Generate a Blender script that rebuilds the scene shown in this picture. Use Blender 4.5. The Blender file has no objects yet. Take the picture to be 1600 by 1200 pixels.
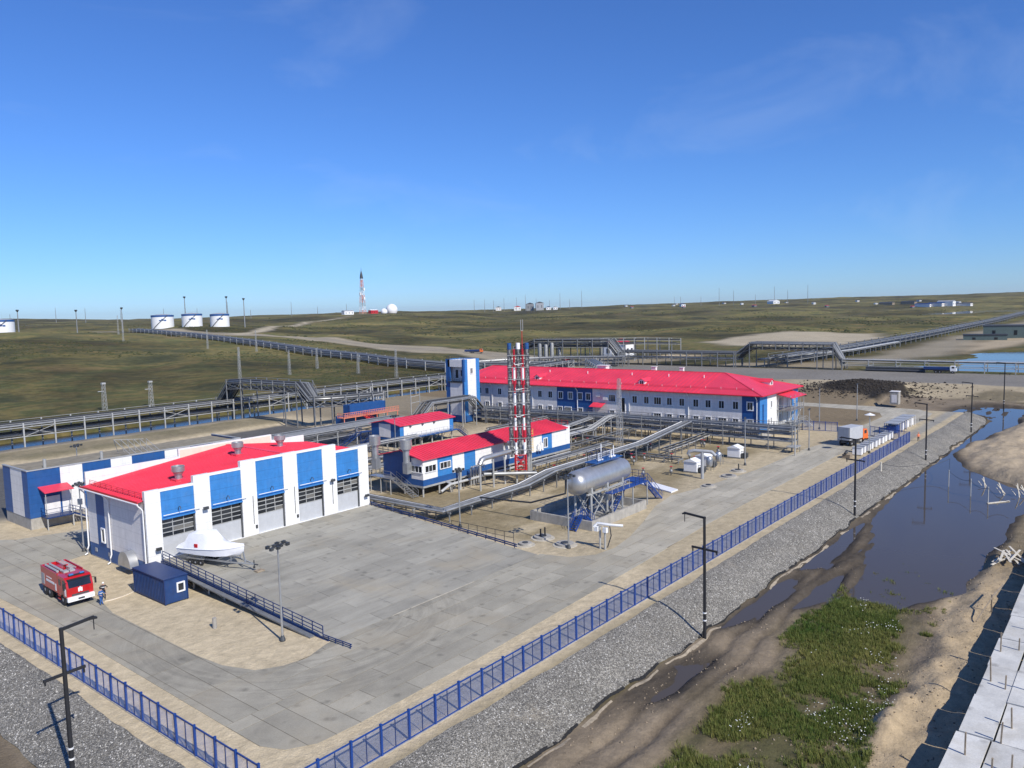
import bpy, math, random
import numpy as np
from mathutils import Vector, Matrix
random.seed(7)
rng = np.random.default_rng(7)
R = math.radians
sc = bpy.context.scene
col = sc.collection

# ------------------------------------------------------------------ camera, sky, sun, exposure
cam_d = bpy.data.cameras.new('camera')
cam = bpy.data.objects.new('camera', cam_d)
col.objects.link(cam)
CAX = Vector((0.633725, 0.088383, -0.768493))
CAY = Vector((-0.773128, 0.039238, -0.633035))
CAZ = CAX.cross(CAY).normalized()
CAY = CAZ.cross(CAX).normalized()
M4 = Matrix((CAX, CAY, CAZ)).to_4x4()
M4.translation = Vector((0, 0, 28.5))
cam.matrix_world = M4
cam_d.sensor_width = 36
cam_d.lens = 27.585
cam_d.clip_start = 0.5
cam_d.clip_end = 30000
sc.camera = cam

SUN_EL, SUN_AZ = 40.0, 76.5          # elevation; direction shadows fall, from +X towards +Y
world = bpy.data.worlds.new('World')
sc.world = world
world.use_nodes = True
wn = world.node_tree.nodes
wl = world.node_tree.links
bg = wn['Background']
sky = wn.new('ShaderNodeTexSky')
sky.sky_type = 'NISHITA'
sky.sun_disc = False
sky.sun_elevation = R(SUN_EL)
sky.sun_rotation = math.pi + R(90 - SUN_AZ)
sky.altitude = 0
sky.air_density = 1.0
sky.dust_density = 0.0
sky.ozone_density = 7.0
hs = wn.new('ShaderNodeMixRGB')          # deep clear-weather blue of the photograph
hs.blend_type = 'MULTIPLY'
hs.inputs[0].default_value = 1
hs.inputs[2].default_value = (0.49, 0.70, 1.04, 1)
wl.new(sky.outputs[0], hs.inputs[1])
# thin cirrus veils, the same all round the sky
tc = wn.new('ShaderNodeTexCoord')
mp = wn.new('ShaderNodeMapping')
mp.inputs['Scale'].default_value = (1.3, 2.6, 6.0)
mp.inputs['Rotation'].default_value = (0.1, 0.25, 0.5)
mp.inputs['Location'].default_value = (8.5, 4.5, 2.0)
nz = wn.new('ShaderNodeTexNoise')
nz.inputs['Scale'].default_value = 1.6
nz.inputs['Detail'].default_value = 9
nz.inputs['Roughness'].default_value = 0.6
nz.inputs['Distortion'].default_value = 0.5
rp = wn.new('ShaderNodeMapRange')
rp.inputs['From Min'].default_value = 0.56
rp.inputs['From Max'].default_value = 0.85
rp.inputs['To Max'].default_value = 0.15
mxc = wn.new('ShaderNodeMixRGB')
mxc.inputs[2].default_value = (5.6, 6.4, 7.6, 1)
wl.new(tc.outputs['Generated'], mp.inputs[0])
wl.new(mp.outputs[0], nz.inputs['Vector'])
wl.new(nz.outputs[0], rp.inputs[0])
wl.new(rp.outputs[0], mxc.inputs[0])
wl.new(hs.outputs[0], mxc.inputs[1])
wl.new(mxc.outputs[0], bg.inputs['Color'])
bg.inputs['Strength'].default_value = 0.106

sun_d = bpy.data.lights.new('sun', 'SUN')
sun_d.energy = 4.1
sun_d.angle = R(0.53)
sun_d.color = (1.0, 0.955, 0.88)
sun = bpy.data.objects.new('sun', sun_d)
col.objects.link(sun)
sdir = Vector((math.cos(R(SUN_AZ)) * math.cos(R(SUN_EL)), math.sin(R(SUN_AZ)) * math.cos(R(SUN_EL)), -math.sin(R(SUN_EL))))
sun.rotation_euler = sdir.to_track_quat('-Z', 'Y').to_euler()
sun.location = (0, -60, 90)

sc.render.engine = 'CYCLES'
sc.view_settings.view_transform = 'Standard'
sc.view_settings.look = 'None'
sc.view_settings.exposure = 0.32
sc.view_settings.gamma = 1.0
sc.view_settings.use_curve_mapping = False

# ------------------------------------------------------------------ materials
def nodes_of(name):
    m = bpy.data.materials.new(name)
    m.use_nodes = True
    return m, m.node_tree.nodes, m.node_tree.links, m.node_tree.nodes['Principled BSDF']

def vmath(n, l, op, a, b=None, val=None):
    q = n.new('ShaderNodeMath'); q.operation = op
    l.new(a, q.inputs[0])
    if b is not None: l.new(b, q.inputs[1])
    elif val is not None: q.inputs[1].default_value = val
    return q.outputs[0]

def noise(n, l, vec, scale, detail=4, rough=0.55, dist=0.0):
    t = n.new('ShaderNodeTexNoise')
    t.inputs['Scale'].default_value = scale
    t.inputs['Detail'].default_value = detail
    t.inputs['Roughness'].default_value = rough
    t.inputs['Distortion'].default_value = dist
    l.new(vec, t.inputs['Vector'])
    return t.outputs[0]

def mrange(n, l, v, a, b, c, d):
    q = n.new('ShaderNodeMapRange')
    for i, x in enumerate((a, b, c, d)): q.inputs[1 + i].default_value = x
    l.new(v, q.inputs[0])
    return q.outputs[0]

def scaled(n, l, vec, s, rot=(0, 0, 0)):
    q = n.new('ShaderNodeMapping'); q.inputs['Scale'].default_value = s; q.inputs['Rotation'].default_value = rot
    l.new(vec, q.inputs[0]); return q.outputs[0]

def pm(name, c, rough=0.6, metal=0.0, var=0.12, scale=1.5, bump=0.0, bscale=20, streak=0.0, rand=0.0, spec=0.5, coat=0.0, wave=None, dirt=None, joints=0.0):
    m, n, l, b = nodes_of(name)
    pos = n.new('ShaderNodeNewGeometry').outputs['Position']
    f = mrange(n, l, noise(n, l, pos, scale, 6), 0.3, 0.7, 1 - var, 1 + var)
    if streak:
        s = noise(n, l, scaled(n, l, pos, (1, 1, 0.12)), 2.2, 5, 0.65)
        f = vmath(n, l, 'MULTIPLY', f, mrange(n, l, s, 0.35, 0.75, 1.0 + streak * .3, 1 - streak))
    if joints:      # dark joint lines between the sandwich panels
        sz = n.new('ShaderNodeSeparateXYZ'); l.new(pos, sz.inputs[0])
        fz = vmath(n, l, 'FRACT', vmath(n, l, 'DIVIDE', sz.outputs[2], val=1.19))
        f = vmath(n, l, 'MULTIPLY', f, mrange(n, l, fz, 0.045, 0.06, joints, 1.0))
    if rand:
        oi = n.new('ShaderNodeObjectInfo')
        f = vmath(n, l, 'MULTIPLY', f, mrange(n, l, oi.outputs['Random'], 0, 1, 1 - rand, 1 + rand))
    mx = n.new('ShaderNodeMixRGB'); mx.blend_type = 'MULTIPLY'; mx.inputs[0].default_value = 1
    mx.inputs[1].default_value = (*c, 1)
    l.new(f, mx.inputs[2])
    out = mx.outputs[0]
    if dirt:
        d = n.new('ShaderNodeMixRGB'); d.inputs[2].default_value = (*dirt[0], 1)
        l.new(out, d.inputs[1])
        l.new(mrange(n, l, noise(n, l, pos, dirt[1], 8, 0.65, 0.4), dirt[2], dirt[3], 0, dirt[4]), d.inputs[0])
        out = d.outputs[0]
    l.new(out, b.inputs['Base Color'])
    b.inputs['Roughness'].default_value = rough
    b.inputs['Metallic'].default_value = metal
    b.inputs['Specular IOR Level'].default_value = spec
    b.inputs['Coat Weight'].default_value = coat
    h = None
    if wave:
        ax, sc_, st = wave
        w = n.new('ShaderNodeTexWave'); w.bands_direction = ax; w.inputs['Scale'].default_value = sc_
        l.new(pos, w.inputs['Vector'])
        h = w.outputs['Fac']; bs = st
    elif bump:
        h = noise(n, l, pos, bscale, 4); bs = bump
    if h is not None:
        bp = n.new('ShaderNodeBump'); bp.inputs['Strength'].default_value = bs; bp.inputs['Distance'].default_value = 0.05
        l.new(h, bp.inputs['Height']); l.new(bp.outputs[0], b.inputs['Normal'])
    return m

M = {}
M['white'] = pm('white_cladding', (0.77, 0.765, 0.74), 0.55, var=0.05, streak=0.12, joints=0.86, dirt=((0.50, 0.46, 0.40), 0.55, 0.52, 0.9, 0.30), wave=('Z', 1.1, 0.04))
M['white2'] = pm('white_paint', (0.8, 0.8, 0.79), 0.45, var=0.05)
M['offwhite'] = pm('cream_membrane', (0.72, 0.62, 0.5), 0.7, var=0.06)
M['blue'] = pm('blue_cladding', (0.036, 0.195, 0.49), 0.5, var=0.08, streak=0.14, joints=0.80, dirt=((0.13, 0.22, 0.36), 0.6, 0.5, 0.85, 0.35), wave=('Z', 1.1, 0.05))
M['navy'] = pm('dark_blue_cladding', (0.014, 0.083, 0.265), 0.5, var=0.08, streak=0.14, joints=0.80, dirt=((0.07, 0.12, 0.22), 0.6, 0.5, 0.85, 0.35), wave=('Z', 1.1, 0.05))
M['bluesteel'] = pm('blue_painted_steel', (0.011, 0.034, 0.125), 0.45, var=0.1)
M['wire'] = pm('fence_wire', (0.20, 0.26, 0.50), 0.5, var=0.1)
M['fence'] = pm('blue_fence_steel', (0.011, 0.052, 0.235), 0.45, var=0.1)
M['red'] = pm('red_roof_sheet', (0.74, 0.046, 0.083), 0.42, var=0.13, scale=0.25, dirt=((0.36, 0.05, 0.06), 0.5, 0.5, 0.85, 0.5), wave=('X', 2.2, 0.25))
M['redy'] = pm('red_roof_sheet_cross', (0.74, 0.046, 0.083), 0.42, var=0.13, scale=0.25, dirt=((0.36, 0.05, 0.06), 0.5, 0.5, 0.85, 0.5), wave=('Y', 2.2, 0.25))
M['deepred'] = pm('deep_red_paint', (0.36, 0.010, 0.022), 0.45, var=0.1)
M['redpaint'] = pm('red_steel_paint', (0.52, 0.02, 0.025), 0.4, var=0.1)
M['greywall'] = pm('pale_grey_cladding', (0.75, 0.72, 0.69), 0.6, var=0.05, streak=0.12, joints=0.86, dirt=((0.48, 0.44, 0.38), 0.55, 0.52, 0.9, 0.30), wave=('Z', 1.1, 0.04))
M['door'] = pm('grey_door_panel', (0.45, 0.46, 0.47), 0.5, var=0.05, streak=0.06, wave=('Z', 1.6, 0.08))
def glass_mat():
    m, n, l, b = nodes_of('window_glass')
    oi = n.new('ShaderNodeObjectInfo').outputs['Random']
    cr = n.new('ShaderNodeValToRGB'); l.new(oi, cr.inputs[0]); cr.color_ramp.interpolation = 'CONSTANT'
    e = cr.color_ramp.elements; e[0].color = (0.014, 0.017, 0.021, 1); e[1].position = 0.82; e[1].color = (0.16, 0.155, 0.14, 1)
    k = e.new(0.45); k.color = (0.030, 0.034, 0.038, 1)
    l.new(cr.outputs[0], b.inputs['Base Color']); b.inputs['Roughness'].default_value = 0.07
    return m
M['glass'] = glass_mat()
M['roofgravel'] = pm('gravelled_roof', (0.24, 0.21, 0.15), 0.95, var=0.25, scale=0.8, bump=0.4)
M['autoglass'] = pm('vehicle_glass', (0.018, 0.022, 0.028), 0.06, var=0.3, scale=0.5, spec=0.6)
M['conc'] = pm('foundation_concrete', (0.36, 0.34, 0.30), 0.85, var=0.15, bump=0.3, streak=0.2)
M['galv'] = pm('galvanised_steel', (0.50, 0.51, 0.51), 0.42, 0.75, var=0.14, scale=1.2)
M['pipe'] = pm('lagged_pipe_steel', (0.29, 0.295, 0.29), 0.45, 0.45, var=0.22, scale=0.6, rand=0.25)
M['steel'] = pm('grey_steel', (0.235, 0.24, 0.24), 0.55, 0.3, var=0.18, scale=1.2, rand=0.15)
M['dsteel'] = pm('dark_steel', (0.062, 0.066, 0.07), 0.55, 0.3, var=0.25, rand=0.3)
M['lsteel'] = pm('pale_steel', (0.44, 0.44, 0.42), 0.5, 0.25, var=0.12, rand=0.1)
M['stain'] = pm('stainless_shell', (0.50, 0.495, 0.48), 0.36, 0.7, var=0.12, scale=0.9)
M['black'] = pm('black_pole_paint', (0.018, 0.018, 0.02), 0.6, var=0.2)
M['cabin'] = pm('cabin_blue_paint', (0.012, 0.045, 0.15), 0.5, var=0.15, streak=0.15, dirt=((0.10, 0.10, 0.10), 0.9, 0.5, 0.8, 0.35))
M['rubber'] = pm('tyre_rubber', (0.022, 0.022, 0.023), 0.8, var=0.2)
M['fire'] = pm('fire_engine_red', (0.46, 0.009, 0.013), 0.28, var=0.05, coat=0.4, dirt=((0.2, 0.12, 0.09), 1.2, 0.55, 0.8, 0.35))
M['orange'] = pm('orange_paint', (0.75, 0.16, 0.03), 0.4, var=0.08)
M['salmon'] = pm('orange_steel', (0.72, 0.25, 0.15), 0.5, var=0.15)
M['yellow'] = pm('yellow_paint', (0.75, 0.5, 0.12), 0.5)
M['shrink'] = pm('white_wrap_film', (0.82, 0.82, 0.84), 0.3, var=0.04, bump=0.5, bscale=2.5)
M['grey'] = pm('grey_paint', (0.34, 0.35, 0.36), 0.5, var=0.08)
M['lampglass'] = pm('lamp_glass', (0.7, 0.7, 0.68), 0.15)
M['wood'] = pm('weathered_timber', (0.30, 0.24, 0.17), 0.85, var=0.3, scale=4)
M['soil'] = pm('dark_peat', (0.030, 0.024, 0.018), 0.95, var=0.4, scale=0.8, bump=0.8, bscale=2)
M['skin'] = pm('skin', (0.5, 0.3, 0.22), 0.6)
M['clothblue'] = pm('blue_overalls', (0.03, 0.11, 0.32), 0.8)
M['clothdark'] = pm('dark_workwear', (0.02, 0.022, 0.03), 0.85)
M['reflect'] = pm('reflective_tape', (0.8, 0.8, 0.78), 0.35)
M['hivis'] = pm('orange_vest', (0.8, 0.22, 0.10), 0.8)
M['geo'] = pm('black_geotextile', (0.012, 0.012, 0.012), 0.9)
M['crust2'] = pm('cement_apron', (0.44, 0.40, 0.32), 0.9, var=0.2, scale=2)
M['crust'] = pm('pale_sand_crust_wet', (0.30, 0.25, 0.18), 0.9, var=0.35, scale=2)
M['sandbag'] = pm('pale_sand_crust', (0.60, 0.55, 0.45), 0.9, var=0.2)
M['greenbld'] = pm('green_grey_cladding', (0.10, 0.14, 0.13), 0.6)
M['hose'] = pm('canvas_hose', (0.66, 0.58, 0.46), 0.8)

def concrete_slab_mat(name, c, streak_dir, arcs=False):
    m, n, l, b = nodes_of(name)
    pos = n.new('ShaderNodeNewGeometry').outputs['Position']
    oi = n.new('ShaderNodeObjectInfo').outputs['Random']
    f = mrange(n, l, noise(n, l, pos, 0.16, 7, 0.6, 0.5), 0.3, 0.7, 0.88, 1.10)
    f = vmath(n, l, 'MULTIPLY', f, mrange(n, l, oi, 0, 1, 0.90, 1.10))
    st = noise(n, l, scaled(n, l, pos, streak_dir), 1.0, 6, 0.6, 0.3)
    f = vmath(n, l, 'MULTIPLY', f, mrange(n, l, st, 0.42, 0.74, 1.04, 0.76))
    f = vmath(n, l, 'MULTIPLY', f, mrange(n, l, noise(n, l, pos, 9, 5), 0.3, 0.7, 0.90, 1.08))
    if arcs:
        # rubber marks left by vehicles turning in the corner of the yard
        sp = n.new('ShaderNodeSeparateXYZ'); l.new(pos, sp.inputs[0])
        cb = n.new('ShaderNodeCombineXYZ')
        dx = vmath(n, l, 'SUBTRACT', sp.outputs[0], val=42.5); dy = vmath(n, l, 'SUBTRACT', sp.outputs[1], val=61.5)
        rr = vmath(n, l, 'SQRT', vmath(n, l, 'ADD', vmath(n, l, 'MULTIPLY', dx, dx), vmath(n, l, 'MULTIPLY', dy, dy)))
        l.new(rr, cb.inputs[0])
        an = vmath(n, l, 'ARCTAN2', dy, dx); l.new(vmath(n, l, 'MULTIPLY', an, val=0.9), cb.inputs[1])
        ring = noise(n, l, cb.outputs[0], 1.5, 6, 0.7)
        rad = vmath(n, l, 'MULTIPLY', mrange(n, l, rr, 7, 9.5, 0, 1), mrange(n, l, rr, 14, 17.5, 1, 0))
        amt = vmath(n, l, 'MULTIPLY', rad, mrange(n, l, ring, 0.40, 0.66, 0, 0.26))
        f = vmath(n, l, 'MULTIPLY', f, vmath(n, l, 'SUBTRACT', n.new('ShaderNodeValue').outputs[0], amt))
        for q in n:
            if q.type == 'VALUE': q.outputs[0].default_value = 1.0
    mx = n.new('ShaderNodeMixRGB'); mx.blend_type = 'MULTIPLY'; mx.inputs[0].default_value = 1
    mx.inputs[1].default_value = (*c, 1); l.new(f, mx.inputs[2])
    # oil spots
    vo = n.new('ShaderNodeTexVoronoi'); vo.inputs['Scale'].default_value = 0.55; l.new(pos, vo.inputs['Vector'])
    sp_ = mrange(n, l, vmath(n, l, 'ADD', vo.outputs['Distance'], mrange(n, l, noise(n, l, pos, 3, 4), 0, 1, -.12, .12)), 0.05, 0.22, 0.55, 1.0)
    om = n.new('ShaderNodeMixRGB'); om.blend_type = 'MULTIPLY'; om.inputs[0].default_value = 0.75; l.new(mx.outputs[0], om.inputs[1]); l.new(sp_, om.inputs[2]); mx = om
    # wind-blown sand lying on the slabs
    sd = n.new('ShaderNodeMixRGB'); sd.inputs[2].default_value = (0.36, 0.31, 0.22, 1)
    l.new(mx.outputs[0], sd.inputs[1])
    l.new(mrange(n, l, noise(n, l, pos, 0.11, 8, 0.6, 0.8), 0.52, 0.72, 0, 0.6), sd.inputs[0])
    l.new(sd.outputs[0], b.inputs['Base Color'])
    b.inputs['Roughness'].default_value = 0.9
    bp = n.new('ShaderNodeBump'); bp.inputs['Strength'].default_value = 0.25; bp.inputs['Distance'].default_value = 0.03
    l.new(noise(n, l, pos, 14, 5), bp.inputs['Height']); l.new(bp.outputs[0], b.inputs['Normal'])
    return m
M['slab_x'] = concrete_slab_mat('pad_slab_concrete', (0.315, 0.297, 0.245), (0.16, 0.9, 1))
M['slab_y'] = concrete_slab_mat('road_slab_concrete', (0.345, 0.318, 0.25), (0.25, 0.35, 1), True)
M['slab_dusty'] = concrete_slab_mat('dusty_road_concrete', (0.40, 0.365, 0.285), (0.12, 0.7, 1))
M['slab_pale'] = concrete_slab_mat('new_slab_concrete', (0.56, 0.55, 0.51), (0.5, 0.5, 1))
M['joint'] = pm('joint_fill', (0.185, 0.165, 0.125), 0.95, var=0.2, scale=6)

def gravel_mat():
    m, n, l, b = nodes_of('crushed_gravel')
    pos = n.new('ShaderNodeNewGeometry').outputs['Position']
    v = n.new('ShaderNodeTexVoronoi'); v.inputs['Scale'].default_value = 12.0; l.new(pos, v.inputs['Vector'])
    sep = n.new('ShaderNodeSeparateColor'); l.new(v.outputs['Color'], sep.inputs[0])
    f = mrange(n, l, vmath(n, l, 'POWER', sep.outputs[0], val=1.6), 0, 1, 0.45, 1.8)
    f = vmath(n, l, 'MULTIPLY', f, mrange(n, l, noise(n, l, pos, 0.35, 6), 0.3, 0.7, 0.8, 1.2))
    mx = n.new('ShaderNodeMixRGB'); mx.blend_type = 'MULTIPLY'; mx.inputs[0].default_value = 1
    mx.inputs[1].default_value = (0.215, 0.20, 0.168, 1); l.new(f, mx.inputs[2])
    sd = n.new('ShaderNodeMixRGB'); sd.inputs[2].default_value = (0.33, 0.28, 0.2, 1); l.new(mx.outputs[0], sd.inputs[1])
    l.new(mrange(n, l, noise(n, l, pos, 0.22, 8, 0.65), 0.60, 0.78, 0, 0.7), sd.inputs[0])
    l.new(sd.outputs[0], b.inputs['Base Color']); b.inputs['Roughness'].default_value = 0.9
    bp = n.new('ShaderNodeBump'); bp.inputs['Strength'].default_value = 0.9; bp.inputs['Distance'].default_value = 0.08
    l.new(v.outputs['Distance'], bp.inputs['Height']); bp.invert = True
    l.new(bp.outputs[0], b.inputs['Normal'])
    return m
M['gravel'] = gravel_mat()

def stone_mat():
    m, n, l, b = nodes_of('loose_stone')
    at = n.new('ShaderNodeAttribute'); at.attribute_name = 'tone'
    mx = n.new('ShaderNodeMixRGB'); mx.inputs[1].default_value = (0.115, 0.108, 0.095, 1); mx.inputs[2].default_value = (0.56, 0.54, 0.49, 1)
    l.new(at.outputs['Fac'], mx.inputs[0]); l.new(mx.outputs[0], b.inputs['Base Color']); b.inputs['Roughness'].default_value = 0.9
    return m
M['stone'] = stone_mat()
M['clod'] = pm('dry_clod', (0.26, 0.205, 0.14), 0.95, var=0.35, scale=3)

def ground_mat():
    m, n, l, b = nodes_of('ground_surface')
    pos = n.new('ShaderNodeNewGeometry').outputs['Position']
    at = n.new('ShaderNodeAttribute'); at.attribute_name = 'Col'
    ag = n.new('ShaderNodeAttribute'); ag.attribute_name = 'veg'
    f = mrange(n, l, noise(n, l, pos, 0.9, 8, 0.65, 0.3), 0.3, 0.7, 0.80, 1.2)
    f = vmath(n, l, 'MULTIPLY', f, mrange(n, l, noise(n, l, pos, 0.05, 6, 0.6), 0.3, 0.7, 0.88, 1.12))
    f = vmath(n, l, 'MULTIPLY', f, mrange(n, l, noise(n, l, pos, 7, 5, 0.7), 0.3, 0.7, 0.86, 1.14))
    mx = n.new('ShaderNodeMixRGB'); mx.blend_type = 'MULTIPLY'; mx.inputs[0].default_value = 1
    l.new(at.outputs['Color'], mx.inputs[1]); l.new(f, mx.inputs[2])
    # tundra: patches of moss, rusty sedge and dwarf willow
    v1 = noise(n, l, pos, 0.018, 8, 0.62, 0.6)
    cr = n.new('ShaderNodeValToRGB'); l.new(v1, cr.inputs[0])
    e = cr.color_ramp.elements
    e[0].position = 0.30; e[0].color = (0.050, 0.056, 0.022, 1)
    e[1].position = 0.72; e[1].color = (0.235, 0.17, 0.078, 1)
    for p_, c_ in ((0.42, (0.098, 0.093, 0.036, 1)), (0.49, (0.175, 0.140, 0.048, 1)), (0.54, (0.095, 0.102, 0.034, 1)), (0.62, (0.195, 0.150, 0.055, 1))):
        k = e.new(p_); k.color = c_
    v2 = mrange(n, l, noise(n, l, pos, 0.25, 8, 0.7, 0.4), 0.3, 0.7, 0.58, 1.35)
    v3 = mrange(n, l, noise(n, l, pos, 0.0045, 7, 0.62, 0.8), 0.39, 0.61, 0.46, 1.32)
    v2 = vmath(n, l, 'MULTIPLY', v2, v3)
    mv = n.new('ShaderNodeMixRGB'); mv.blend_type = 'MULTIPLY'; mv.inputs[0].default_value = 1
    l.new(cr.outputs[0], mv.inputs[1]); l.new(v2, mv.inputs[2])
    mm = n.new('ShaderNodeMixRGB'); l.new(ag.outputs['Fac'], mm.inputs[0]); l.new(mx.outputs[0], mm.inputs[1]); l.new(mv.outputs[0], mm.inputs[2])
    l.new(mm.outputs[0], b.inputs['Base Color'])
    b.inputs['Roughness'].default_value = 0.95; b.inputs['Specular IOR Level'].default_value = 0.15
    bp = n.new('ShaderNodeBump'); bp.inputs['Strength'].default_value = 0.7; bp.inputs['Distance'].default_value = 0.3
    l.new(noise(n, l, pos, 1.3, 9, 0.7), bp.inputs['Height']); l.new(bp.outputs[0], b.inputs['Normal'])
    return m
M['ground'] = ground_mat()

def water_mat(name, c, bs=0.06):
    m, n, l, b = nodes_of(name)
    pos = n.new('ShaderNodeNewGeometry').outputs['Position']
    b.inputs['Base Color'].default_value = (*c, 1)
    b.inputs['Roughness'].default_value = 0.04
    b.inputs['IOR'].default_value = 1.33
    b.inputs['Specular IOR Level'].default_value = 0.34
    bp = n.new('ShaderNodeBump'); bp.inputs['Strength'].default_value = bs; bp.inputs['Distance'].default_value = 0.05
    l.new(noise(n, l, pos, 1.2, 4), bp.inputs['Height']); l.new(bp.outputs[0], b.inputs['Normal'])
    return m
M['water'] = water_mat('still_peaty_water', (0.078, 0.066, 0.055))
M['channel'] = water_mat('wind_ruffled_water', (0.020, 0.020, 0.022), 0.9)
M['channel'].node_tree.nodes['Principled BSDF'].inputs['Specular IOR Level'].default_value = 0.14
def leaf_mat(name, c1, c2):
    m, n, l, b = nodes_of(name)
    at = n.new('ShaderNodeAttribute'); at.attribute_name = 'tone'
    mx = n.new('ShaderNodeMixRGB'); mx.inputs[1].default_value = (*c1, 1); mx.inputs[2].default_value = (*c2, 1)
    l.new(at.outputs['Fac'], mx.inputs[0]); l.new(mx.outputs[0], b.inputs['Base Color'])
    b.inputs['Roughness'].default_value = 0.7; b.inputs['Specular IOR Level'].default_value = 0.2
    return m
M['sedge'] = leaf_mat('green_sedge', (0.050, 0.105, 0.016), (0.20, 0.19, 0.055))
M['scrub'] = leaf_mat('willow_leaf', (0.030, 0.040, 0.014), (0.085, 0.082, 0.030))
M['cotton'] = pm('cotton_grass', (0.75, 0.74, 0.68), 0.9)

# ------------------------------------------------------------------ mesh helpers
class MB:
    def __init__(s): s.v = []; s.f = []
    def add(s, vs, fs):
        o = len(s.v); s.v += [tuple(p) for p in vs]; s.f += [tuple(i + o for i in f) for f in fs]; return s
    def box(s, x0, x1, y0, y1, z0, z1):
        return s.add([(x0, y0, z0), (x1, y0, z0), (x1, y1, z0), (x0, y1, z0), (x0, y0, z1), (x1, y0, z1), (x1, y1, z1), (x0, y1, z1)],
                     [(0, 3, 2, 1), (4, 5, 6, 7), (0, 1, 5, 4), (1, 2, 6, 5), (2, 3, 7, 6), (3, 0, 4, 7)])
    def hexa(s, b, t):
        return s.add(list(b) + list(t), [(3, 2, 1, 0), (4, 5, 6, 7), (0, 1, 5, 4), (1, 2, 6, 5), (2, 3, 7, 6), (3, 0, 4, 7)])
    def bar(s, p, q, w=0.06, h=None):
        h = h or w; p = Vector(p); q = Vector(q); d = q - p
        if d.length < 1e-6: return s
        d.normalize()
        up = Vector((0, 0, 1)) if abs(d.z) < 0.95 else Vector((0, 1, 0))
        a = d.cross(up).normalized() * (w / 2); b = a.cross(d).normalized() * (h / 2)
        c = [(-a - b), (a - b), (a + b), (-a + b)]
        return s.add([p + k for k in c] + [q + k for k in c], [(0, 1, 2, 3), (7, 6, 5, 4), (0, 4, 5, 1), (1, 5, 6, 2), (2, 6, 7, 3), (3, 7, 4, 0)])
    def tube(s, p, q, r, r2=None, n=10, cap=True):
        r2 = r if r2 is None else r2; p = Vector(p); q = Vector(q); d = (q - p).normalized()
        up = Vector((0, 0, 1)) if abs(d.z) < 0.95 else Vector((1, 0, 0))
        a = d.cross(up).normalized(); b = a.cross(d)
        vs = []
        for c, rr in ((p, r), (q, r2)):
            for i in range(n):
                t = 2 * math.pi * i / n; vs.append(c + (a * math.cos(t) + b * math.sin(t)) * rr)
        fs = [(i, i + n, (i + 1) % n + n, (i + 1) % n) for i in range(n)]
        if cap: fs += [tuple(range(n)), tuple(range(2 * n - 1, n - 1, -1))]
        return s.add(vs, fs)
    def path(s, pts, r, n=8):
        pts = [Vector(p) for p in pts]; rings = []
        for i, p in enumerate(pts):
            d = (pts[min(i + 1, len(pts) - 1)] - pts[max(i - 1, 0)]).normalized()
            d0 = (p - pts[i - 1]).normalized() if i else d
            up = Vector((0, 0, 1)) if abs(d.z) < 0.95 else Vector((1, 0, 0))
            a = d.cross(up).normalized(); b = a.cross(d)
            k = 1 / max(0.5, d.dot(d0))
            rings.append([p + (a * math.cos(2 * math.pi * j / n) * k + b * math.sin(2 * math.pi * j / n)) * r for j in range(n)])
        vs = [v for rg in rings for v in rg]; fs = []
        for i in range(len(pts) - 1):
            for j in range(n): fs.append((i * n + j, (i + 1) * n + j, (i + 1) * n + (j + 1) % n, i * n + (j + 1) % n))
        fs += [tuple(range(n)), tuple(range(len(vs) - 1, len(vs) - n - 1, -1))]
        return s.add(vs, fs)
    def lathe(s, c, prof, n=20, axis='Z'):
        vs = []
        for r, h in prof:
            for i in range(n):
                t = 2 * math.pi * i / n; x, y = r * math.cos(t), r * math.sin(t)
                p = (x, y, h) if axis == 'Z' else ((h, x, y) if axis == 'X' else (x, h, y))
                vs.append((c[0] + p[0], c[1] + p[1], c[2] + p[2]))
        fs = []
        for k in range(len(prof) - 1):
            for i in range(n): fs.append((k * n + i, k * n + (i + 1) % n, (k + 1) * n + (i + 1) % n, (k + 1) * n + i))
        fs += [tuple(range(n - 1, -1, -1)), tuple(range((len(prof) - 1) * n, len(prof) * n))]
        if axis == 'Y': fs = [f[::-1] for f in fs]
        return s.add(vs, fs)
    def prism(s, poly, z0, z1):
        n = len(poly)
        return s.add([(x, y, z0) for x, y in poly] + [(x, y, z1) for x, y in poly],
                     [tuple(range(n - 1, -1, -1)), tuple(range(n, 2 * n))] + [(i, (i + 1) % n, (i + 1) % n + n, i + n) for i in range(n)])
    def extrude(s, poly, axis, a, b):
        """poly in the plane across axis, pushed from a to b along it"""
        n = len(poly)
        if axis == 'X': f = lambda u, v, w: (w, u, v)
        elif axis == 'Y': f = lambda u, v, w: (u, w, v)
        else: f = lambda u, v, w: (u, v, w)
        return s.add([f(u, v, a) for u, v in poly] + [f(u, v, b) for u, v in poly],
                     [tuple(range(n - 1, -1, -1)), tuple(range(n, 2 * n))] + [(i, (i + 1) % n, (i + 1) % n + n, i + n) for i in range(n)])
    def mesh(s, name, mat, off=(0, 0, 0), smooth=False):
        me = bpy.data.meshes.new(name)
        o = Vector(off)
        me.from_pydata([Vector(p) - o for p in s.v], [], s.f)
        if mat is not None: me.materials.append(M[mat] if isinstance(mat, str) else mat)
        import bmesh as _b
        bm = _b.new(); bm.from_mesh(me); _b.ops.recalc_face_normals(bm, faces=bm.faces); bm.to_mesh(me); bm.free()
        if smooth:
            for p in me.polygons: p.use_smooth = True
            me.set_sharp_from_angle(angle=R(40))
        return me

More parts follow.
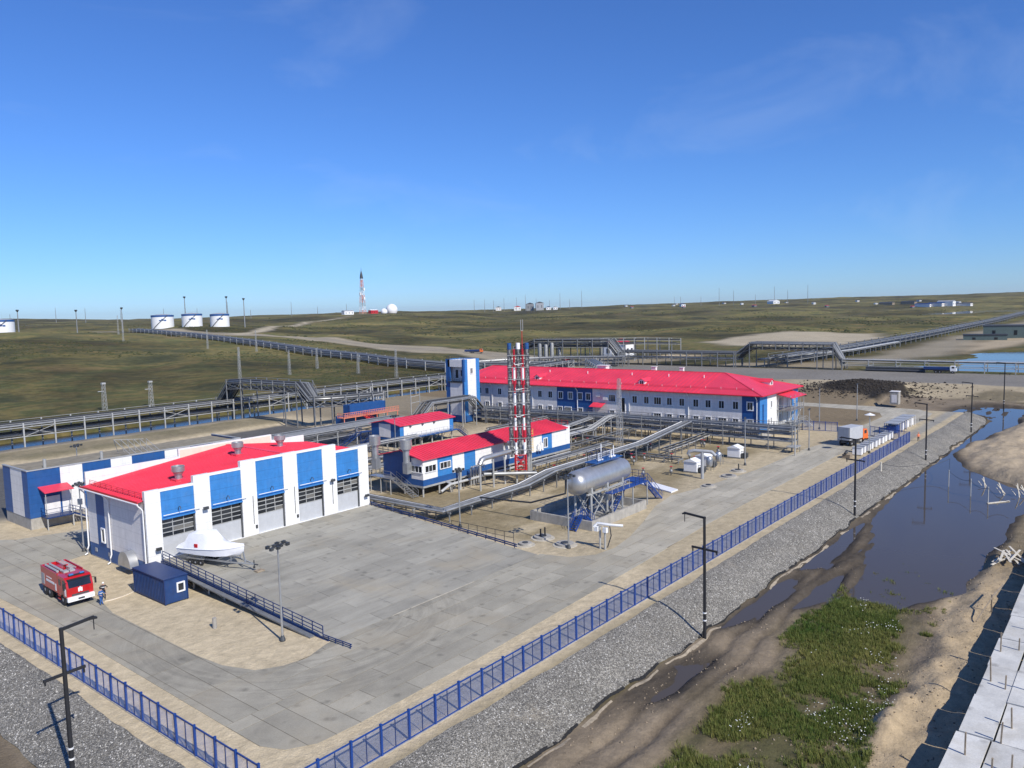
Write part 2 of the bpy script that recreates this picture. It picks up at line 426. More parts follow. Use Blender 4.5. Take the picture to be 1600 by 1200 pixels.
def link(name, me, parent=None, loc=(0, 0, 0), rot=(0, 0, 0)):
    o = bpy.data.objects.new(name, me); col.objects.link(o); o.location = loc; o.rotation_euler = rot
    if parent is not None: o.parent = parent
    return o
def wloc(o):
    v = Vector((0, 0, 0))
    while o is not None: v += Vector(o.location); o = o.parent
    return v
def part(parent, name, mb, mat, smooth=False, local=False):
    """mesh built in place (scene metres) under an unrotated thing; local=True when it is built in the thing's own axes"""
    off = (0, 0, 0) if local or parent is None else wloc(parent)
    return link(name, mb.mesh(name, mat, off, smooth), parent)
def tag(o, label, cat, group=None):
    o['label'] = label; o['category'] = cat
    if group: o['group'] = group
    return o
def thing(name, label, cat, loc=(0, 0, 0), rz=0, group=None):
    o = link(name, None, None, loc, (0, 0, rz)); o.empty_display_size = 0.3
    return tag(o, label, cat, group)
def single(name, mb, mat, label, cat, group=None, smooth=False):
    return tag(link(name, mb.mesh(name, mat, (0, 0, 0), smooth)), label, cat, group)
def struct(name, me):
    o = link(name, me); o['kind'] = 'structure'; return o
def copy_tree(o, parent=None):
    c = o.copy(); col.objects.link(c)
    if parent is not None: c.parent = parent; c.matrix_parent_inverse = o.matrix_parent_inverse.copy()
    for ch in list(o.children): copy_tree(ch, c)
    return c
def relabel(o, label, loc=None, rz=None):
    o['label'] = label
    if loc is not None: o.location = loc
    if rz is not None: o.rotation_euler = (0, 0, rz)
    return o

# ------------------------------------------------------------------ terrain
# TERRAIN-BEGIN
def _hash(ix, iy, seed):
    n = (ix * 374761393 + iy * 668265263 + seed * 1442695041).astype(np.int64) & 0xffffffff
    n = ((n ^ (n >> 13)) * 1274126177) & 0xffffffff
    return ((n ^ (n >> 16)) & 0xffffff) / float(0xffffff)
def vnoise(x, y, seed=0):
    x = np.asarray(x, float); y = np.asarray(y, float)
    ix = np.floor(x).astype(np.int64); iy = np.floor(y).astype(np.int64); fx = x - ix; fy = y - iy
    fx = fx * fx * (3 - 2 * fx); fy = fy * fy * (3 - 2 * fy)
    a = _hash(ix, iy, seed); b = _hash(ix + 1, iy, seed); c = _hash(ix, iy + 1, seed); d = _hash(ix + 1, iy + 1, seed)
    return (a * (1 - fx) + b * fx) * (1 - fy) + (c * (1 - fx) + d * fx) * fy
def fbm(x, y, s, oct=4, seed=0):
    t = 0; a = 1; w = 0
    for k in range(oct):
        t = t + a * (vnoise(x / s, y / s, seed + k) - 0.5); w += a; a *= 0.5; s *= 0.5
    return t / w
def sstep(a, b, x):
    t = np.clip((x - a) / (b - a), 0, 1); return t * t * (3 - 2 * t)
def poly_sd(px, py, poly):
    """signed distance to a polygon, negative inside"""
    px = np.asarray(px, float); py = np.asarray(py, float)
    d = np.full(px.shape, 1e18); ins = np.zeros(px.shape, bool); n = len(poly)
    for i in range(n):
        x0, y0 = poly[i]; x1, y1 = poly[(i + 1) % n]
        ex, ey = x1 - x0, y1 - y0
        t = np.clip(((px - x0) * ex + (py - y0) * ey) / (ex * ex + ey * ey + 1e-12), 0, 1)
        d = np.minimum(d, (px - x0 - t * ex) ** 2 + (py - y0 - t * ey) ** 2)
        c = ((y0 > py) != (y1 > py)) & (px < (x1 - x0) * (py - y0) / (y1 - y0 + 1e-12) + x0)
        ins ^= c
    d = np.sqrt(d); return np.where(ins, -d, d)
def line_d(px, py, pts):
    d = np.full(np.shape(px), 1e18)
    for (x0, y0), (x1, y1) in zip(pts[:-1], pts[1:]):
        ex, ey = x1 - x0, y1 - y0
        t = np.clip(((px - x0) * ex + (py - y0) * ey) / (ex * ex + ey * ey + 1e-12), 0, 1)
        d = np.minimum(d, (px - x0 - t * ex) ** 2 + (py - y0 - t * ey) ** 2)
    return np.sqrt(d)
T_AZ = np.array([100, 72.36, 65.32, 61.45, 57.34, 53.04, 48.57, 43.99, 39.35, 34.7, 30.12, 21.35, 13.37, 6.33, -30])
T_D = np.array([200, 260, 345, 450, 600, 800, 1100, 1500, 2200, 3500, 6000, 20000.])
_zt = [[0, 0, 4.0, 12.2, 19.2, 13.5, 22.3, 29.9, 47.3, 56.7], [0, 0, 1.8, 9.1, 15.0, 13.1, 21.7, 26.5, 35.5, 40.5],
       [0, 0, 3.1, 6.9, 12.4, 19.6, 19.7, 27.1, 34.2, 38.2], [0, 0.6, 2.3, 5.6, 12.2, 14.6, 16.5, 26.1, 38.1, 40.4],
       [0, 0, 2.2, 2.5, 7.7, 10.3, 19.0, 31.9, 39.4, 42.5], [0, 0, 1.2, 1.3, 3.8, 8.6, 24.2, 34.4, 40.7, 39.9],
       [0, 0, 0, 2.7, 3.2, 7.9, 17.4, 31.7, 36.4, 37.2], [0, 0, 0, 0, 4.6, 5.5, 10.5, 21.7, 37.6, 44.0],
       [0, 0, 0, 0, 1.7, 6.0, 12.3, 24.3, 38.7, 45.9], [0, 0, 0, 0, 1.0, 4.8, 11.8, 23.3, 42.5, 52.5],
       [0, 0, 0, 0, 1.9, 3.8, 8.7, 19.8, 46.9, 60.0], [0, 0, 0, 0, 0, 4.2, 5.2, 10.4, 50.5, 57.5], [0, 0, 0, 0, 0, 0, 5.6, 8.3, 46.2, 66.9]]
_zt = [[0.] + list(r) + [r[-1]] for r in _zt]
T_Z = np.array([_zt[0]] + _zt + [_zt[-1]])[::-1]
T_AZ = T_AZ[::-1]
def far_h(x, y):
    az = np.degrees(np.arctan2(y, x)); d = np.maximum(np.hypot(x, y), 201)
    i = np.clip(np.searchsorted(T_AZ, az) - 1, 0, len(T_AZ) - 2); u = np.clip((az - T_AZ[i]) / (T_AZ[i + 1] - T_AZ[i]), 0, 1)
    u = u * u * (3 - 2 * u)
    ld = np.log(d); LD = np.log(T_D)
    j = np.clip(np.searchsorted(LD, ld) - 1, 0, len(T_D) - 2); v = np.clip((ld - LD[j]) / (LD[j + 1] - LD[j]), 0, 1)
    v = v * v * (3 - 2 * v) * 0.5 + v * 0.5
    return (T_Z[i, j] * (1 - u) + T_Z[i + 1, j] * u) * (1 - v) + (T_Z[i, j + 1] * (1 - u) + T_Z[i + 1, j + 1] * u) * v
P_WATER = [(120, 30.8), (135, 31.3), (158, 31.8), (190, 32.6), (222, 33.5), (230, 43), (246, 42), (259, 36), (254, 27), (222, 25),
           (205, 28), (175, 30), (161, 27), (153, 20.5), (147, 14.6), (120, 14.0), (102, 14.2), (91, 15.0), (84, 18.0), (80, 20.5), (80.5, 23), (88, 24.2), (97, 25.6), (106, 27.6), (112, 29.4)]
P_PUDDLE = [[(68, 31.0), (75, 31.5), (82, 31.2), (86, 29.8), (79, 28.8), (71, 29.4)], [(88, 30.9), (104, 30.9), (113, 30.4), (101, 29.0), (91, 28.3)], [(77, 26.8), (84, 27.4), (89, 26.2), (82, 24.4)], [(52, 29.3), (58, 29.8), (60, 29.0), (54, 28.6)]]
P_BANK = [(154, 21), (161, 25.5), (178, 28), (196, 26.3), (213, 25), (238, 22), (250, 10), (250, -40), (130, -40), (140, 10), (148, 14)]
P_GRASS = [(38, 25.5), (48, 24.6), (60, 23.6), (70, 25.2), (77, 25.4), (83, 24), (82, 19.5), (77, 15.6), (70, 14.2), (63, 13.6), (54, 13.4), (44, 13.6), (34, 16)]
def height(x, y):
    x = np.asarray(x, float); y = np.asarray(y, float)
    dx = np.maximum(np.maximum(23.0 - x, x - 224), 0); dy = np.maximum(36.4 - y, 0)
    dx = np.where((x > 224) & (y > 62), 0, dx)
    d = np.hypot(dx, dy)
    depth = np.where(x > 23, 1.0 + 0.75 * np.clip(dy / 4, 0, 1), 1.0)
    depth = np.where(x > 224, 1.6, depth)
    z = -depth * np.clip(d / 5.0, 0, 1)
    low = sstep(4.5, 6.0, d) * (1 - sstep(262, 286, x))
    z = z * (1 - sstep(262, 286, x))
    wob = fbm(x, y, 7, 4, 3) * 3.2
    sw = poly_sd(x, y, P_WATER) + wob
    for pp in P_PUDDLE: sw = np.minimum(sw, poly_sd(x, y, pp) + wob * 0.5)
    z = z - low * 0.55 * sstep(1.2, -1.0, sw)
    rut = np.sin((y + fbm(x, y * 0.2, 14, 3, 13) * 5.0 + 0.035 * (x - 60)) * 2.9)
    rut = rut + 0.8 * fbm(x * 0.3, y, 1.0, 3, 14)
    z = z - low * 0.27 * np.clip(rut - 0.25, 0, 1) * sstep(22.5, 25, y) * sstep(125, 100, x)
    z = z + low * (fbm(x * 0.22, y, 1.6, 4, 11) * 0.40 + fbm(x, y, 12, 3, 12) * 0.22 + 0.05)
    sb = poly_sd(x, y, P_BANK) + wob * 0.7
    z = z + low * sstep(1.5, -3.5, sb) * (1.0 + fbm(x, y, 9, 4, 21) * 1.7 + fbm(x, y, 2.4, 3, 22) * 0.5)
    # sand shoulder beside the raised slab deck
    sh = sstep(15.2, 12.6, y + wob * 0.35) * sstep(30, 40, x) * sstep(120, 100, x)
    z = z + sh * low * (0.35 + np.maximum(fbm(x, y, 4, 4, 25), 0) * 1.3 + fbm(x, y, 1.1, 3, 26) * 0.28)
    sp = np.exp(-((y - 13.7) / 0.9) ** 2) * np.clip(fbm(x, y * 0.3, 5, 3, 27) * 4, 0, 1) * sstep(50, 55, x) * sstep(95, 85, x)
    z = z + low * sp * 0.9
    # spoil berm and flooded channel behind the station
    bm = sstep(176, 182, y) * sstep(199.5, 195, y) * sstep(128, 118, x)
    z = z + bm * (0.7 + fbm(x, y, 14, 3, 31) * 0.5)
    ch = sstep(196.5, 200.5, y - np.clip((x - 60) * 0.06, 0, 6)) * sstep(222, 215.5, y) * sstep(222, 205, x)
    z = z - ch * 2.2
    # peat mound, dug ground beyond the dormitory
    z = z + 2.6 * np.exp(-(((x - 268) / 13) ** 2 + ((y - 74) / 12) ** 2)) * (1 + fbm(x, y, 8, 4, 41) * 0.9)
    z = z + 1.6 * np.exp(-(((x - 248) / 10) ** 2 + ((y - 58) / 7) ** 2)) * (1 + fbm(x, y, 6, 4, 42) * 1.2)
    z = z + 0.8 * sstep(250, 285, x) * sstep(300, 288, x) * sstep(120, 90, y) * (1 + fbm(x, y, 18, 3, 43))
    dd = np.hypot(x, y)
    rough = np.clip((dd - 400) / 500, 0, 1) * np.clip((np.abs(y - 128) - 12) / 50, 0.05, 1)
    z = z + far_h(x, y) + rough * (fbm(x, y, 170, 5, 51) * 12 + fbm(x, y, 60, 3, 55) * 5.0) * np.clip(dd / 900, 0.4, 1.0) - np.clip((dd - 1500) / 700, 0, 1) * 3.0 * np.clip(dd / 2500, 0.5, 3)
    # low pond beyond the pipe rack
    z = z - 1.0 * sstep(3, -6, poly_sd(x, y, P_POND) + 4 + fbm(x, y, 34, 4, 61) * 46)
    lk = sstep(60, -20, poly_sd(x, y, P_LAKE)); z = z * (1 - lk) + lk * 3.0
    return z
P_POND = [(352, 108), (352, 30), (372, 20), (480, 35), (520, 58), (470, 74), (425, 84), (395, 70), (372, 96)]
P_LAKE = [(1480, 300), (1520, 200), (1560, 60), (1850, 60), (1850, 240), (1700, 330)]
# TERRAIN-END
def hgrid(x, y):
    """ground level read off the finished terrain sheet"""
    x = np.asarray(x, float); y = np.asarray(y, float)
    i = np.clip(np.searchsorted(gx, x) - 1, 0, len(gx) - 2); j = np.clip(np.searchsorted(gy, y) - 1, 0, len(gy) - 2)
    u = (x - gx[i]) / (gx[i + 1] - gx[i]); v = (y - gy[j]) / (gy[j + 1] - gy[j])
    return (GZ[i, j] * (1 - u) + GZ[i + 1, j] * u) * (1 - v) + (GZ[i, j + 1] * (1 - u) + GZ[i + 1, j + 1] * u) * v
def h1(x, y): return float(hgrid(x, y))
def ground_lines(lo, segs, far, ratio):
    a = list(lo); 
    for b, st in segs:
        while a[-1] < b - 1e-6: a.append(min(a[-1] + st, b))
    st = segs[-1][1]
    while a[-1] < far: st *= ratio; a.append(a[-1] + min(st, a[-1] * 0.035))
    return np.array(a)
gx = ground_lines([-900, -400, -200, -100, -50, -20, -5, 5, 12], [(16, 1.0), (112, 0.5), (185, 0.8), (300, 1.2)], 15000, 1.03)
gy = ground_lines([-900, -400, -150, -60, -30, -15, -8, -4, 0], [(9, 0.7), (40, 0.35), (128, 1.3), (232, 0.9), (300, 1.5)], 15000, 1.03)
GX, GY = np.meshgrid(gx, gy, indexing='ij')
GZ = height(GX, GY)
def ground_colour(x, y):
    sh = x.shape
    c = np.zeros(sh + (3,)); veg = np.ones(sh)
    def paint(mask, rgb, v=0.0):
        m = np.clip(mask, 0, 1)[..., None]; c[:] = c * (1 - m) + np.array(rgb) * m
        veg[:] = veg * (1 - m[..., 0]) + v * m[..., 0]
    n1 = fbm(x, y, 9, 4, 71); n2 = fbm(x, y, 30, 4, 72); n3 = fbm(x * 0.25, y, 3, 4, 73); n4 = fbm(x, y, 120, 4, 74)
    w = n2 * 14
    yard = sstep(0, 4, x - 16) * sstep(0, 5, y - 33) * sstep(300, 285, x + w) * sstep(202, 197, y - np.clip((x - 60) * 0.06, 0, 6))
    paint(yard, (0.52, 0.43, 0.285))
    paint(yard * sstep(70, 76, x) * sstep(130, 60, y), (0.44, 0.365, 0.24))
    # trampled, half-grown-over ground between the buildings
    core = yard * sstep(72, 76, x) * sstep(56, 62, y + n1 * 6) * sstep(152, 146, x) * sstep(112, 104, y)
    paint(core * sstep(-0.16, 0.10, n3 + n1 * 0.6) * 0.85, (0.225, 0.18, 0.10))
    paint(yard * sstep(37.9, 38.3, y) * sstep(40.9, 40.2, y + n1), (0.30, 0.28, 0.235))
    paint(yard * sstep(36, 40, x) * sstep(125, 132, y) * sstep(178, 175, y + n1 * 3) * sstep(126, 118, x + w * .3), (0.115, 0.112, 0.105))
    paint(yard * sstep(126, 140, x) * sstep(120, 135, y) * sstep(240, 200, x), (0.25, 0.21, 0.145))
    paint(yard * sstep(177, 181, y + n1 * 2) * sstep(130, 120, x) * sstep(194, 190, y), (0.255, 0.215, 0.135))
    paint(yard * sstep(177, 181, y) * sstep(130, 120, x) * sstep(-0.02, 0.15, n1) * sstep(194, 190, y) * 0.6, (0.17, 0.15, 0.085))
    paint(yard * sstep(191, 194, y + n1 * 2) * sstep(140, 125, x), (0.20, 0.18, 0.15))
    # worn lawn and dug ground beyond the dormitory
    paint(yard * sstep(186, 189, x) * sstep(50, 54, y), (0.20, 0.155, 0.095))
    paint(yard * sstep(224, 230, x + n1 * 8) * sstep(0.06, -0.1, n2 + n1 * .3), (0.16, 0.125, 0.08))
    paint(sstep(258, 264, x + n1 * 10) * sstep(300, 294, x) * sstep(115, 100, y) * sstep(-40, -20, y), (0.37, 0.305, 0.20))
    paint(sstep(0.05, 0.2, n1 + n2) * sstep(256, 262, x) * sstep(284, 274, x) * sstep(95, 80, y) * 0.7, (0.10, 0.085, 0.05))
    pk = np.exp(-(((x - 268) / 15) ** 2 + ((y - 74) / 14) ** 2)) + np.exp(-(((x - 248) / 12) ** 2 + ((y - 58) / 8) ** 2))
    paint(sstep(0.42, 0.58, pk + n1 * 0.35), (0.030, 0.025, 0.019))
    # haul road and its shoulders
    paint(sstep(286, 292, x + n1 * 4) * sstep(345, 340, x + n1 * 3) * sstep(262, 240, y), (0.205, 0.19, 0.165))
    paint(sstep(343, 347, x + n1 * 3) * sstep(420, 380, x + w) * sstep(-0.1, 0.12, n2) * sstep(40, 95, y) * sstep(262, 240, y), (0.27, 0.225, 0.15))
    rd = line_d(x, y, [(320, 235), (345, 268), (391, 344), (388, 382), (421, 479), (440, 560), (452, 603), (428, 660), (418, 771), (430, 1000)])
    paint(sstep(24, 14, rd + w * 0.8), (0.34, 0.29, 0.20)); paint(sstep(4, 2, np.abs(rd - 4)) * .6, (0.25, 0.22, 0.175))
    tr = line_d(x, y, [(430, 700), (478, 748), (697, 1005), (911, 1212), (1168, 1445), (1359, 1623), (1420, 1640)])
    paint(sstep(13, 7, tr + n1 * 6), (0.42, 0.36, 0.25))
    paint(sstep(14, -14, poly_sd(x, y, [(500, 222), (560, 270), (640, 285), (760, 275), (735, 190), (640, 160), (515, 158)]) + w * 2.5), (0.40, 0.34, 0.235))
    paint(sstep(8, -8, poly_sd(x, y, [(392, 205), (400, 232), (425, 226), (418, 196)]) + w * .5), (0.46, 0.37, 0.23))
    paint(sstep(12, -12, poly_sd(x, y, [(352, 112), (440, 118), (640, 122), (1300, 130), (1300, 110), (640, 92), (470, 78), (400, 92)]) + w), (0.26, 0.225, 0.16))
    paint(sstep(10, -10, poly_sd(x, y, [(470, 80), (560, 90), (700, 96), (720, 60), (560, 62)]) + w), (0.37, 0.30, 0.20))
    far = np.hypot(x, y)
    paint(sstep(0.13, 0.22, n4 + n2 * .4) * sstep(420, 700, far) * 0.30, (0.17, 0.14, 0.085))
    paint(sstep(0, 20, far - 900) * sstep(9, 0, np.abs(fbm(x, y, 260, 3, 77)) * 200) * 0.35, (0.30, 0.26, 0.18))
    # basin on the right: tracked mud, sand, pond bed
    dx = np.maximum(np.maximum(23 - x, x - 224), 0); dy = np.maximum(36.4 - y, 0)
    dx = np.where((x > 224) & (y > 62), 0, dx)
    low = sstep(4.2, 5.4, np.hypot(dx, dy)) * sstep(266, 258, x)
    sw = poly_sd(x, y, P_WATER) + fbm(x, y, 7, 4, 3) * 3.2
    for pp in P_PUDDLE: sw = np.minimum(sw, poly_sd(x, y, pp) + fbm(x, y, 7, 4, 3) * 1.6)
    wet = sstep(3.4, -0.3, sw)
    rut = np.sin((y + fbm(x, y * 0.2, 14, 3, 13) * 5.0 + 0.035 * (x - 60)) * 2.9)
    paint(low, (0.225, 0.18, 0.125)); rut = rut + 0.8 * fbm(x * 0.3, y, 1.0, 3, 14); paint(low * np.clip(rut - .15, 0, 1) * sstep(22.5, 25, y) * sstep(125, 100, x) * .8, (0.115, 0.09, 0.062)); paint(low * sstep(-0.12, 0.16, n3) * .7, (0.13, 0.102, 0.07)); paint(low * sstep(-0.05, .2, n1), (0.22, 0.175, 0.12))
    paint(low * wet, (0.065, 0.054, 0.042))
    gr = sstep(1.6, -1.8, poly_sd(x, y, P_GRASS) + n1 * 7)
    paint(low * gr * 0.85, (0.135, 0.108, 0.058)); paint(low * gr * sstep(-0.05, 0.15, n3) * .6, (0.07, 0.075, 0.026)); paint(low * gr * sstep(0.0, 0.2, n1) * .7, (0.145, 0.115, 0.07))
    paint(low * sstep(3, -2, poly_sd(x, y, P_BANK) + n1 * 7), (0.40, 0.32, 0.215))
    paint(low * sstep(15.5, 13.4, y + n1 * 7) * sstep(30, 42, x) * sstep(114, 92, x), (0.40, 0.31, 0.195))
    paint(low * sstep(14, 12.5, y) * sstep(92, 110, x) * sstep(148, 140, x), (0.20, 0.16, 0.10))
    left = sstep(17.6, 16.6, x + n1 * 2) * sstep(30, 34, y)
    paint(left, (0.17, 0.135, 0.09)); paint(left * sstep(0.0, .1, n1), (0.05, 0.045, 0.035))
    return c, veg
GC, GV = ground_colour(GX, GY)
def grid_mesh(name, X, Y, Z, mat):
    nx, ny = X.shape
    me = bpy.data.meshes.new(name)
    v = np.stack([X, Y, Z], -1).reshape(-1, 3).astype(np.float32)
    i = np.arange(nx * ny).reshape(nx, ny)
    f = np.stack([i[:-1, :-1], i[1:, :-1], i[1:, 1:], i[:-1, 1:]], -1).reshape(-1).astype(np.int32)
    nf = len(f) // 4
    me.vertices.add(len(v)); me.vertices.foreach_set('co', v.ravel())
    me.loops.add(len(f)); me.loops.foreach_set('vertex_index', f)
    me.polygons.add(nf); me.polygons.foreach_set('loop_start', np.arange(0, nf * 4, 4, dtype=np.int32))
    me.polygons.foreach_set('use_smooth', np.ones(nf, bool))
    me.update(calc_edges=True); me.validate()
    me.materials.append(M[mat])
    return me
me = grid_mesh('ground', GX, GY, GZ, 'ground')
a = me.color_attributes.new('Col', 'FLOAT_COLOR', 'POINT')
a.data.foreach_set('color', np.concatenate([GC, np.ones(GC.shape[:2] + (1,))], -1).astype(np.float32).ravel())
a = me.attributes.new('veg', 'FLOAT', 'POINT'); a.data.foreach_set('value', GV.astype(np.float32).ravel())
struct('ground', me)

# ---- water
def sheet(name, poly, z, mat):
    return struct(name, MB().add([(x, y, z) for x, y in poly], [tuple(range(len(poly)))]).mesh(name, mat))
sheet('pond_water', [(40, 33), (40, 10), (150, 6), (262, 8), (262, 60), (224, 60), (224, 33)], -2.03, 'water')
sheet('channel_water', [(-60, 194), (-60, 224), (225, 224), (225, 194)], -1.05, 'channel')
sheet('marsh_water', [(346, 112), (346, 10), (540, 10), (540, 100)], -0.45, 'water')
sheet('lake_water', [(1460, 330), (1460, 20), (1900, 20), (1900, 360)], 4.0, 'water')

# ---- gravel bank along both fences
def bank_at(s, d):
    """s runs down the left side, round the corner and out along the right side; d is the distance out from the plateau edge"""
    LL = 90.0; arc = math.pi / 2 * 3.0
    x = np.empty_like(s); y = np.empty_like(s)
    a = s < LL; b = (s >= LL) & (s < LL + arc); c = (s >= LL + arc) & (s < LL + arc + 199)
    e = s >= LL + arc + 199
    x[a] = 23.0 - d[a]; y[a] = 36.4 + LL - s[a]
    t = (s[b] - LL) / 3.0
    x[b] = 23.0 - d[b] * np.cos(t); y[b] = 36.4 - d[b] * np.sin(t)
    x[c] = 23.0 + s[c] - LL - arc; y[c] = 36.4 - d[c]
    t = (s[e] - LL - arc - 199) / 6.0
    x[e] = 222 + d[e] * np.sin(t); y[e] = 36.4 - d[e] * np.cos(t)
    return x, y
S = np.concatenate([np.arange(0, 305, 0.45)])
Dn = np.linspace(-0.25, 1, 22)
SS, DD = np.meshgrid(S, Dn, indexing='ij')
def toe(s): return 5.0 + fbm(s, s * 0 + 3.3, 6, 4, 81) * 1.6
def head(s): return 0.05 + fbm(s, s * 0 + 9.1, 4, 4, 82) * 0.5
DDm = head(SS) + (toe(SS) - head(SS)) * np.clip((DD + 0.25) / 1.25, 0, 1)
BX, BY = bank_at(SS.ravel(), DDm.ravel()); BX = BX.reshape(SS.shape); BY = BY.reshape(SS.shape)
k = np.clip((DD + 0.25) / 1.25, 0, 1)
BZ = np.where(True, 0, 0) + height(BX, BY)
dep = np.where((BY < 36.4) & (BX > 23), 1.0 + 0.75 * np.clip((36.4 - BY) / 4, 0, 1), 1.0); dep = np.where(BX > 224, 1.6, dep)
BZ = np.maximum(BZ, -dep * np.clip(DDm / 5.0, 0, 1)) + 0.13 * np.sin(np.pi * np.clip(k, 0, 1)) + 0.03 + fbm(BX, BY, 1.2, 3, 83) * 0.10 + 0.06 * (k < 0.97)
bank = struct('gravel_bank', grid_mesh('gravel_bank', BX, BY, BZ, 'gravel'))
# black geotextile and pale crust showing along the toe
g = MB(); w = MB()
for i in range(0, len(S) - 1, 1):
    s_ = S[i]
    if s_ < 92 or s_ > 300: continue
    sA = np.array([s_, S[i + 1]]); t0 = toe(sA)
    n_ = abs(float(vnoise(np.array([s_ * 0.55]), np.array([1.7]), 5)[0]))
    if n_ > 0.30:
        x0, y0 = bank_at(sA, t0 - 0.12); x1, y1 = bank_at(sA, t0 + 0.02 + 0.12 * rng.random(2) * n_)
        z0 = hgrid(x0, y0); z1 = hgrid(x1, y1)
        g.hexa([(x0[0], y0[0], z0[0] - .05), (x0[1], y0[1], z0[1] - .05), (x1[1], y1[1], z1[1] - .05), (x1[0], y1[0], z1[0] - .05)],
               [(x0[0], y0[0], z0[0] + .09 + .07 * rng.random()), (x0[1], y0[1], z0[1] + .09), (x1[1], y1[1], z1[1] + .04), (x1[0], y1[0], z1[0] + .02 + .05 * rng.random())])
    if float(vnoise(np.array([s_ * 0.32]), np.array([8.2]), 6)[0]) > 0.42:
        x0, y0 = bank_at(sA, t0 + 0.28); x1, y1 = bank_at(sA, t0 + 0.34 + 0.30 * float(vnoise(np.array([s_ * 0.9]), np.array([4.2]), 9)[0]) + 0.05 * rng.random(2))
        z0 = hgrid(x0, y0); z1 = hgrid(x1, y1)
        w.hexa([(x0[0], y0[0], z0[0] - .05), (x0[1], y0[1], z0[1] - .05), (x1[1], y1[1], z1[1] - .05), (x1[0], y1[0], z1[0] - .05)],
               [(x0[0], y0[0], z0[0] + .04), (x0[1], y0[1], z0[1] + .04), (x1[1], y1[1], z1[1] + .015), (x1[0], y1[0], z1[0] + .015)])
part(bank, 'geotextile_edge', g, 'geo'); part(bank, 'sand_crust', w, 'crust')
# loose stones on the bank
def scatter_solids(name, X, Y, Z, size, tone, mat, flat=0.7):
    base = np.array([(1, 0, 0), (-1, 0, 0), (0, 1, 0), (0, -1, 0), (0, 0, 1), (0, 0, -0.6)], float)
    tri = np.array([(0, 2, 4), (2, 1, 4), (1, 3, 4), (3, 0, 4), (2, 0, 5), (1, 2, 5), (3, 1, 5), (0, 3, 5)])
    n = len(X)
    an = rng.random(n) * 6.283; ca, sa = np.cos(an), np.sin(an)
    v = base[None] * (0.65 + 0.7 * rng.random((n, 6, 1))) * size[:, None, None]
    v = v * np.array([1, 0.8, flat])
    vx = v[..., 0] * ca[:, None] - v[..., 1] * sa[:, None] + X[:, None]
    vy = v[..., 0] * sa[:, None] + v[..., 1] * ca[:, None] + Y[:, None]
    vz = v[..., 2] + Z[:, None]
    V = np.stack([vx, vy, vz], -1).reshape(-1, 3).astype(np.float32)
    F = (tri[None] + (np.arange(n) * 6)[:, None, None]).reshape(-1).astype(np.int32)
    me = bpy.data.meshes.new(name); me.vertices.add(len(V)); me.vertices.foreach_set('co', V.ravel())
    me.loops.add(len(F)); me.loops.foreach_set('vertex_index', F); nf = len(F) // 3
    me.polygons.add(nf); me.polygons.foreach_set('loop_start', np.arange(0, nf * 3, 3, dtype=np.int32)); me.update(calc_edges=True)
    at_ = me.attributes.new('tone', 'FLOAT', 'POINT'); at_.data.foreach_set('value', np.repeat(tone, 6).astype(np.float32))
    me.materials.append(M[mat])
    return me
N = 70000
ss = 40 + 175 * rng.random(N) ** 1.25
dd = 0.25 + (toe(ss) - 0.4) * rng.random(N)
sx, sy = bank_at(ss, dd)
dep = np.where((sy < 36.4) & (sx > 23), 1.0 + 0.75 * np.clip((36.4 - sy) / 4, 0, 1), 1.0)
kk = np.clip((dd - 0.05) / (toe(ss) - .05), 0, 1)
sz = np.maximum(height(sx, sy), -dep * np.clip(dd / 5, 0, 1)) + 0.13 * np.sin(np.pi * kk) + 0.07 + fbm(sx, sy, 1.2, 3, 83) * 0.10
st = link('gravel', scatter_solids('gravel', sx, sy, sz, 0.035 + 0.085 * rng.random(N) ** 2.5, rng.random(N) ** 2.8, 'stone'))
st['kind'] = 'stuff'; st['label'] = 'loose crushed grey stones covering the embankment outside the fences'; st['category'] = 'gravel'

# ---- sedge and cotton grass in the wet hollow
def in_poly(poly, n, wob=1.5):
    xs = np.array([p[0] for p in poly]); ys = np.array([p[1] for p in poly])
    x = xs.min() + (xs.max() - xs.min()) * rng.random(n * 3); y = ys.min() + (ys.max() - ys.min()) * rng.random(n * 3)
    k_ = (poly_sd(x, y, poly) + fbm(x, y, 9, 4, 71) * 7 + (rng.random(n * 3) - .5) * wob) < -0.4
    return x[k_][:n], y[k_][:n]
tx, ty = in_poly(P_GRASS, 21000)
dens = fbm(tx, ty, 3.2, 4, 91) * 1.2 + 0.26 * sstep(15, 24, ty) * sstep(42, 60, tx) + 0.12 * sstep(19, 14, ty) * sstep(62, 50, tx) + 0.18 * (rng.random(len(tx)) - .5)
k_ = dens > 0.045; tx, ty = tx[k_], ty[k_]
px_ = 76 + 40 * rng.random(9000) ** 1.7; py_ = 14.6 + 10.5 * rng.random(9000)
k_ = fbm(px_, py_, 1.8, 4, 92) + .25 * (rng.random(9000) - .5) > 0.06 + 0.0125 * (px_ - 80) + 0.012 * np.abs(py_ - 19)
tx = np.concatenate([tx, px_[k_]]); ty = np.concatenate([ty, py_[k_]])
nt = len(tx); nb = 11
tz = np.maximum(height(tx, ty), -2.08)
hgt = np.where(tx > 80, .75, 1.0) * (0.14 + 0.36 * rng.random(nt) ** 1.5) * (0.7 + 0.8 * np.clip(fbm(tx, ty, 5, 3, 93) + 0.5, 0, 1))
A_ = rng.random((nt, nb)) * 6.283; ln = (0.15 + 0.5 * rng.random((nt, nb))) * hgt[:, None]; bw = 0.012 + 0.020 * rng.random((nt, nb))
cx_ = tx[:, None] + (rng.random((nt, nb)) - .5) * 0.32; cy_ = ty[:, None] + (rng.random((nt, nb)) - .5) * 0.32
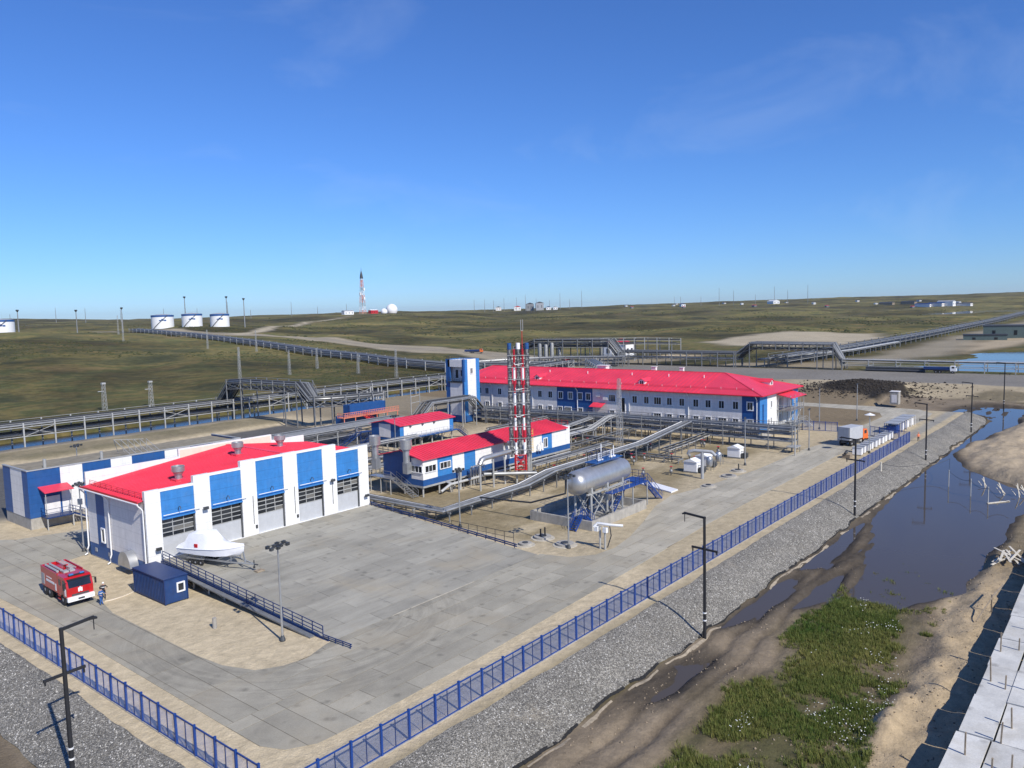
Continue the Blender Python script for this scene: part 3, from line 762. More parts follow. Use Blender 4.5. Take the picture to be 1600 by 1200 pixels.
tip = np.stack([cx_ + np.cos(A_) * ln, cy_ + np.sin(A_) * ln, tz[:, None] + hgt[:, None] * (0.7 + 0.3 * rng.random((nt, nb)))], -1)
b0 = np.stack([cx_ - np.sin(A_) * bw, cy_ + np.cos(A_) * bw, tz[:, None] + 0 * A_ - .03], -1)
b1 = np.stack([cx_ + np.sin(A_) * bw, cy_ - np.cos(A_) * bw, tz[:, None] + 0 * A_ - .03], -1)
V = np.stack([b0, b1, tip], 2).reshape(-1, 3).astype(np.float32)
me = bpy.data.meshes.new('sedge'); me.vertices.add(len(V)); me.vertices.foreach_set('co', V.ravel())
F = np.arange(len(V), dtype=np.int32); me.loops.add(len(F)); me.loops.foreach_set('vertex_index', F)
me.polygons.add(len(F) // 3); me.polygons.foreach_set('loop_start', np.arange(0, len(F), 3, dtype=np.int32)); me.update(calc_edges=True)
at_ = me.attributes.new('tone', 'FLOAT', 'POINT'); at_.data.foreach_set('value', np.repeat(np.clip(rng.random(nt) * 0.6 + fbm(tx, ty, 6, 3, 94) * 0.9 + .2, 0, 1), nb * 3).astype(np.float32))
me.materials.append(M['sedge'])
o = link('sedge', me); o['kind'] = 'stuff'; o['label'] = 'green sedge growing in the wet hollow below the gravel bank'; o['category'] = 'grass'
cxs, cys = in_poly(P_GRASS, 1700)
k_ = (fbm(cxs, cys, 2.2, 2, 95) > 0.13) & (cys < 22.5); cxs, cys = cxs[k_], cys[k_]
cz = np.maximum(height(cxs, cys), -2.05) + 0.28 + 0.15 * rng.random(len(cxs))
o = link('cotton_grass', scatter_solids('cotton_grass', cxs, cys, cz, 0.03 + 0.05 * rng.random(len(cxs)), np.ones(len(cxs)), 'cotton')); o['kind'] = 'stuff'
o['label'] = 'white cotton grass heads scattered over the green sedge'; o['category'] = 'grass'

N = 9000
dxs = 38 + 120 * rng.random(N) ** 1.3; dys = 9.5 + 21 * rng.random(N)
k_ = (height(dxs, dys) > -2.0) & (fbm(dxs, dys, 5, 3, 96) + .25 * sstep(16, 12, dys) + .3 * (rng.random(N) - .5) > .12); dxs, dys = dxs[k_], dys[k_]
o = link('clods', scatter_solids('clods', dxs, dys, height(dxs, dys), 0.03 + 0.13 * rng.random(len(dxs)) ** 3, np.clip(rng.random(len(dxs)) * .5, 0, 1), 'clod')); o['kind'] = 'stuff'
o['label'] = 'clods and stones strewn over the mud and sand by the pond'; o['category'] = 'clods'

# ---- low willow scrub on the tundra
N = 60000
sd_ = 300 * np.exp(rng.random(N) * math.log(6.5)); sa_ = np.radians(7 + 68 * rng.random(N))
wx, wy = sd_ * np.cos(sa_), sd_ * np.sin(sa_)
k_ = (fbm(wx, wy, 90, 4, 141) + 0.5 * fbm(wx, wy, 25, 3, 142) > 0.13) & (wy > 225 - 2.0 * np.clip(wx - 200, 0, 200) * .5) & ((wx < 270) | (wx > 395) | (wy > 280)) & (np.abs(wy - 128) > 22)
wx, wy = wx[k_], wy[k_]; _, gv_ = ground_colour(wx, wy); k_ = (gv_ > 0.85) & (poly_sd(wx, wy, P_POND) > 12) & (line_d(wx, wy, [(300, 222), (274, 262), (281, 310), (298, 361), (311, 416), (338, 529), (367, 677), (398, 855)]) > 9)
wx, wy = wx[k_], wy[k_]
o = link('willow_scrub', scatter_solids('willow_scrub', wx, wy, hgrid(wx, wy) - .05, (0.5 + 1.5 * rng.random(len(wx)) ** 2) * np.clip(np.hypot(wx, wy) / 700, .55, 1.6), np.clip(rng.random(len(wx)) * .8 + .1, 0, 1), 'scrub', 0.45)); o['kind'] = 'stuff'
o['label'] = 'low dark willow scrub dotted over the tundra'; o['category'] = 'scrub'

# ---- clods on the peat heap and spoil
N = 2600
cx2 = 268 + 11 * rng.standard_normal(N); cy2 = 73 + 11 * rng.standard_normal(N)
k_ = (cx2 > 238) & (cx2 < 290); cx2, cy2 = cx2[k_], cy2[k_]
o = link('peat_clods', scatter_solids('peat_clods', cx2, cy2, height(cx2, cy2), 0.15 + 0.5 * rng.random(len(cx2)) ** 2, rng.random(len(cx2)), 'soil')); o['kind'] = 'stuff'
o['label'] = 'dark clods of dug peat heaped beyond the dormitory'; o['category'] = 'soil'

# ---- paving: concrete slabs laid on the yard and the ramp
def clip_poly(poly, x0, x1, y0, y1):
    def cut(ps, ins, inter):
        out = []
        for i in range(len(ps)):
            a_, b_ = ps[i - 1], ps[i]
            if ins(b_):
                if not ins(a_): out.append(inter(a_, b_))
                out.append(b_)
            elif ins(a_): out.append(inter(a_, b_))
        return out
    def ix(c): return lambda a_, b_: (c, a_[1] + (b_[1] - a_[1]) * (c - a_[0]) / (b_[0] - a_[0]))
    def iy(c): return lambda a_, b_: (a_[0] + (b_[0] - a_[0]) * (c - a_[1]) / (b_[1] - a_[1]), c)
    for ins, it in ((lambda p: p[0] >= x0, ix(x0)), (lambda p: p[0] <= x1, ix(x1)), (lambda p: p[1] >= y0, iy(y0)), (lambda p: p[1] <= y1, iy(y1))):
        if not poly: return []
        poly = cut(poly, ins, it)
    return poly
def area(p): return 0.5 * sum(p[i - 1][0] * p[i][1] - p[i][0] * p[i - 1][1] for i in range(len(p)))
slab_mesh = {}
def lay(parent, poly, x0, x1, y0, y1, lx, ly, zt, mat, stagger=True):
    g_ = 0.03; j = 0; y = y0
    while y < y1 - 1e-6:
        x = x0 - (lx * 0.5 if (stagger and j % 2) else 0)
        while x < x1 - 1e-6:
            r = (max(x, x0) + g_, min(x + lx, x1) - g_, y + g_, min(y + ly, y1) - g_)
            if r[1] - r[0] > 0.2:
                p = clip_poly(poly, *r)
                if len(p) > 2 and abs(area(p)) > 0.3:
                    full = abs(abs(area(p)) - (r[1] - r[0]) * (r[3] - r[2])) < 1e-3
                    cx, cy = (r[0] + r[1]) / 2, (r[2] + r[3]) / 2
                    zz = zt + rng.uniform(-0.006, 0.006)
                    mat = 'slab_dusty' if cx > 73 + 6 * rng.random() and mat in ('slab_y', 'slab_dusty') else ('slab_y' if mat == 'slab_dusty' else mat)
                    if full:
                        key = (round(r[1] - r[0], 2), round(r[3] - r[2], 2), mat)
                        if key not in slab_mesh:
                            a_, b_ = key[0] / 2, key[1] / 2
                            slab_mesh[key] = MB().box(-a_, a_, -b_, b_, -0.14, 0).mesh('slab', mat)
                        link('slab', slab_mesh[key], parent, (cx, cy, zz))
                    else:
                        q = [(px - cx, py - cy) for px, py in p]
                        dedup = [q[i] for i in range(len(q)) if math.hypot(q[i][0] - q[i - 1][0], q[i][1] - q[i - 1][1]) > 1e-4]
                        if len(dedup) > 2: link('slab', MB().prism(dedup, -0.14, 0).mesh('slab', mat), parent, (cx, cy, zz))
            x += lx
        y += ly; j += 1
def base_sheet(name, poly, z):
    return struct(name, MB().add([(x, y, z) for x, y in poly], [tuple(range(len(poly)))]).mesh(name, 'joint'))
def arc(cx, cy, r, a0, a1, n=8): return [(cx + r * math.cos(R(a0 + (a1 - a0) * i / n)), cy + r * math.sin(R(a0 + (a1 - a0) * i / n))) for i in range(n + 1)]
P_LEFT = [(27.4, 49.4), (33.5, 49.4), (33.6, 55.5), (32.5, 58.5), (32.2, 62), (32.3, 78), (33.0, 82), (33.6, 96), (35.5, 99.5), (39.5, 100.8), (46, 101.2), (72, 101.4), (72, 113), (44, 113.2), (36.5, 115.5), (34.5, 118), (33.8, 128), (33.4, 140), (26.8, 140), (26.8, 100), (27.6, 77)]
rl = base_sheet('access_road', P_LEFT, 0.012)
lay(rl, P_LEFT, 26.0, 72, 49.4, 140, 2.03, 6.0, 0.03, 'slab_y', False)
P_YARD = [(33.5, 42.1), (45.3, 42.2), (61, 42.9), (75, 43.5), (93, 44.5), (115, 44.9), (150, 45.2), (183, 43.0), (206, 42.0), (218, 42.8), (224, 47), (226, 60), (226, 84), (217, 96), (212, 94), (217, 82), (218.5, 72), (217, 60), (213, 54), (206, 51.6), (192, 51.6), (182, 52.2), (164, 50.9), (155, 52.4), (129, 52.6), (113, 54.4), (105, 55.9), (98, 54.7), (90, 52.0), (83, 49.9), (78, 49.0), (74.5, 49.4), (72, 51.4), (71, 54.9), (40.4, 54.9), (37.5, 53.9), (35.4, 54.3), (33.5, 55.5)]
P_CORNER = [(27.4, 45.2), (28.2, 43.4), (30.0, 42.3), (33.5, 42.1), (33.5, 49.4), (27.4, 49.4)]
yr = base_sheet('yard_paving', P_YARD, 0.012)
lay(yr, P_YARD, 33.5, 230, 42.0, 98, 6.0, 2.0, 0.03, 'slab_y')
cr_ = base_sheet('yard_corner', P_CORNER, 0.012)
lay(cr_, P_CORNER, 27.4, 33.5, 42.0, 49.4, 2.03, 6.0, 0.03, 'slab_y', False)
# the ramp in front of the garage falls 1.78 m over 30 m
RZ = 1.78
def ramp_z(y): return 0.035 + RZ * (y - 55.0) / 30.0
rm = MB(); rm.hexa([(40.9, 54.9, -0.2), (70.6, 54.9, -0.2), (70.6, 84.9, 1.30), (40.9, 84.9, 1.30)],
                   [(40.9, 54.9, 0.015), (70.6, 54.9, 0.015), (70.6, 84.9, RZ), (40.9, 84.9, RZ)])
ramp = struct('concrete_ramp', rm.mesh('concrete_ramp', 'joint'))
sl = math.atan2(RZ, 30.0); lx = 29.7 / 5
rmesh = MB().box(-lx / 2 + .018, lx / 2 - .018, -0.985, 0.985, -0.1, 0.03).mesh('slab', 'slab_x')
rhalf = MB().box(-lx / 4 + .018, lx / 4 - .018, -0.985, 0.985, -0.1, 0.03).mesh('slab', 'slab_x')
for j in range(15):
    y = 54.9 + 1 + 2 * j
    xs = [(40.9 + lx * (i + .5), rmesh) for i in range(5)] if j % 2 == 0 else [(40.9 + lx * .25, rhalf)] + [(40.9 + lx * (i + 1), rmesh) for i in range(4)] + [(70.6 - lx * .25, rhalf)]
    for x, m_ in xs:
        link('slab', m_, ramp, (x, y, 0.015 + RZ * (y - 54.9) / 30.0 + rng.uniform(0.002, 0.010)), (sl, 0, 0))

for x0_, x1_, y_ in ((48, 50.2, 54.92), (50.4, 59.5, 54.9)): part(ramp, 'joint_strip', MB().box(x0_, x1_, y_ - .03, y_ + .03, .03, .062), 'crust2')
# ---- raised deck of new concrete slabs in the near right corner
deck = thing('slab_deck', 'raised deck of pale new concrete slabs in the near right corner', 'deck', (60, 6, -1.6))
dm = MB().box(-2.94, 2.94, -0.945, 0.945, -0.18, 0).mesh('slab', 'slab_pale')
for i in range(13):
    for j in range(5):
        zz = 0.62 + rng.uniform(-0.05, 0.05); jj = rng.uniform(-0.10, 0.10)
        if i == 4 and j == 0: zz += 0.10
        link('slab', dm, deck, (34.4 + 6 * i - 60, 8.05 - 2.02 * j + jj - 6, zz + 1.6), (rng.uniform(-.01, .01), rng.uniform(-.008, .008), rng.uniform(-.012, .012)))
for i in range(14):
    b_ = MB().box(31.6 + 6 * i, 31.95 + 6 * i, -1.2, 8.6, 0.05, 0.40); part(deck, 'bearer', b_, 'conc')
    for j in range(3):
        part(deck, 'pile', MB().tube((31.8 + 6 * i, 8.1 - 4.2 * j, -2.6), (31.8 + 6 * i, 8.1 - 4.2 * j, 0.05), 0.17), 'dsteel')
STK = ['nearest', 'second from', 'third from', 'fourth from', 'fifth from', 'sixth from', 'seventh from', 'eighth from', 'ninth from', 'tenth from', 'eleventh from', 'farthest from']
SPOTS = [(52.6, 8.1, 1.5), (55.5, 6.6, 1.4), (64.4, 8.4, 1.8), (63.6, 7.4, 1.0), (64.2, 6.2, 1.5), (57.9, 6.3, 1.4), (70.5, 8.6, 1.5), (71.6, 7.5, 1.0), (50.3, 6.4, 1.6), (52, 5.6, 1.2), (68, 5.2, 1.4), (76.5, 7.4, 1.0)]
for k, (x, y, h_) in enumerate(SPOTS):
    tx_ = rng.uniform(-.12, .12)
    single('timber_stake', MB().bar((x, y, 0.45), (x + tx_, y + rng.uniform(-.1, .1), 0.6 + h_), 0.13, 0.09), 'wood',
           'upright weathered stake in the slab deck, ' + STK[sorted(range(12), key=lambda q: SPOTS[q][0]).index(k)] + ' the near corner', 'stake', 'stakes standing up from the slab deck')
# ------------------------------------------------------------------ fences
FW = 2.45
def mesh_panel_mesh():
    m = MB(); n = 40
    for i in range(1, n):
        x = FW * i / n; m.add([(x - .0045, 0, .12), (x + .0045, 0, .12), (x + .0045, 0, 2.02), (x - .0045, 0, 2.02)], [(0, 1, 2, 3)])
        m.add([(x, -.004, .12), (x, .004, .12), (x, .004, 2.02), (x, -.004, 2.02)], [(0, 1, 2, 3)])
    for j in range(24):
        z = .12 + 1.9 * j / 23; m.add([(0.03, -.006, z - .004), (FW - .03, -.006, z - .004), (FW - .03, -.006, z + .004), (0.03, -.006, z + .004)], [(0, 1, 2, 3)])
    return m.mesh('mesh_panel', 'wire')
FP = mesh_panel_mesh()
FPOST = MB().box(-.075, .075, -.075, .075, -0.2, 2.16).box(-.085, .085, -.085, .085, 2.16, 2.19).mesh('post', 'fence')
FPICK = MB().box(-.02, .02, -.03, .03, 0.05, 2.06).mesh('stiffener', 'bluesteel')
FRAIL = MB().box(0.08, FW - .08, -.035, .035, 2.0, 2.09).mesh('rail', 'fence')
FRAILB = MB().box(0.08, FW - .08, -.03, .03, .07, .14).mesh('rail', 'fence')
FKERB = MB().box(0.0, FW, -.10, .10, -0.1, 0.06).mesh('kerb_strip', 'conc')
def fence(label, x, y, rz, n, name='mesh_fence'):
    t = thing(name, label, 'fence', (x, y, 0), rz)
    for i in range(n + 1):
        link('post', FPOST, t, (i * FW, rng.uniform(-.015, .015), rng.uniform(-.03, .02)), (rng.uniform(-.012, .012), rng.uniform(-.012, .012), 0))
        if i < n:
            link('mesh_panel', FP, t, (i * FW, 0, 0), (rng.uniform(-.008, .008), 0, 0)); link('rail', FRAIL, t, (i * FW, 0, 0)); link('rail', FRAILB, t, (i * FW, 0, 0)); link('stiffener', FPICK, t, (i * FW + FW / 2, 0, 0))
            link('kerb_strip', FKERB, t, (i * FW, 0, 0))
    return t
fence('long blue mesh fence along the right gravel bank beside the concrete road', 24.2, 37.7, 0, 60)
fence('blue mesh fence at the near left, outside the fire engine road', 24.2, 37.7 + FW, R(90), 29)
fence('short blue mesh fence return at the far end of the right fence', 171.3, 37.8, R(62), 4)
fence('low run of grey blue mesh fence across the worn lawn behind the boxy truck', 174.0, 75.5, R(-80), 9)

# ------------------------------------------------------------------ building helpers
def stripes(t, axis, fix, segs, z0, z1, out, name='wall_panel', th=0.10):
    """cladding sheets hung on a wall: axis along which they run, fix = wall plane, out = +-1 outward"""
    for a_, b_, m_ in segs:
        lo, hi = min(a_, b_) + .008, max(a_, b_) - .008
        f0, f1 = sorted((fix, fix + out * th))
        mb = MB().box(lo, hi, f0, f1, z0, z1) if axis == 'X' else MB().box(f0, f1, lo, hi, z0, z1)
        part(t, name, mb, m_)
WIN = {}
def window(t, axis, fix, out, c, z, w, h_, n=2, trim='white2', tw=0.14):
    """frame with depth, dark panes set back in it"""
    key = (axis, out, round(w, 2), round(h_, 2), n, trim, tw)
    if key not in WIN:
        fr = MB(); W, Hh = w / 2, h_ / 2
        def bx(u0, u1, v0, v1, d0, d1):
            d0, d1 = sorted((d0 * out, d1 * out))
            if axis == 'X': fr.box(u0, u1, d0, d1, v0, v1)
            else: fr.box(d0, d1, u0, u1, v0, v1)
        bx(-W - tw, -W, -Hh - tw, Hh + tw, 0, .13); bx(W, W + tw, -Hh - tw, Hh + tw, 0, .13)
        bx(-W, W, Hh, Hh + tw, 0, .13); bx(-W, W, -Hh - tw, -Hh, 0, .15)
        for i in range(1, n): bx(-W + w * i / n - .035, -W + w * i / n + .035, -Hh, Hh, 0, .09)
        fm = fr.mesh('window', trim)
        pw = w / n; d0, d1 = sorted((0.0, .045 * out))
        pn = MB().box(-pw / 2 + .035, pw / 2 - .035, d0, d1, -Hh, Hh) if axis == 'X' else MB().box(d0, d1, -pw / 2 + .035, pw / 2 - .035, -Hh, Hh)
        WIN[key] = (fm, pn.mesh('pane', 'glass'), pw)
    fm, pn, pw = WIN[key]; L = wloc(t)
    o = link('window', fm, t, ((c - L.x, fix - L.y, z - L.z) if axis == 'X' else (fix - L.x, c - L.y, z - L.z)))
    for i in range(n):
        q = -w / 2 + pw * (i + .5)
        link('pane', pn, o, (q, 0, 0) if axis == 'X' else (0, q, 0))
    return o
def stairs(t, p0, p1, width, n, mat='bluesteel', rail=True, name='stairs'):
    """flight from foot p0 to head p1"""
    p0 = Vector(p0); p1 = Vector(p1); d = Vector((p1.x - p0.x, p1.y - p0.y, 0)).normalized(); s_ = Vector((-d.y, d.x, 0)) * (width / 2)
    st = MB()
    for q in (-1, 1): st.bar(p0 + s_ * q, p1 + s_ * q, .06, .22)
    o = part(t, name, st, mat)
    for i in range(n):
        k_ = (i + .5) / n; c = p0.lerp(p1, k_)
        part(o, 'tread', MB().bar(c - s_, c + s_, .26, .04), mat)
    if rail:
        for q in (-1, 1):
            r = MB(); up = Vector((0, 0, 1.05))
            r.bar(p0 + s_ * q + up, p1 + s_ * q + up, .05); r.bar(p0 + s_ * q + up * .55, p1 + s_ * q + up * .55, .035)
            for i in range(5): c = p0.lerp(p1, i / 4) + s_ * q; r.bar(c, c + up, .045)
            part(o, 'handrail', r, mat)
    return o
def railing(t, pts, mat='bluesteel', h_=1.1, step=1.5, name='railing', w=.05):
    r = MB()
    for a_, b_ in zip(pts[:-1], pts[1:]):
        a_ = Vector(a_); b_ = Vector(b_); n = max(1, round((b_ - a_).length / step))
        for f in (h_, h_ * .55): r.bar(a_ + Vector((0, 0, f)), b_ + Vector((0, 0, f)), w)
        for i in range(n + 1): c = a_.lerp(b_, i / n); r.bar(c, c + Vector((0, 0, h_)), w)
    return part(t, name, r, mat)
def piles(t, xs, ys, z1, r=.16, mat='steel', z0=-0.3):
    for x in xs:
        for y in ys: part(t, 'pile', MB().tube((x, y, z0), (x, y, z1), r, n=8), mat)
def roof_plane(t, name, quad, th, mat, ribs=0):
    """sloping sheet from four corners, eave edge first"""
    q = [Vector(p) for p in quad]; dn = Vector((0, 0, -th))
    o = part(t, name, MB().hexa([p + dn for p in q], q), mat)
    if ribs:
        r = MB()
        for i in range(1, ribs):
            k_ = i / ribs; r.bar(q[0].lerp(q[1], k_) + Vector((0, 0, .03)), q[3].lerp(q[2], k_) + Vector((0, 0, .03)), .09, .09)
        part(o, 'seam', r, mat)
    return o

# ------------------------------------------------------------------ fire station garage
t = thing('fire_station', 'white and blue fire station garage with five bays and red roof', 'building', (55.1, 92.5, 0))
X0, X1, Y0, Y1 = 39.4, 70.9, 85.0, 100.0
part(t, 'wall', MB().box(X0 + .1, X1 - .1, Y0 + .35, Y1 - .1, 0.0, 8.55), 'white')
# left end wall, pale sheets with one dark blue strip and a blue plinth
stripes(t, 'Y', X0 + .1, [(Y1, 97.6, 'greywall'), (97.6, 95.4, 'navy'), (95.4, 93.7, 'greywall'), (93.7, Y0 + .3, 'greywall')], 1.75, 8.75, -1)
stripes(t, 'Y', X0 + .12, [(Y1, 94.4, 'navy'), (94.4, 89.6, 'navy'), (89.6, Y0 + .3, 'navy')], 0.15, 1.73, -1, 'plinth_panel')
window(t, 'Y', X0, -1, 96.0, 3.1, 0.7, 1.5, 1)
for y, z in ((98.3, 1.0), (94.7, 1.0), (89.4, .8)): part(t, 'vent_grille', MB().box(X0 - .07, X0 + .0, y - .25, y + .25, z - .22, z + .22), 'grey')
pil = [(39.4, 41.15), (45.1, 47.1), (51.15, 53.2), (57.1, 59.2), (63.15, 65.4), (69.2, 70.9)]
ptop = [9.75, 10.5, 11.2, 11.2, 11.2, 10.3]
for (a_, b_), z in zip(pil, ptop): part(t, 'pillar', MB().box(a_, b_, Y0 - .02, Y0 + .5, 0.3, z), 'white')
for i, z in enumerate((9.72, 10.47, 11.17, 11.17, 10.27)):
    a_, b_ = pil[i][1] + .01, pil[i + 1][0] - .01
    part(t, 'fascia_panel', MB().box(a_, b_, Y0 + .06, Y0 + .45, 6.25, z - .28), 'blue')
    part(t, 'parapet_cap', MB().box(a_, b_, Y0 - .0, Y0 + .48, z - .28, z - .02), 'white2')
    part(t, 'door_hood', MB().box(a_, b_, Y0 - .18, Y0 + .06, 6.25, 6.42), 'blue')
    part(t, 'light_rail', MB().tube((a_ + .1, Y0 - .28, 6.75), (b_ + .5, Y0 - .28, 6.75), .045, n=6), 'white2')
    part(t, 'swan_neck_lamp', MB().path([((a_ + b_) / 2, Y0 + .05, 7.0), ((a_ + b_) / 2, Y0 - .25, 7.45), ((a_ + b_) / 2 - .1, Y0 - .7, 7.5), ((a_ + b_) / 2 - .15, Y0 - .9, 7.2)], .04, 6), 'dsteel')
    d = part(t, 'garage_door', MB().box(a_, b_, Y0 + .22, Y0 + .34, 1.8, 4.15), 'door')
    rows = 4; zs = [4.15 + (6.25 - 4.15) * k / rows for k in range(rows + 1)]
    g = MB()
    for z_ in zs: g.box(a_, b_, Y0 + .20, Y0 + .36, z_ - .045, z_ + .045)
    for k in range(4): x = a_ + (b_ - a_) * k / 3; g.box(x - .04, x + .04, Y0 + .21, Y0 + .35, 4.19, 6.2)
    part(d, 'glazing_bar', g, 'lsteel')
    for r_ in range(rows):
        for k in range(3):
            x = a_ + (b_ - a_) * k / 3; w_ = (b_ - a_) / 3
            part(d, 'pane', MB().box(x + .05, x + w_ - .05, Y0 + .25, Y0 + .31, zs[r_] + .05, zs[r_ + 1] - .05), 'glass')
    part(t, 'threshold', MB().box(a_, b_, Y0 - .12, Y0 + .40, 1.45, 1.85), 'white2')
    part(t, 'door_jamb', MB().box(b_ - .18, b_ - .02, Y0 + .1, Y0 + .2, 1.85, 6.2), 'dsteel')
for x, z in ((46.2, 6.6), (64.4, 6.5), (40.4, 3.2), (70.1, 3.3)):
    o = part(t, 'floodlight', MB().box(x - .3, x + .3, Y0 - .62, Y0 - .38, z - .16, z + .16), 'dsteel')
    part(o, 'bracket', MB().bar((x, Y0, z - .3), (x, Y0 - .45, z), .07), 'dsteel')
for x in (52.6, 58.6, 64.6): part(t, 'conduit', MB().tube((x, Y0 - .06, 3.2), (x, Y0 - .06, 6.7), .035, n=6), 'dsteel')
for x in (47.0, 52.9, 58.9): part(t, 'wall_box', MB().box(x - .12, x + .12, Y0 - .14, Y0 - .02, 2.6, 3.0), 'dsteel')
# roof
zr = 10.95; xr = 58.2; zl = 8.75; zrt = 9.45
o = roof_plane(t, 'roof_slope', [(X0 - .65, Y0 + .5, zl - .05), (X0 - .65, Y1 - .35, zl - .05), (xr, Y1 - .35, zr), (xr, Y0 + .5, zr)], .14, 'redy', 24)
o = roof_plane(t, 'roof_slope', [(X1 + .2, Y1 - .35, zrt), (X1 + .2, Y0 + .5, zrt), (xr + .01, Y0 + .5, zr), (xr + .01, Y1 - .35, zr)], .14, 'redy', 24)
part(t, 'ridge_cap', MB().bar((xr, Y0 + .5, zr + .02), (xr, Y1 - .35, zr + .02), .5, .06), 'redy')
part(t, 'eave_trim', MB().box(X0 - .72, X0 - .62, Y0 + .3, Y1 + .1, zl - .28, zl - .02), 'redpaint')
part(t, 'gutter', MB().tube((X0 - .72, Y0 + .2, zl - .32), (X0 - .72, Y1 + .2, zl - .32), .09, n=8), 'white2')
gb = MB()
gb.extrude([(X0 + .1, 8.4), (X1 - .1, 8.4), (X1 - .1, zrt - .2), (xr, zr - .2), (X0 + .1, zl - .15)], 'Y', Y0 + .5, Y0 + .6)
part(t, 'gable_infill', gb, 'greywall')
sg = MB()
for k in range(10): y = Y0 + 1 + k * 1.45; sg.bar((X0 + .1, y, 8.8), (X0 + .1, y, 9.45), .04)
for z in (9.05, 9.25, 9.45): sg.bar((X0 + .1, Y0 + 1, z), (X0 + .1, Y0 + 14.1, z), .04)
part(t, 'snow_guard', sg, 'redpaint')
# back parapet, stepped like the front
for a_, b_, z in ((X0 - .1, 51.1, 10.35), (51.12, 65.3, 11.35), (65.32, X1, 10.5)):
    part(t, 'back_parapet', MB().box(a_, b_, Y1 - .3, Y1 + .05, 8.6, z), 'white')
part(t, 'parapet_lining', MB().box(51.3, 65.1, Y1 - .34, Y1 - .305, 9.0, 11.2), 'offwhite')
def roof_vent(t, x, y, z, s=1.0, name='roof_vent'):
    o = part(t, name, MB().lathe((x, y, z), [(.42 * s, -.3), (.42 * s, .55), (.5 * s, .6), (.5 * s, .68)], 16), 'galv', True)
    part(o, 'cap', MB().lathe((x, y, z), [(.58 * s, .72), (.66 * s, .95), (.80 * s, 1.0), (.80 * s, 1.62), (.70 * s, 1.66), (.70 * s, 1.5)], 18), 'stain', True)
    part(o, 'flashing', MB().box(x - .7 * s, x + .7 * s, y - .7 * s, y + .7 * s, z - .35, z + .12), 'redy')
for x, y in ((45.6, 89.3), (55.4, 92.4), (62.6, 93.6)):
    roof_vent(t, x, y, zl + (zr - zl) * (min(x, 2 * xr - x) - X0) / (xr - X0) + .05, .95)
for y in (Y1 + .1, 93.9, Y0 + .35):
    p = MB().path([(X0 - .72, y, zl - .4), (X0 - .3, y, zl - .85), (X0 - .15, y, zl - 1.1), (X0 - .15, y, 1.2), (X0 - .3, y, .8), (X0 - .3, y, .35), (X0 - .65, y, .15)], .085, 8)
    part(t, 'downpipe', p, 'white2', True)
# exhaust hood on the end wall
hp = [(90.0 - 1.7 * math.cos(R(a_)), 1.1 + 2.2 * math.sin(R(a_))) for a_ in range(0, 91, 10)]
hd = MB().extrude([(88.9 + 1.5 * math.cos(R(a_)), 0.9 + 1.75 * math.sin(R(a_))) for a_ in range(0, 181, 15)], 'X', X0 - 1.0, X0 - .02)
part(t, 'exhaust_hood', hd, 'galv', True)

# ------------------------------------------------------------------ ramp railings and trestle on its left edge
t = thing('ramp_railing', 'blue steel guard rail on posts along the left edge of the ramp', 'railing', (40.8, 70, 0))
for k in range(20):
    y = 84.4 - k * 1.5; z = ramp_z(y)
    part(t, 'post', MB().bar((40.72, y, z - .35), (40.72, y, z + 1.15), .07), 'bluesteel')
for f in (.1, .45, .8, 1.15): part(t, 'rail', MB().bar((40.72, 84.5, ramp_z(84.5) + f), (40.72, 55.9, ramp_z(55.9) + f), .06), 'bluesteel')
part(t, 'edge_beam', MB().bar((40.78, 85, ramp_z(85) - .28), (40.78, 55.2, ramp_z(55.2) - .22), .16, .36), 'bluesteel')
r = MB()
for f in (.25, .42): r.bar((40.72, 55.8, .05 + f), (40.9, 52.2, f), .07)
for k in range(4): y = 55.2 - k * .95; r.bar((40.75 + .04 * k, y, 0), (40.75 + .04 * k, y, .42), .07)
part(t, 'low_rail', r, 'bluesteel')
t = thing('ramp_trestle', 'dark steel trestle on short piles under the left edge of the ramp', 'trestle', (40.8, 72, 0))
for k in range(9):
    y = 84 - k * 3; z = ramp_z(y) - .5
    if z > .15:
        part(t, 'pile', MB().tube((40.75, y, -.2), (40.75, y, z), .11, n=8), 'lsteel')
        if k < 6: part(t, 'brace', MB().bar((40.75, y, z), (40.75, y - 3, .1), .09), 'steel')
part(t, 'cable_tray', MB().bar((40.35, 84, 1.45), (40.35, 57, -.02 + .1), .5, .14), 'steel')
part(t, 'girder', MB().bar((40.62, 84.8, 1.3), (40.62, 60, ramp_z(60) - .35), .12, .3), 'dsteel')
part(t, 'retaining_face', MB().add([(41.6, 84.9, -.1), (41.6, 56, -.1), (41.6, 56, .0), (41.6, 84.9, 1.6)], [(0, 1, 2, 3)]), 'joint')
t = thing('ramp_railing', 'blue crash rail along the right edge of the ramp beside the pipe rack', 'railing', (70.9, 70, 0))
for f in (.18, .42): part(t, 'rail', MB().bar((70.75, 84.6, ramp_z(84.6) + f), (70.75, 58.2, ramp_z(58.2) + f), .12, .12), 'bluesteel')
for k in range(18): y = 84.4 - k * 1.52; part(t, 'post', MB().bar((70.75, y, ramp_z(y) - .6), (70.75, y, ramp_z(y) + .45), .08), 'bluesteel')
t = thing('handrail', 'thin dark handrail on the sand beside the ramp foot', 'railing', (72.3, 64, 0))
for k in range(8): y = 70.5 - k * 1.5; part(t, 'post', MB().bar((72.4, y, -.1), (72.4, y, 1.35), .05), 'dsteel')
part(t, 'rail', MB().bar((72.4, 70.5, 1.35), (72.4, 60, 1.35), .05), 'dsteel')
part(t, 'rail', MB().bar((72.4, 70.5, .75), (72.4, 60, .75), .04), 'dsteel')

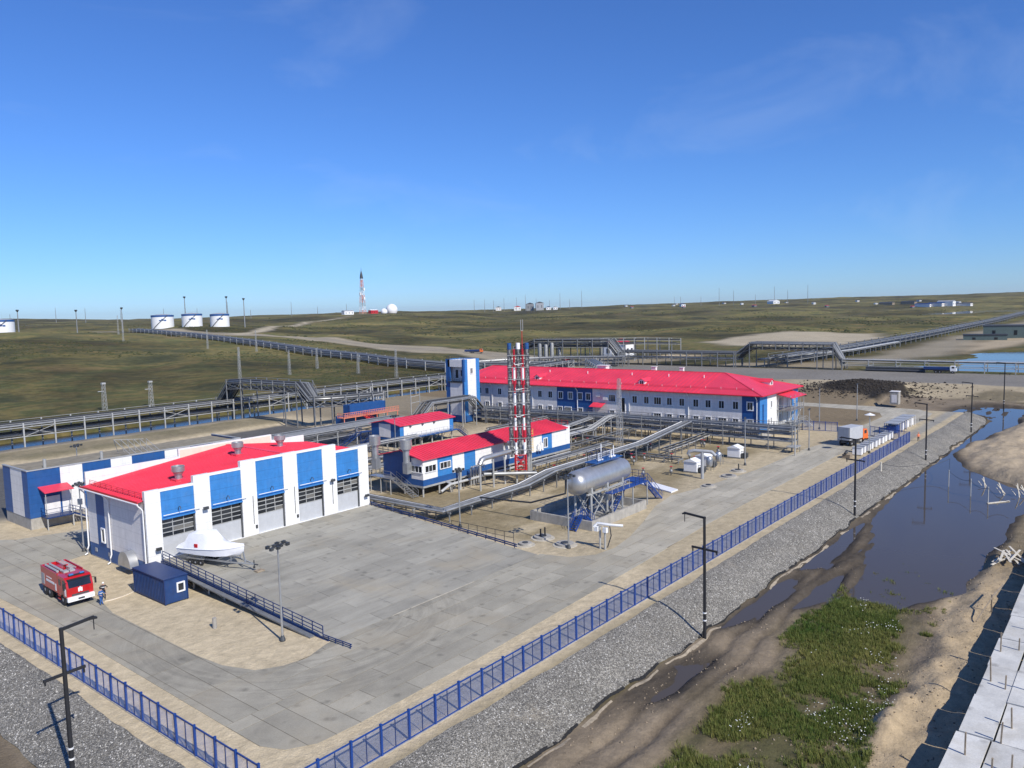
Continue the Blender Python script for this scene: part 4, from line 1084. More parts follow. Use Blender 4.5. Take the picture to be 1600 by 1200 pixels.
# ------------------------------------------------------------------ blue site container beside the ramp
t = thing('site_cabin', 'dark blue steel cabin with small white window beside the ramp', 'cabin', (37.5, 78.8, 0))
part(t, 'body', MB().box(36.35, 38.7, 75.5, 82.0, .12, 2.62), 'cabin')
r = MB().box(36.25, 38.8, 75.4, 82.1, 2.62, 2.72)
part(t, 'roof', r, 'bluesteel')
ri = MB()
for k in range(1, 20): y = 75.5 + k * .325; ri.box(36.31, 36.35, y - .05, y + .05, .3, 2.5)
part(t, 'corrugation', ri, 'cabin')
for x, y in ((36.3, 75.45), (36.3, 81.95), (38.65, 75.45), (38.65, 81.95)): part(t, 'corner_post', MB().box(x, x + .12, y, y + .12, .1, 2.64), 'bluesteel')
part(t, 'skid', MB().box(36.45, 36.65, 75.6, 81.9, 0, .12).box(38.35, 38.55, 75.6, 81.9, 0, .12), 'dsteel')
window(t, 'X', 75.5, -1, 38.0, 1.55, .6, .75, 1, tw=.13)

# ------------------------------------------------------------------ flat-roofed block behind the garage
t = thing('utility_block', 'flat roofed blue and white block with red porch canopy behind the garage', 'building', (55, 124, 0))
x0, x1, y0, y1 = 39.4, 72.0, 119.0, 128.2
part(t, 'foundation', MB().box(x0 + .05, x1, y0 + .05, y1, -.3, 1.6), 'conc')
part(t, 'wall', MB().box(x0 + .1, x1 - .1, y0 + .1, y1 - .1, 1.55, 7.9), 'white')
segs = [(39.4, 43.6, 'navy'), (43.6, 46.6, 'white'), (46.6, 50.6, 'navy'), (50.6, 53.7, 'white'), (53.7, 58.8, 'navy'), (58.8, 63, 'white'), (63, 67, 'navy'), (67, 72, 'white')]
stripes(t, 'X', y0 + .1, segs, 1.6, 8.2, -1)
stripes(t, 'Y', x0 + .1, [(119.0, 121.0, 'navy'), (121.0, 125.3, 'greywall'), (125.3, 128.2, 'navy')], 1.6, 8.2, -1)
part(t, 'roof', MB().box(x0 + .2, x1 - .2, y0 + .2, y1 - .2, 7.75, 7.95), 'roofgravel')
for b_ in ((x0 - .08, x1, y0 - .08, y0 + .25), (x0 - .08, x0 + .25, y0 + .25, y1), (x1 - .25, x1, y0 + .25, y1 - .25)):
    part(t, 'coping', MB().box(*b_, 8.2, 8.32), 'lsteel')
stripes(t, 'Y', x1 - .1, [(119.1, 128.2, 'navy')], 1.6, 8.2, 1)
cn = MB().hexa([(40.6, 116.7, 5.2), (44.4, 116.7, 5.2), (44.4, 119.0, 5.7), (40.6, 119.0, 5.7)], [(40.6, 116.7, 5.3), (44.4, 116.7, 5.3), (44.4, 119.0, 5.85), (40.6, 119.0, 5.85)])
part(t, 'canopy', cn, 'red')
part(t, 'porch_floor', MB().box(40.7, 44.2, 116.8, 118.9, 1.6, 1.78), 'bluesteel')
part(t, 'door', MB().box(41.3, 43.3, 118.86, 118.98, 1.8, 4.3), 'greywall')
for x in (40.8, 44.1): part(t, 'porch_post', MB().bar((x, 116.9, -.1), (x, 116.9, 1.6), .14), 'lsteel'); part(t, 'canopy_post', MB().bar((x, 117.0, 1.78), (x, 117.0, 5.2), .09), 'lsteel')
railing(t, [(40.75, 118.9, 1.78), (40.75, 116.85, 1.78), (44.15, 116.85, 1.78)])
stairs(t, (47.6, 117.7, .05), (44.2, 117.7, 1.78), 1.3, 9)
for x, y in ((42.6, 121.5), (50.2, 121.0)): part(t, 'roof_stub_vent', MB().tube((x, y, 7.9), (x, y, 9.2), .22, n=10), 'lsteel')
fr = MB()
for k in range(6): x = 54.0 + k * .9; fr.bar((x, 120, 8.2), (x - .6 + k * .1, 124, 10.2 - .1 * k), .06); fr.bar((x - .6 + k * .1, 124, 10.2 - .1 * k), (x, 124.1, 8.0), .05)
fr.bar((53.4, 124, 10.2), (58, 124, 9.7), .06); fr.bar((54, 120, 8.2), (58.5, 120, 8.2), .06)
part(t, 'roof_frame', fr, 'lsteel')

# ------------------------------------------------------------------ boiler house on piles
t = thing('boiler_house', 'long blue and white boiler house on piles with red gable roof', 'building', (103, 91, 0))
x0, x1, y0, y1 = 83.2, 122.5, 86.8, 95.9
piles(t, np.linspace(x0 + .2, x1 - .3, 12), (y0 + .3, 91.3, y1 - .3), 1.55, .14, 'lsteel')
part(t, 'base_frame', MB().box(x0 - .05, x1 + .05, y0 - .05, y1 + .05, 1.45, 1.75), 'lsteel')
part(t, 'wall', MB().box(x0 + .1, x1 - .1, y0 + .1, y1 - .1, 1.7, 6.0), 'white')
stripes(t, 'X', y0 + .1, [(83.2, 86.4, 'white'), (86.4, 89.8, 'blue'), (89.8, 92.6, 'white'), (92.6, 95.3, 'blue'), (95.3, 100, 'white'), (100, 103, 'greywall'), (103, 113.6, 'white'), (113.6, 116.7, 'blue'), (116.7, 122.5, 'white')], 2.72, 6.0, -1)
stripes(t, 'X', y0 + .1, [(x0, 90, 'navy'), (90, 97, 'navy'), (97, 104, 'navy'), (104, 111, 'navy'), (111, x1, 'navy')], 1.76, 2.70, -1, 'plinth_panel', .12)
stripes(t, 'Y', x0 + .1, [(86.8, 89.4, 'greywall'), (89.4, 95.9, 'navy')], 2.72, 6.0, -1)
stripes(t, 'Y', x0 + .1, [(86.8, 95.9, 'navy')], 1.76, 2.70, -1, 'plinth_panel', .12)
stripes(t, 'Y', x1 - .1, [(86.8, 95.9, 'white')], 1.76, 6.0, 1)
for c, n_ in ((84.8, 3), (88.1, 3)): window(t, 'X', y0, -1, c, 4.35, 2.3, .95, n_, tw=.10)
window(t, 'Y', x0, -1, 88.1, 4.35, 2.3, .95, 3, tw=.10)
window(t, 'X', y0, -1, 114.6, 4.0, 1.0, 1.6, 2)
ym = 91.4
roof_plane(t, 'roof_slope', [(x0 - .5, y0 - .5, 6.0), (x1 - 1.2, y0 - .5, 6.0), (x1 - 1.2, ym, 7.15), (x0 - .5, ym, 7.15)], .16, 'red', 60)
roof_plane(t, 'roof_slope', [(x1 - 1.2, y1 + .5, 6.0), (x0 - .5, y1 + .5, 6.0), (x0 - .5, ym + .01, 7.15), (x1 - 1.2, ym + .01, 7.15)], .16, 'red')
part(t, 'ridge_cap', MB().bar((x0 - .5, ym, 7.18), (x1 - 1.2, ym, 7.18), .4, .06), 'red')
part(t, 'gable_wall', MB().extrude([(y0 + .1, 5.95), (y1 - .1, 5.95), (ym, 7.0)], 'X', x0 + .06, x0 + .2), 'navy')
part(t, 'end_parapet', MB().box(x1 - 1.2, x1 + .02, y0 - .0, y1, 6.0, 6.15), 'white')
railing(t, [(x1 - .2, y0 + .3, 6.1), (x1 - .2, y1 - .3, 6.1)], 'redpaint', 1.0)
for y in (96.9, 89.6):
    zc = 7.0
    o = part(t, 'vent_duct', MB().box(x0 - 1.15, x0 - .1, y - .5, y + .5, 3.6, 5.4).tube((x0 - .75, y, 5.2), (x0 - .75, y, 7.2), .52, n=16), 'galv', True)
    part(o, 'cowl', MB().lathe((x0 - .75, y, 7.2), [(.62, 0), (.62, .25), (.9, .3), (.92, 1.75), (.84, 1.8), (.84, 1.6)], 20), 'stain', True)
part(t, 'landing', MB().box(x0 - 1.6, x0 - .1, 92.5, 97.6, 2.5, 2.6), 'galv')
stairs(t, (x0 - .9, 87.6, .1), (x0 - .9, 92.5, 2.55), 1.1, 11, 'galv')
railing(t, [(x0 - 1.55, 92.5, 2.6), (x0 - 1.55, 97.6, 2.6), (x0 - .2, 97.6, 2.6)], 'galv')
for y in (92.7, 95, 97.4): part(t, 'landing_post', MB().bar((x0 - 1.5, y, -.1), (x0 - 1.5, y, 2.5), .12), 'lsteel')
# ladder frame in yellow and small white vents on the near wall
yl = MB()
for x in (109.2, 110.4): yl.bar((x, y0 - .4, 3.0), (x, y0 - .4, 7.2), .09)
for k in range(8): z = 3.3 + k * .5; yl.bar((109.2, y0 - .4, z), (110.4, y0 - .4, z), .06)
part(t, 'ladder', yl, 'yellow')
for x in (108.2, 111.9, 112.7): part(t, 'wall_vent', MB().path([(x, y0 - .1, 3.0), (x, y0 - .8, 3.0), (x, y0 - .8, 4.3), (x + .3, y0 - .8, 4.6)], .14, 8), 'white2', True)
for k in range(5):
    x = 93.0 + k * .62
    part(t, 'gooseneck_vent', MB().path([(x, y0 - 1.0, .2), (x, y0 - 1.0, 2.9), (x, y0 - 1.2, 3.3), (x, y0 - 1.6, 3.3), (x, y0 - 1.8, 2.8)], .16, 8), 'galv', True)
for x, z in ((88.2, 1.0), (90.5, 2.6)): part(t, 'drain_pipe', MB().path([(x, y0 - .1, z + .6), (x, y0 - .9, z + .5), (x, y0 - .9, 0)], .2, 8), 'lsteel', True)
part(t, 'header_pipe', MB().path([(86, y0 - 1.0, .5), (88, y0 - 1.1, 1.3), (103, y0 - 1.1, 1.3), (121, y0 - 1.1, 1.3)], .22, 10), 'lsteel', True)
for k in range(13): x = 88.5 + k * 2.6; part(t, 'pipe_post', MB().bar((x, y0 - 1.1, -.1), (x, y0 - 1.1, 1.15), .10), 'steel')

# ------------------------------------------------------------------ smaller red-roofed module behind it
t = thing('equipment_module', 'smaller blue and white module with ribbed red roof behind the boiler house', 'building', (119, 127, 0))
x0, x1, y0, y1 = 111.0, 127.2, 122.3, 131.4
piles(t, np.linspace(x0 + .3, x1 - .3, 6), (y0 + .3, 126.8, y1 - .3), 2.0, .14, 'lsteel')
part(t, 'base_frame', MB().box(x0 + .05, x1 - .05, y0 + .05, y1 - .05, 1.7, 2.2), 'navy')
part(t, 'wall', MB().box(x0 + .1, x1 - .1, y0 + .1, y1 - .1, 2.15, 5.0), 'white')
stripes(t, 'X', y0 + .1, [(111.0, 112.1, 'blue'), (112.1, 124.4, 'white'), (124.4, 126.0, 'white'), (126.0, 127.2, 'blue')], 2.2, 5.05, -1)
stripes(t, 'Y', x0 + .1, [(122.3, 125.2, 'navy'), (125.2, 128.9, 'greywall'), (128.9, 131.4, 'navy')], 2.2, 5.05, -1)
ym = 126.9
roof_plane(t, 'roof_slope', [(x0 - .4, y0 - .4, 5.0), (x1 + .4, y0 - .4, 5.0), (x1 + .4, ym, 5.9), (x0 - .4, ym, 5.9)], .14, 'red', 12)
roof_plane(t, 'roof_slope', [(x1 + .4, y1 + .4, 5.0), (x0 - .4, y1 + .4, 5.0), (x0 - .4, ym + .01, 5.9), (x1 + .4, ym + .01, 5.9)], .14, 'red', 12)
part(t, 'gable_wall', MB().extrude([(y0 + .1, 5.0), (y1 - .1, 5.0), (ym, 5.8)], 'X', x0 + .06, x0 + .2), 'navy')
part(t, 'catwalk', MB().box(x0 + 1.2, x1 + .8, y0 - 1.1, y0 - .05, 2.05, 2.15), 'navy')
railing(t, [(x0 + 1.2, y0 - 1.05, 2.15), (x1 - 1.5, y0 - 1.05, 2.15)], 'lsteel', 1.1, 1.3)
stairs(t, (x1 + 3.6, y0 - .6, .1), (x1 + .8, y0 - .6, 2.1), 1.0, 9)
for k in range(7): part(t, 'catwalk_bracket', MB().bar((x0 + 1.6 + k * 2.2, y0, .9), (x0 + 1.6 + k * 2.2, y0 - 1.0, 2.0), .08), 'steel')
for x in (113.9, 117.5, 121.0): part(t, 'wall_lamp', MB().box(x - .2, x + .2, y0 - .35, y0 - .02, 4.4, 4.6), 'dsteel')
stairs(t, (x0 - 4.6, 130.5, .2), (x0 - .6, 130.5, 2.2), 1.2, 10)

# ------------------------------------------------------------------ training tower
t = thing('training_tower', 'tall square blue and white training tower at the end of the dormitory', 'tower', (149.5, 139.8, 0))
x0, x1, y0, y1, zt = 146.6, 152.6, 136.6, 143.0, 16.4
piles(t, (x0 + .4, x1 - .4), (y0 + .4, y1 - .4), 1.8, .2, 'lsteel')
part(t, 'base', MB().box(x0 - .02, x1 + .02, y0 - .02, y1 + .02, 0.2, 1.9), 'navy')
part(t, 'wall', MB().box(x0 + .12, x1 - .12, y0 + .12, y1 - .12, 1.8, 10.6), 'greywall')
part(t, 'core', MB().box(x0 + 1.3, x1 - .12, y0 + .12, y1 - .12, 10.6, 15.7), 'greywall')
part(t, 'top_slab', MB().box(x0 + .12, x1 - .12, y0 + .12, y1 - .12, 15.7, 16.1), 'greywall')
part(t, 'lintel', MB().box(x0 + .02, x0 + .3, y0 + .7, y1 - .7, 14.4, 16.2), 'greywall')
stripes(t, 'Y', x0 + .12, [(y0, 137.3, 'navy'), (137.3, 141.6, 'greywall'), (141.6, y1, 'navy')], 1.9, 10.6, -1)
for a_, b_ in ((y0, 137.3), (141.6, y1)): part(t, 'corner_panel', MB().box(x0 + .02, x0 + .5, a_, b_, 10.61, 16.4), 'navy')
stripes(t, 'X', y0 + .12, [(x0, 148.0, 'blue'), (148.0, 151.2, 'white'), (151.2, x1, 'blue')], 1.9, 16.35, -1)
stripes(t, 'X', y1 - .12, [(x0, x1, 'blue')], 1.9, 16.35, 1); stripes(t, 'Y', x1 - .12, [(y0, y1, 'blue')], 1.9, 16.35, 1)
part(t, 'balcony_floor', MB().box(x0 - .35, x0 + 1.3, 137.2, 142.0, 10.35, 10.6), 'dsteel')
railing(t, [(x0 - .3, 137.25, 10.6), (x0 - .3, 141.95, 10.6)], 'dsteel', 1.0, .8)
window(t, 'Y', x0 + 1.3, -1, 138.3, 12.7, 1.1, 1.6, 2); window(t, 'Y', x0 + 1.3, -1, 140.2, 12.5, 1.1, 2.2, 1)
window(t, 'X', y0, -1, 149.4, 13.3, .8, 1.3, 2)
railing(t, [(x0 + .2, y0 + .2, 16.1), (x0 + .2, y1 - .2, 16.1), (x1 - .2, y1 - .2, 16.1)], 'dsteel', 1.0, 1.0)

# ------------------------------------------------------------------ dormitory
t = thing('dormitory', 'long two storey grey and blue dormitory with red hipped roof', 'building', (170, 110, 0))
x0, x1, y0, y1 = 158.7, 181.2, 63.7, 151.5
ze = 9.45
part(t, 'skirt', MB().box(x0 + .3, x1 - .3, y0 + .3, y1 - .3, -.2, 1.45), 'steel')
sl_ = MB()
for k in range(190): y = y0 + .4 + k * .45; sl_.box(x0 + .18, x0 + .3, y, y + .22, 0, 1.42)
o = part(t, 'skirt_slats', sl_, 'lsteel'); o['kind'] = 'stuff'
part(t, 'wall', MB().box(x0 + .1, x1 - .1, y0 + .1, y1 - .1, 1.4, ze), 'greywall')
ys = [63.7, 67.6, 74, 80, 86, 92, 99, 105.5, 116.2, 122, 128, 135, 142, 151.5]
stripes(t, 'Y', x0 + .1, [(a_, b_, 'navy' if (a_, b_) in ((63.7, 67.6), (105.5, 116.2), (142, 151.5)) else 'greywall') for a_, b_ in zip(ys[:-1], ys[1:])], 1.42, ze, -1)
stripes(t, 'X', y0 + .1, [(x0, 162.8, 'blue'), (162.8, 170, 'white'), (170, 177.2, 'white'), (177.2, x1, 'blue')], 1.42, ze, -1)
part(t, 'end_foundation', MB().box(x0 + 1.2, 165.2, y0 - .02, y0 + .29, -.2, 1.40), 'conc')
for y in (65.8, 69.0, 72.2, 75.3, 78.2, 81.6, 84.7, 87.7, 90.6, 93.7, 99.9, 106.7, 109.1, 112.0, 115.0, 118.2, 121.5, 125.0, 128.0, 131.5, 135.0, 139.5, 142.1, 146):
    wide = y in (87.7, 99.9); window(t, 'Y', x0, -1, y, 7.1, 1.75 if wide else 1.15, 1.55, 3 if wide else 2, tw=.2)
for y in (65.8, 69.0, 72.0, 75.3, 78.2, 81.6, 84.7, 87.8, 99.9, 109.1, 112.8, 115.2, 118.4, 121.5, 128.0, 131.5, 135, 139.5):
    wide = y in (72.0, 87.8, 112.8); window(t, 'Y', x0, -1, y, 3.35, 1.75 if wide else 1.15, 1.55, 3 if wide else 2, tw=.2)
window(t, 'Y', x0, -1, 96.8, 5.6, .9, 3.4, 1)
for x, z in ((164.9, 7.0), (164.9, 3.4)): window(t, 'X', y0, -1, x, z, .55, 1.35, 1)
window(t, 'X', y0, -1, 163.5, 3.1, .5, 1.5, 1); window(t, 'X', y0, -1, 179.0, 7.0, .6, 2.2, 1); window(t, 'X', y0, -1, 179.0, 3.0, .6, 1.6, 1)
# roof
E_ = .9; zr = 13.0; xm = 169.9; xa, xb, ya, yb = x0 - E_, x1 + E_, y0 - E_, y1 + E_
r1, r2 = 76.3, 146.6
rf = part(t, 'roof', MB().add([(xa, ya, ze), (xb, ya, ze), (xb, yb, ze), (xa, yb, ze), (xm, r1, zr), (xm, r2, zr), (xa, ya, ze - .2), (xb, ya, ze - .2), (xb, yb, ze - .2), (xa, yb, ze - .2)],
     [(0, 4, 5, 3), (1, 2, 5, 4), (0, 1, 4), (2, 3, 5), (6, 7, 1, 0), (7, 8, 2, 1), (8, 9, 3, 2), (9, 6, 0, 3), (9, 8, 7, 6)]), 'redy')
hp_ = MB()
for a_, b_ in (((xa, ya, ze), (xm, r1, zr)), ((xb, ya, ze), (xm, r1, zr)), ((xm, r1, zr), (xm, r2, zr)), ((xm, r2, zr), (xa, yb, ze)), ((xm, r2, zr), (xb, yb, ze))): hp_.bar(Vector(a_) + Vector((0, 0, .03)), Vector(b_) + Vector((0, 0, .03)), .35, .08)
part(rf, 'ridge_cap', hp_, 'redy')
sm_ = MB()
for k in range(1, 62):
    y = r1 + (r2 - r1) * k / 62; sm_.bar((xa, y, ze + .02), (xm, y, zr + .02), .08, .08)
part(rf, 'seam', sm_, 'redy')
def dormer(cx, cy, ax):
    """gabled roof dormer; ax = -X or -Y facing"""
    w_, zb, zp = .8, 10.45, 11.75; o = None
    if ax == 'X':
        L = (zp - ze) / (zr - ze) * (xm - xa) + xa
        o = part(t, 'dormer', MB().extrude([(cy - w_, zb - .6), (cy + w_, zb - .6), (cy + w_, zb + .8), (cy, zp - .05), (cy - w_, zb + .8)], 'X', cx, cx + 3.0), 'white2')
        rr = MB()
        for q in (-1, 1): rr.hexa([(cx - .25, cy, zp), (L + .4, cy, zp), (L - 1.2, cy + q * (w_ + .25), zb + .62), (cx - .25, cy + q * (w_ + .25), zb + .62)], [(cx - .25, cy, zp + .08), (L + .4, cy, zp + .08), (L - 1.2, cy + q * (w_ + .25), zb + .7), (cx - .25, cy + q * (w_ + .25), zb + .7)])
        part(o, 'dormer_roof', rr, 'redy'); 
        for q in (-.25, .25): part(o, 'pane', MB().box(cx - .03, cx + .03, cy + q - .17, cy + q + .17, zb + .05, zb + .75), 'glass')
    else:
        L = (zp - ze) / (zr - ze) * (r1 - ya) + ya
        o = part(t, 'dormer', MB().extrude([(cx - w_, zb - .6), (cx + w_, zb - .6), (cx + w_, zb + .8), (cx, zp - .05), (cx - w_, zb + .8)], 'Y', cy, cy + 3.0), 'white2')
        rr = MB()
        for q in (-1, 1): rr.hexa([(cx, cy - .25, zp), (cx, L + .4, zp), (cx + q * (w_ + .25), L - 1.2, zb + .62), (cx + q * (w_ + .25), cy - .25, zb + .62)], [(cx, cy - .25, zp + .08), (cx, L + .4, zp + .08), (cx + q * (w_ + .25), L - 1.2, zb + .7), (cx + q * (w_ + .25), cy - .25, zb + .7)])
        part(o, 'dormer_roof', rr, 'redy')
        for q in (-.25, .25): part(o, 'pane', MB().box(cx + q - .17, cx + q + .17, cy - .03, cy + .03, zb + .05, zb + .75), 'glass')
dormer(161.4, 124.4, 'X'); dormer(161.4, 93.4, 'X'); dormer(172.2, 66.4, 'Y')
for k in range(24):
    y = 66 + k * 3.6; part(t, 'snow_stop', MB().bar((160.6, y, 10.2), (160.6, y, 10.7), .07), 'white2')
part(t, 'snow_rail', MB().bar((160.3, 66, 10.35), (160.3, 150, 10.35), .05).bar((160.3, 66, 10.55), (160.3, 150, 10.55), .05), 'redpaint')
for y in (80, 89, 99, 112, 124, 136): part(t, 'roof_stub', MB().tube((166.5, y, 11.5), (166.5, y, 12.6), .10, n=8), 'white2')
for y, w_ in ((110.3, 1.3), (95.5, .6), (88, .5)): part(t, 'roof_vent_box', MB().box(171.2 - w_ * .6, 171.2 + w_ * .6, y - w_, y + w_, 12.2, 13.7).box(171.2 - w_ * .8, 171.2 + w_ * .8, y - w_ * 1.2, y + w_ * 1.2, 13.75, 13.87), 'greywall')
part(t, 'gutter', MB().tube((xa - .05, ya, ze - .12), (xa - .05, yb, ze - .12), .1, n=8), 'redpaint')
part(t, 'gutter', MB().tube((xa, ya - .05, ze - .12), (xb, ya - .05, ze - .12), .1, n=8), 'redpaint')
for y in (64.3, 80.0, 95.2, 109.9, 123.9, 137.7): part(t, 'downpipe', MB().path([(xa - .05, y, ze - .2), (x0 - .12, y, ze - 1.0), (x0 - .12, y, 1.6)], .09, 8), 'white2', True)
part(t, 'entrance_canopy', MB().hexa([(156.6, 101.8, 4.9), (156.6, 105.2, 4.9), (158.6, 105.2, 5.7), (158.6, 101.8, 5.7)], [(156.6, 101.8, 5.0), (156.6, 105.2, 5.0), (158.6, 105.2, 5.85), (158.6, 101.8, 5.85)]), 'red')
for y in (103.6, 101.6): part(t, 'air_conditioner', MB().box(x0 - .55, x0 - .05, y - .6, y + .6, 7.3 if y > 102 else 6.6, 8.0 if y > 102 else 7.3), 'greywall')
# escape stair on the end wall
yb_ = y0 - 3.0
for x in (168.3, 171.0, 174.0, 176.4):
    for y in (y0 - .3, yb_): part(t, 'stair_column', MB().bar((x, y, -.1), (x, y, 8.6 if x > 171.5 or y > 62 else 8.6), .14), 'lsteel')
for z, a_, b_ in ((5.3, 168.2, 176.5), (1.9, 167.6, 178.6)):
    part(t, 'landing', MB().box(a_, b_, yb_ - .1, y0 - .02, z - .12, z), 'steel')
    railing(t, [(a_, y0 - .2, z), (a_, yb_, z), (b_, yb_, z), (b_, y0 - .2, z)], 'lsteel', 1.1, 1.2)
part(t, 'stair_canopy', MB().hexa([(167.9, yb_ - .5, 8.05), (176.9, yb_ - .5, 8.05), (176.9, y0 - .05, 8.75), (167.9, y0 - .05, 8.75)], [(167.9, yb_ - .5, 8.15), (176.9, yb_ - .5, 8.15), (176.9, y0 - .05, 8.9), (167.9, y0 - .05, 8.9)]), 'red')
stairs(t, (171.3, yb_ + .8, 1.95), (175.6, yb_ + .8, 5.25), 1.2, 12, 'lsteel'); stairs(t, (182.6, yb_ + .6, .1), (178.6, yb_ + .6, 1.9), 1.3, 8, 'lsteel')
part(t, 'door', MB().box(169.4, 170.8, y0 - .09, y0 - .02, 5.35, 7.7), 'grey'); part(t, 'door', MB().box(169.4, 170.8, y0 - .09, y0 - .02, 1.95, 4.2), 'grey')
part(t, 'wall_cabinet', MB().box(160.2, 160.6, y0 - .16, y0 - .02, 2.6, 7.4), 'navy')
# ------------------------------------------------------------------ pipe racks
def lateral(pts):
    out = []
    for i in range(len(pts)):
        a_ = Vector(pts[max(i - 1, 0)]); b_ = Vector(pts[min(i + 1, len(pts) - 1)]); d = b_ - a_; d.z = 0; d.normalize()
        out.append(Vector((-d.y, d.x, 0)))
    return out
def rack(label, pts, width, pipes, step, lower=None, leg='lsteel', lw=.2, girder='lsteel', rail=None, skip=(), brace=0, name='pipe_rack', ng=8, base=None, hang=None):
    """pts: centre line at beam level; pipes: (offset, lift, radius, material)"""
    P = [Vector(p) for p in pts]; L = lateral(P)
    c = P[len(P) // 2]; t = thing(name, label, 'pipe rack', (c.x, c.y, h1(c.x, c.y)))
    for off, dz, r_, m_ in pipes: part(t, 'pipe', MB().path([p + l * off + Vector((0, 0, dz + r_)) for p, l in zip(P, L)], r_, ng), m_, True)
    for q in (-1, 1):
        part(t, 'girder', MB().path([p + l * q * width / 2 + Vector((0, 0, -.12)) for p, l in zip(P, L)], .10, 4), girder)
        if lower: part(t, 'lower_girder', MB().path([p + l * q * width / 2 + Vector((0, 0, -lower)) for p, l in zip(P, L)], .11, 4), girder)
        if rail: part(t, 'rail', MB().path([p + l * q * width / 2 + Vector((0, 0, rail)) for p, l in zip(P, L)], .05, 4), girder)
    n = 0
    for i in range(len(P) - 1):
        a_, b_ = P[i], P[i + 1]; ln_ = math.hypot(b_.x - a_.x, b_.y - a_.y); d = (b_ - a_); d.z = 0
        if i in skip or ln_ < .5: continue
        d.normalize(); l = Vector((-d.y, d.x, 0)); k = max(1, round(ln_ / step))
        for j in range(k + (1 if i == len(P) - 2 else 0)):
            p = a_.lerp(b_, j / k); m_ = MB()
            for q in (-1, 1):
                f = p + l * q * width / 2; g0 = (h1(f.x, f.y) if base is None else base) - .4
                if hang == i and 1 <= j < k - 1: g0 = p.z - (lower or 1)       # hangs free over the road here
                m_.bar((f.x, f.y, g0), (f.x, f.y, p.z + (rail or 0)), lw)
            m_.bar(p - l * (width / 2 + .25) + Vector((0, 0, -.12)), p + l * (width / 2 + .25) + Vector((0, 0, -.12)), .2, .24)
            if lower: m_.bar(p - l * (width / 2 + .2) + Vector((0, 0, -lower)), p + l * (width / 2 + .2) + Vector((0, 0, -lower)), .16, .2)
            part(t, 'support', m_, leg)
            if brace and n % brace == 0 and j < k:
                q2 = a_.lerp(b_, (j + 1) / k)
                lo = -(lower or 2.0)
                for q in (-1, 1):
                    b1 = MB(); b1.bar(p + l * q * width / 2 + Vector((0, 0, lo)), q2 + l * q * width / 2 + Vector((0, 0, -.2)), .11); b1.bar(p + l * q * width / 2 + Vector((0, 0, -.2)), q2 + l * q * width / 2 + Vector((0, 0, lo)), .11)
                    part(t, 'brace', b1, leg)
            n += 1
    return t
def bundle(w, n, rs, mats, dz=0.0, seed=1):
    rr = random.Random(seed); out = []
    for i in range(n):
        off = -w / 2 + w * (i + .5) / n + rr.uniform(-.08, .08) * w / n; out.append((off, dz + rr.choice((0, 0, 0, .12, .3)), rr.choice(rs) * rr.uniform(.75, 1.0), rr.choice(mats)))
    return out
rack('low rack of silver pipes beside the ramp, turning along the boiler house', [(74.9, 92, 1.35), (75.2, 74.9, 1.35), (93, 74.9, 1.55), (100, 74.9, 2.5), (129, 74.9, 2.8), (147.5, 74.9, 4.5)], 2.6,
     [(-1.12, 0, .17, 'pipe'), (-.62, 0, .10, 'dsteel'), (-.22, 0, .19, 'pipe'), (.32, 0, .16, 'steel'), (.74, 0, .08, 'dsteel'), (1.0, .02, .07, 'white2'), (1.22, 0, .09, 'dsteel')], 4.2, lw=.14, leg='steel', girder='dsteel')
rack('short rack of pipes from the boiler house to the dormitory rack', [(122.8, 93.5, 2.5), (139.5, 93.5, 2.7), (146.5, 93.5, 4.4), (149.3, 93.5, 4.5)], 1.8, bundle(1.7, 5, (.1, .12, .08), ('pipe', 'lsteel', 'dsteel'), seed=4), 4.2, lw=.14)
rack('two level pipe rack running in front of the grey dormitory wall', [(150.8, 136.2, 3.6), (150.8, 118, 3.7), (150.8, 96, 4.1), (150.8, 53.5, 4.2)], 3.0,
     bundle(2.8, 8, (.13, .16, .1), ('pipe', 'dsteel', 'steel', 'dsteel'), seed=5) + bundle(2.6, 6, (.17, .13), ('dsteel', 'steel', 'pipe'), -1.1, seed=65) + bundle(2.6, 6, (.2, .15), ('pipe', 'dsteel', 'steel'), -2.3, seed=6), 4.5, lower=2.3, lw=.16, leg='steel', girder='steel', rail=1.0)
rack('wide rack of parallel pipes behind the garage and the small module', [(72, 139.5, 3.5), (100, 139.3, 3.6), (126.2, 139, 3.8)], 7.0,
     bundle(6.8, 10, (.2, .24, .16), ('pipe', 'steel', 'dsteel', 'pipe'), seed=70) + bundle(6, 4, (.2,), ('dsteel',), -1.3, seed=71), 5.2, lower=1.4, lw=.2, leg='lsteel', girder='steel')
rack('pipe rack climbing over the passage in front of the training tower', [(124.5, 134.2, 3.9), (127.2, 134.2, 4.0), (130.8, 134.2, 7.0), (146.0, 134.2, 7.0), (149.4, 134.2, 3.9)], 4.0,
     bundle(3.8, 9, (.14, .17, .1), ('pipe', 'dsteel', 'steel', 'dsteel'), seed=7) + bundle(2.6, 4, (.14, .1), ('dsteel', 'steel'), -.9, seed=77), 5.0, lw=.18, leg='lsteel', girder='steel')
rack('long trestle of pipes on white legs standing in the flooded channel', [(-30, 205, 4.7), (60, 205, 4.7), (120, 205, 4.7), (125, 205, 4.7), (230, 205, 4.6), (262, 206, 4.2), (300, 214, 4)], 8.0,
     bundle(7.6, 13, (.18, .24, .14, .2), ('pipe', 'steel', 'dsteel', 'dsteel'), seed=8) + bundle(7.0, 7, (.26, .2), ('dsteel', 'steel'), -2.2, seed=88), 6.6, lower=2.3, lw=.30, leg='lsteel', girder='lsteel', brace=5, rail=.9)
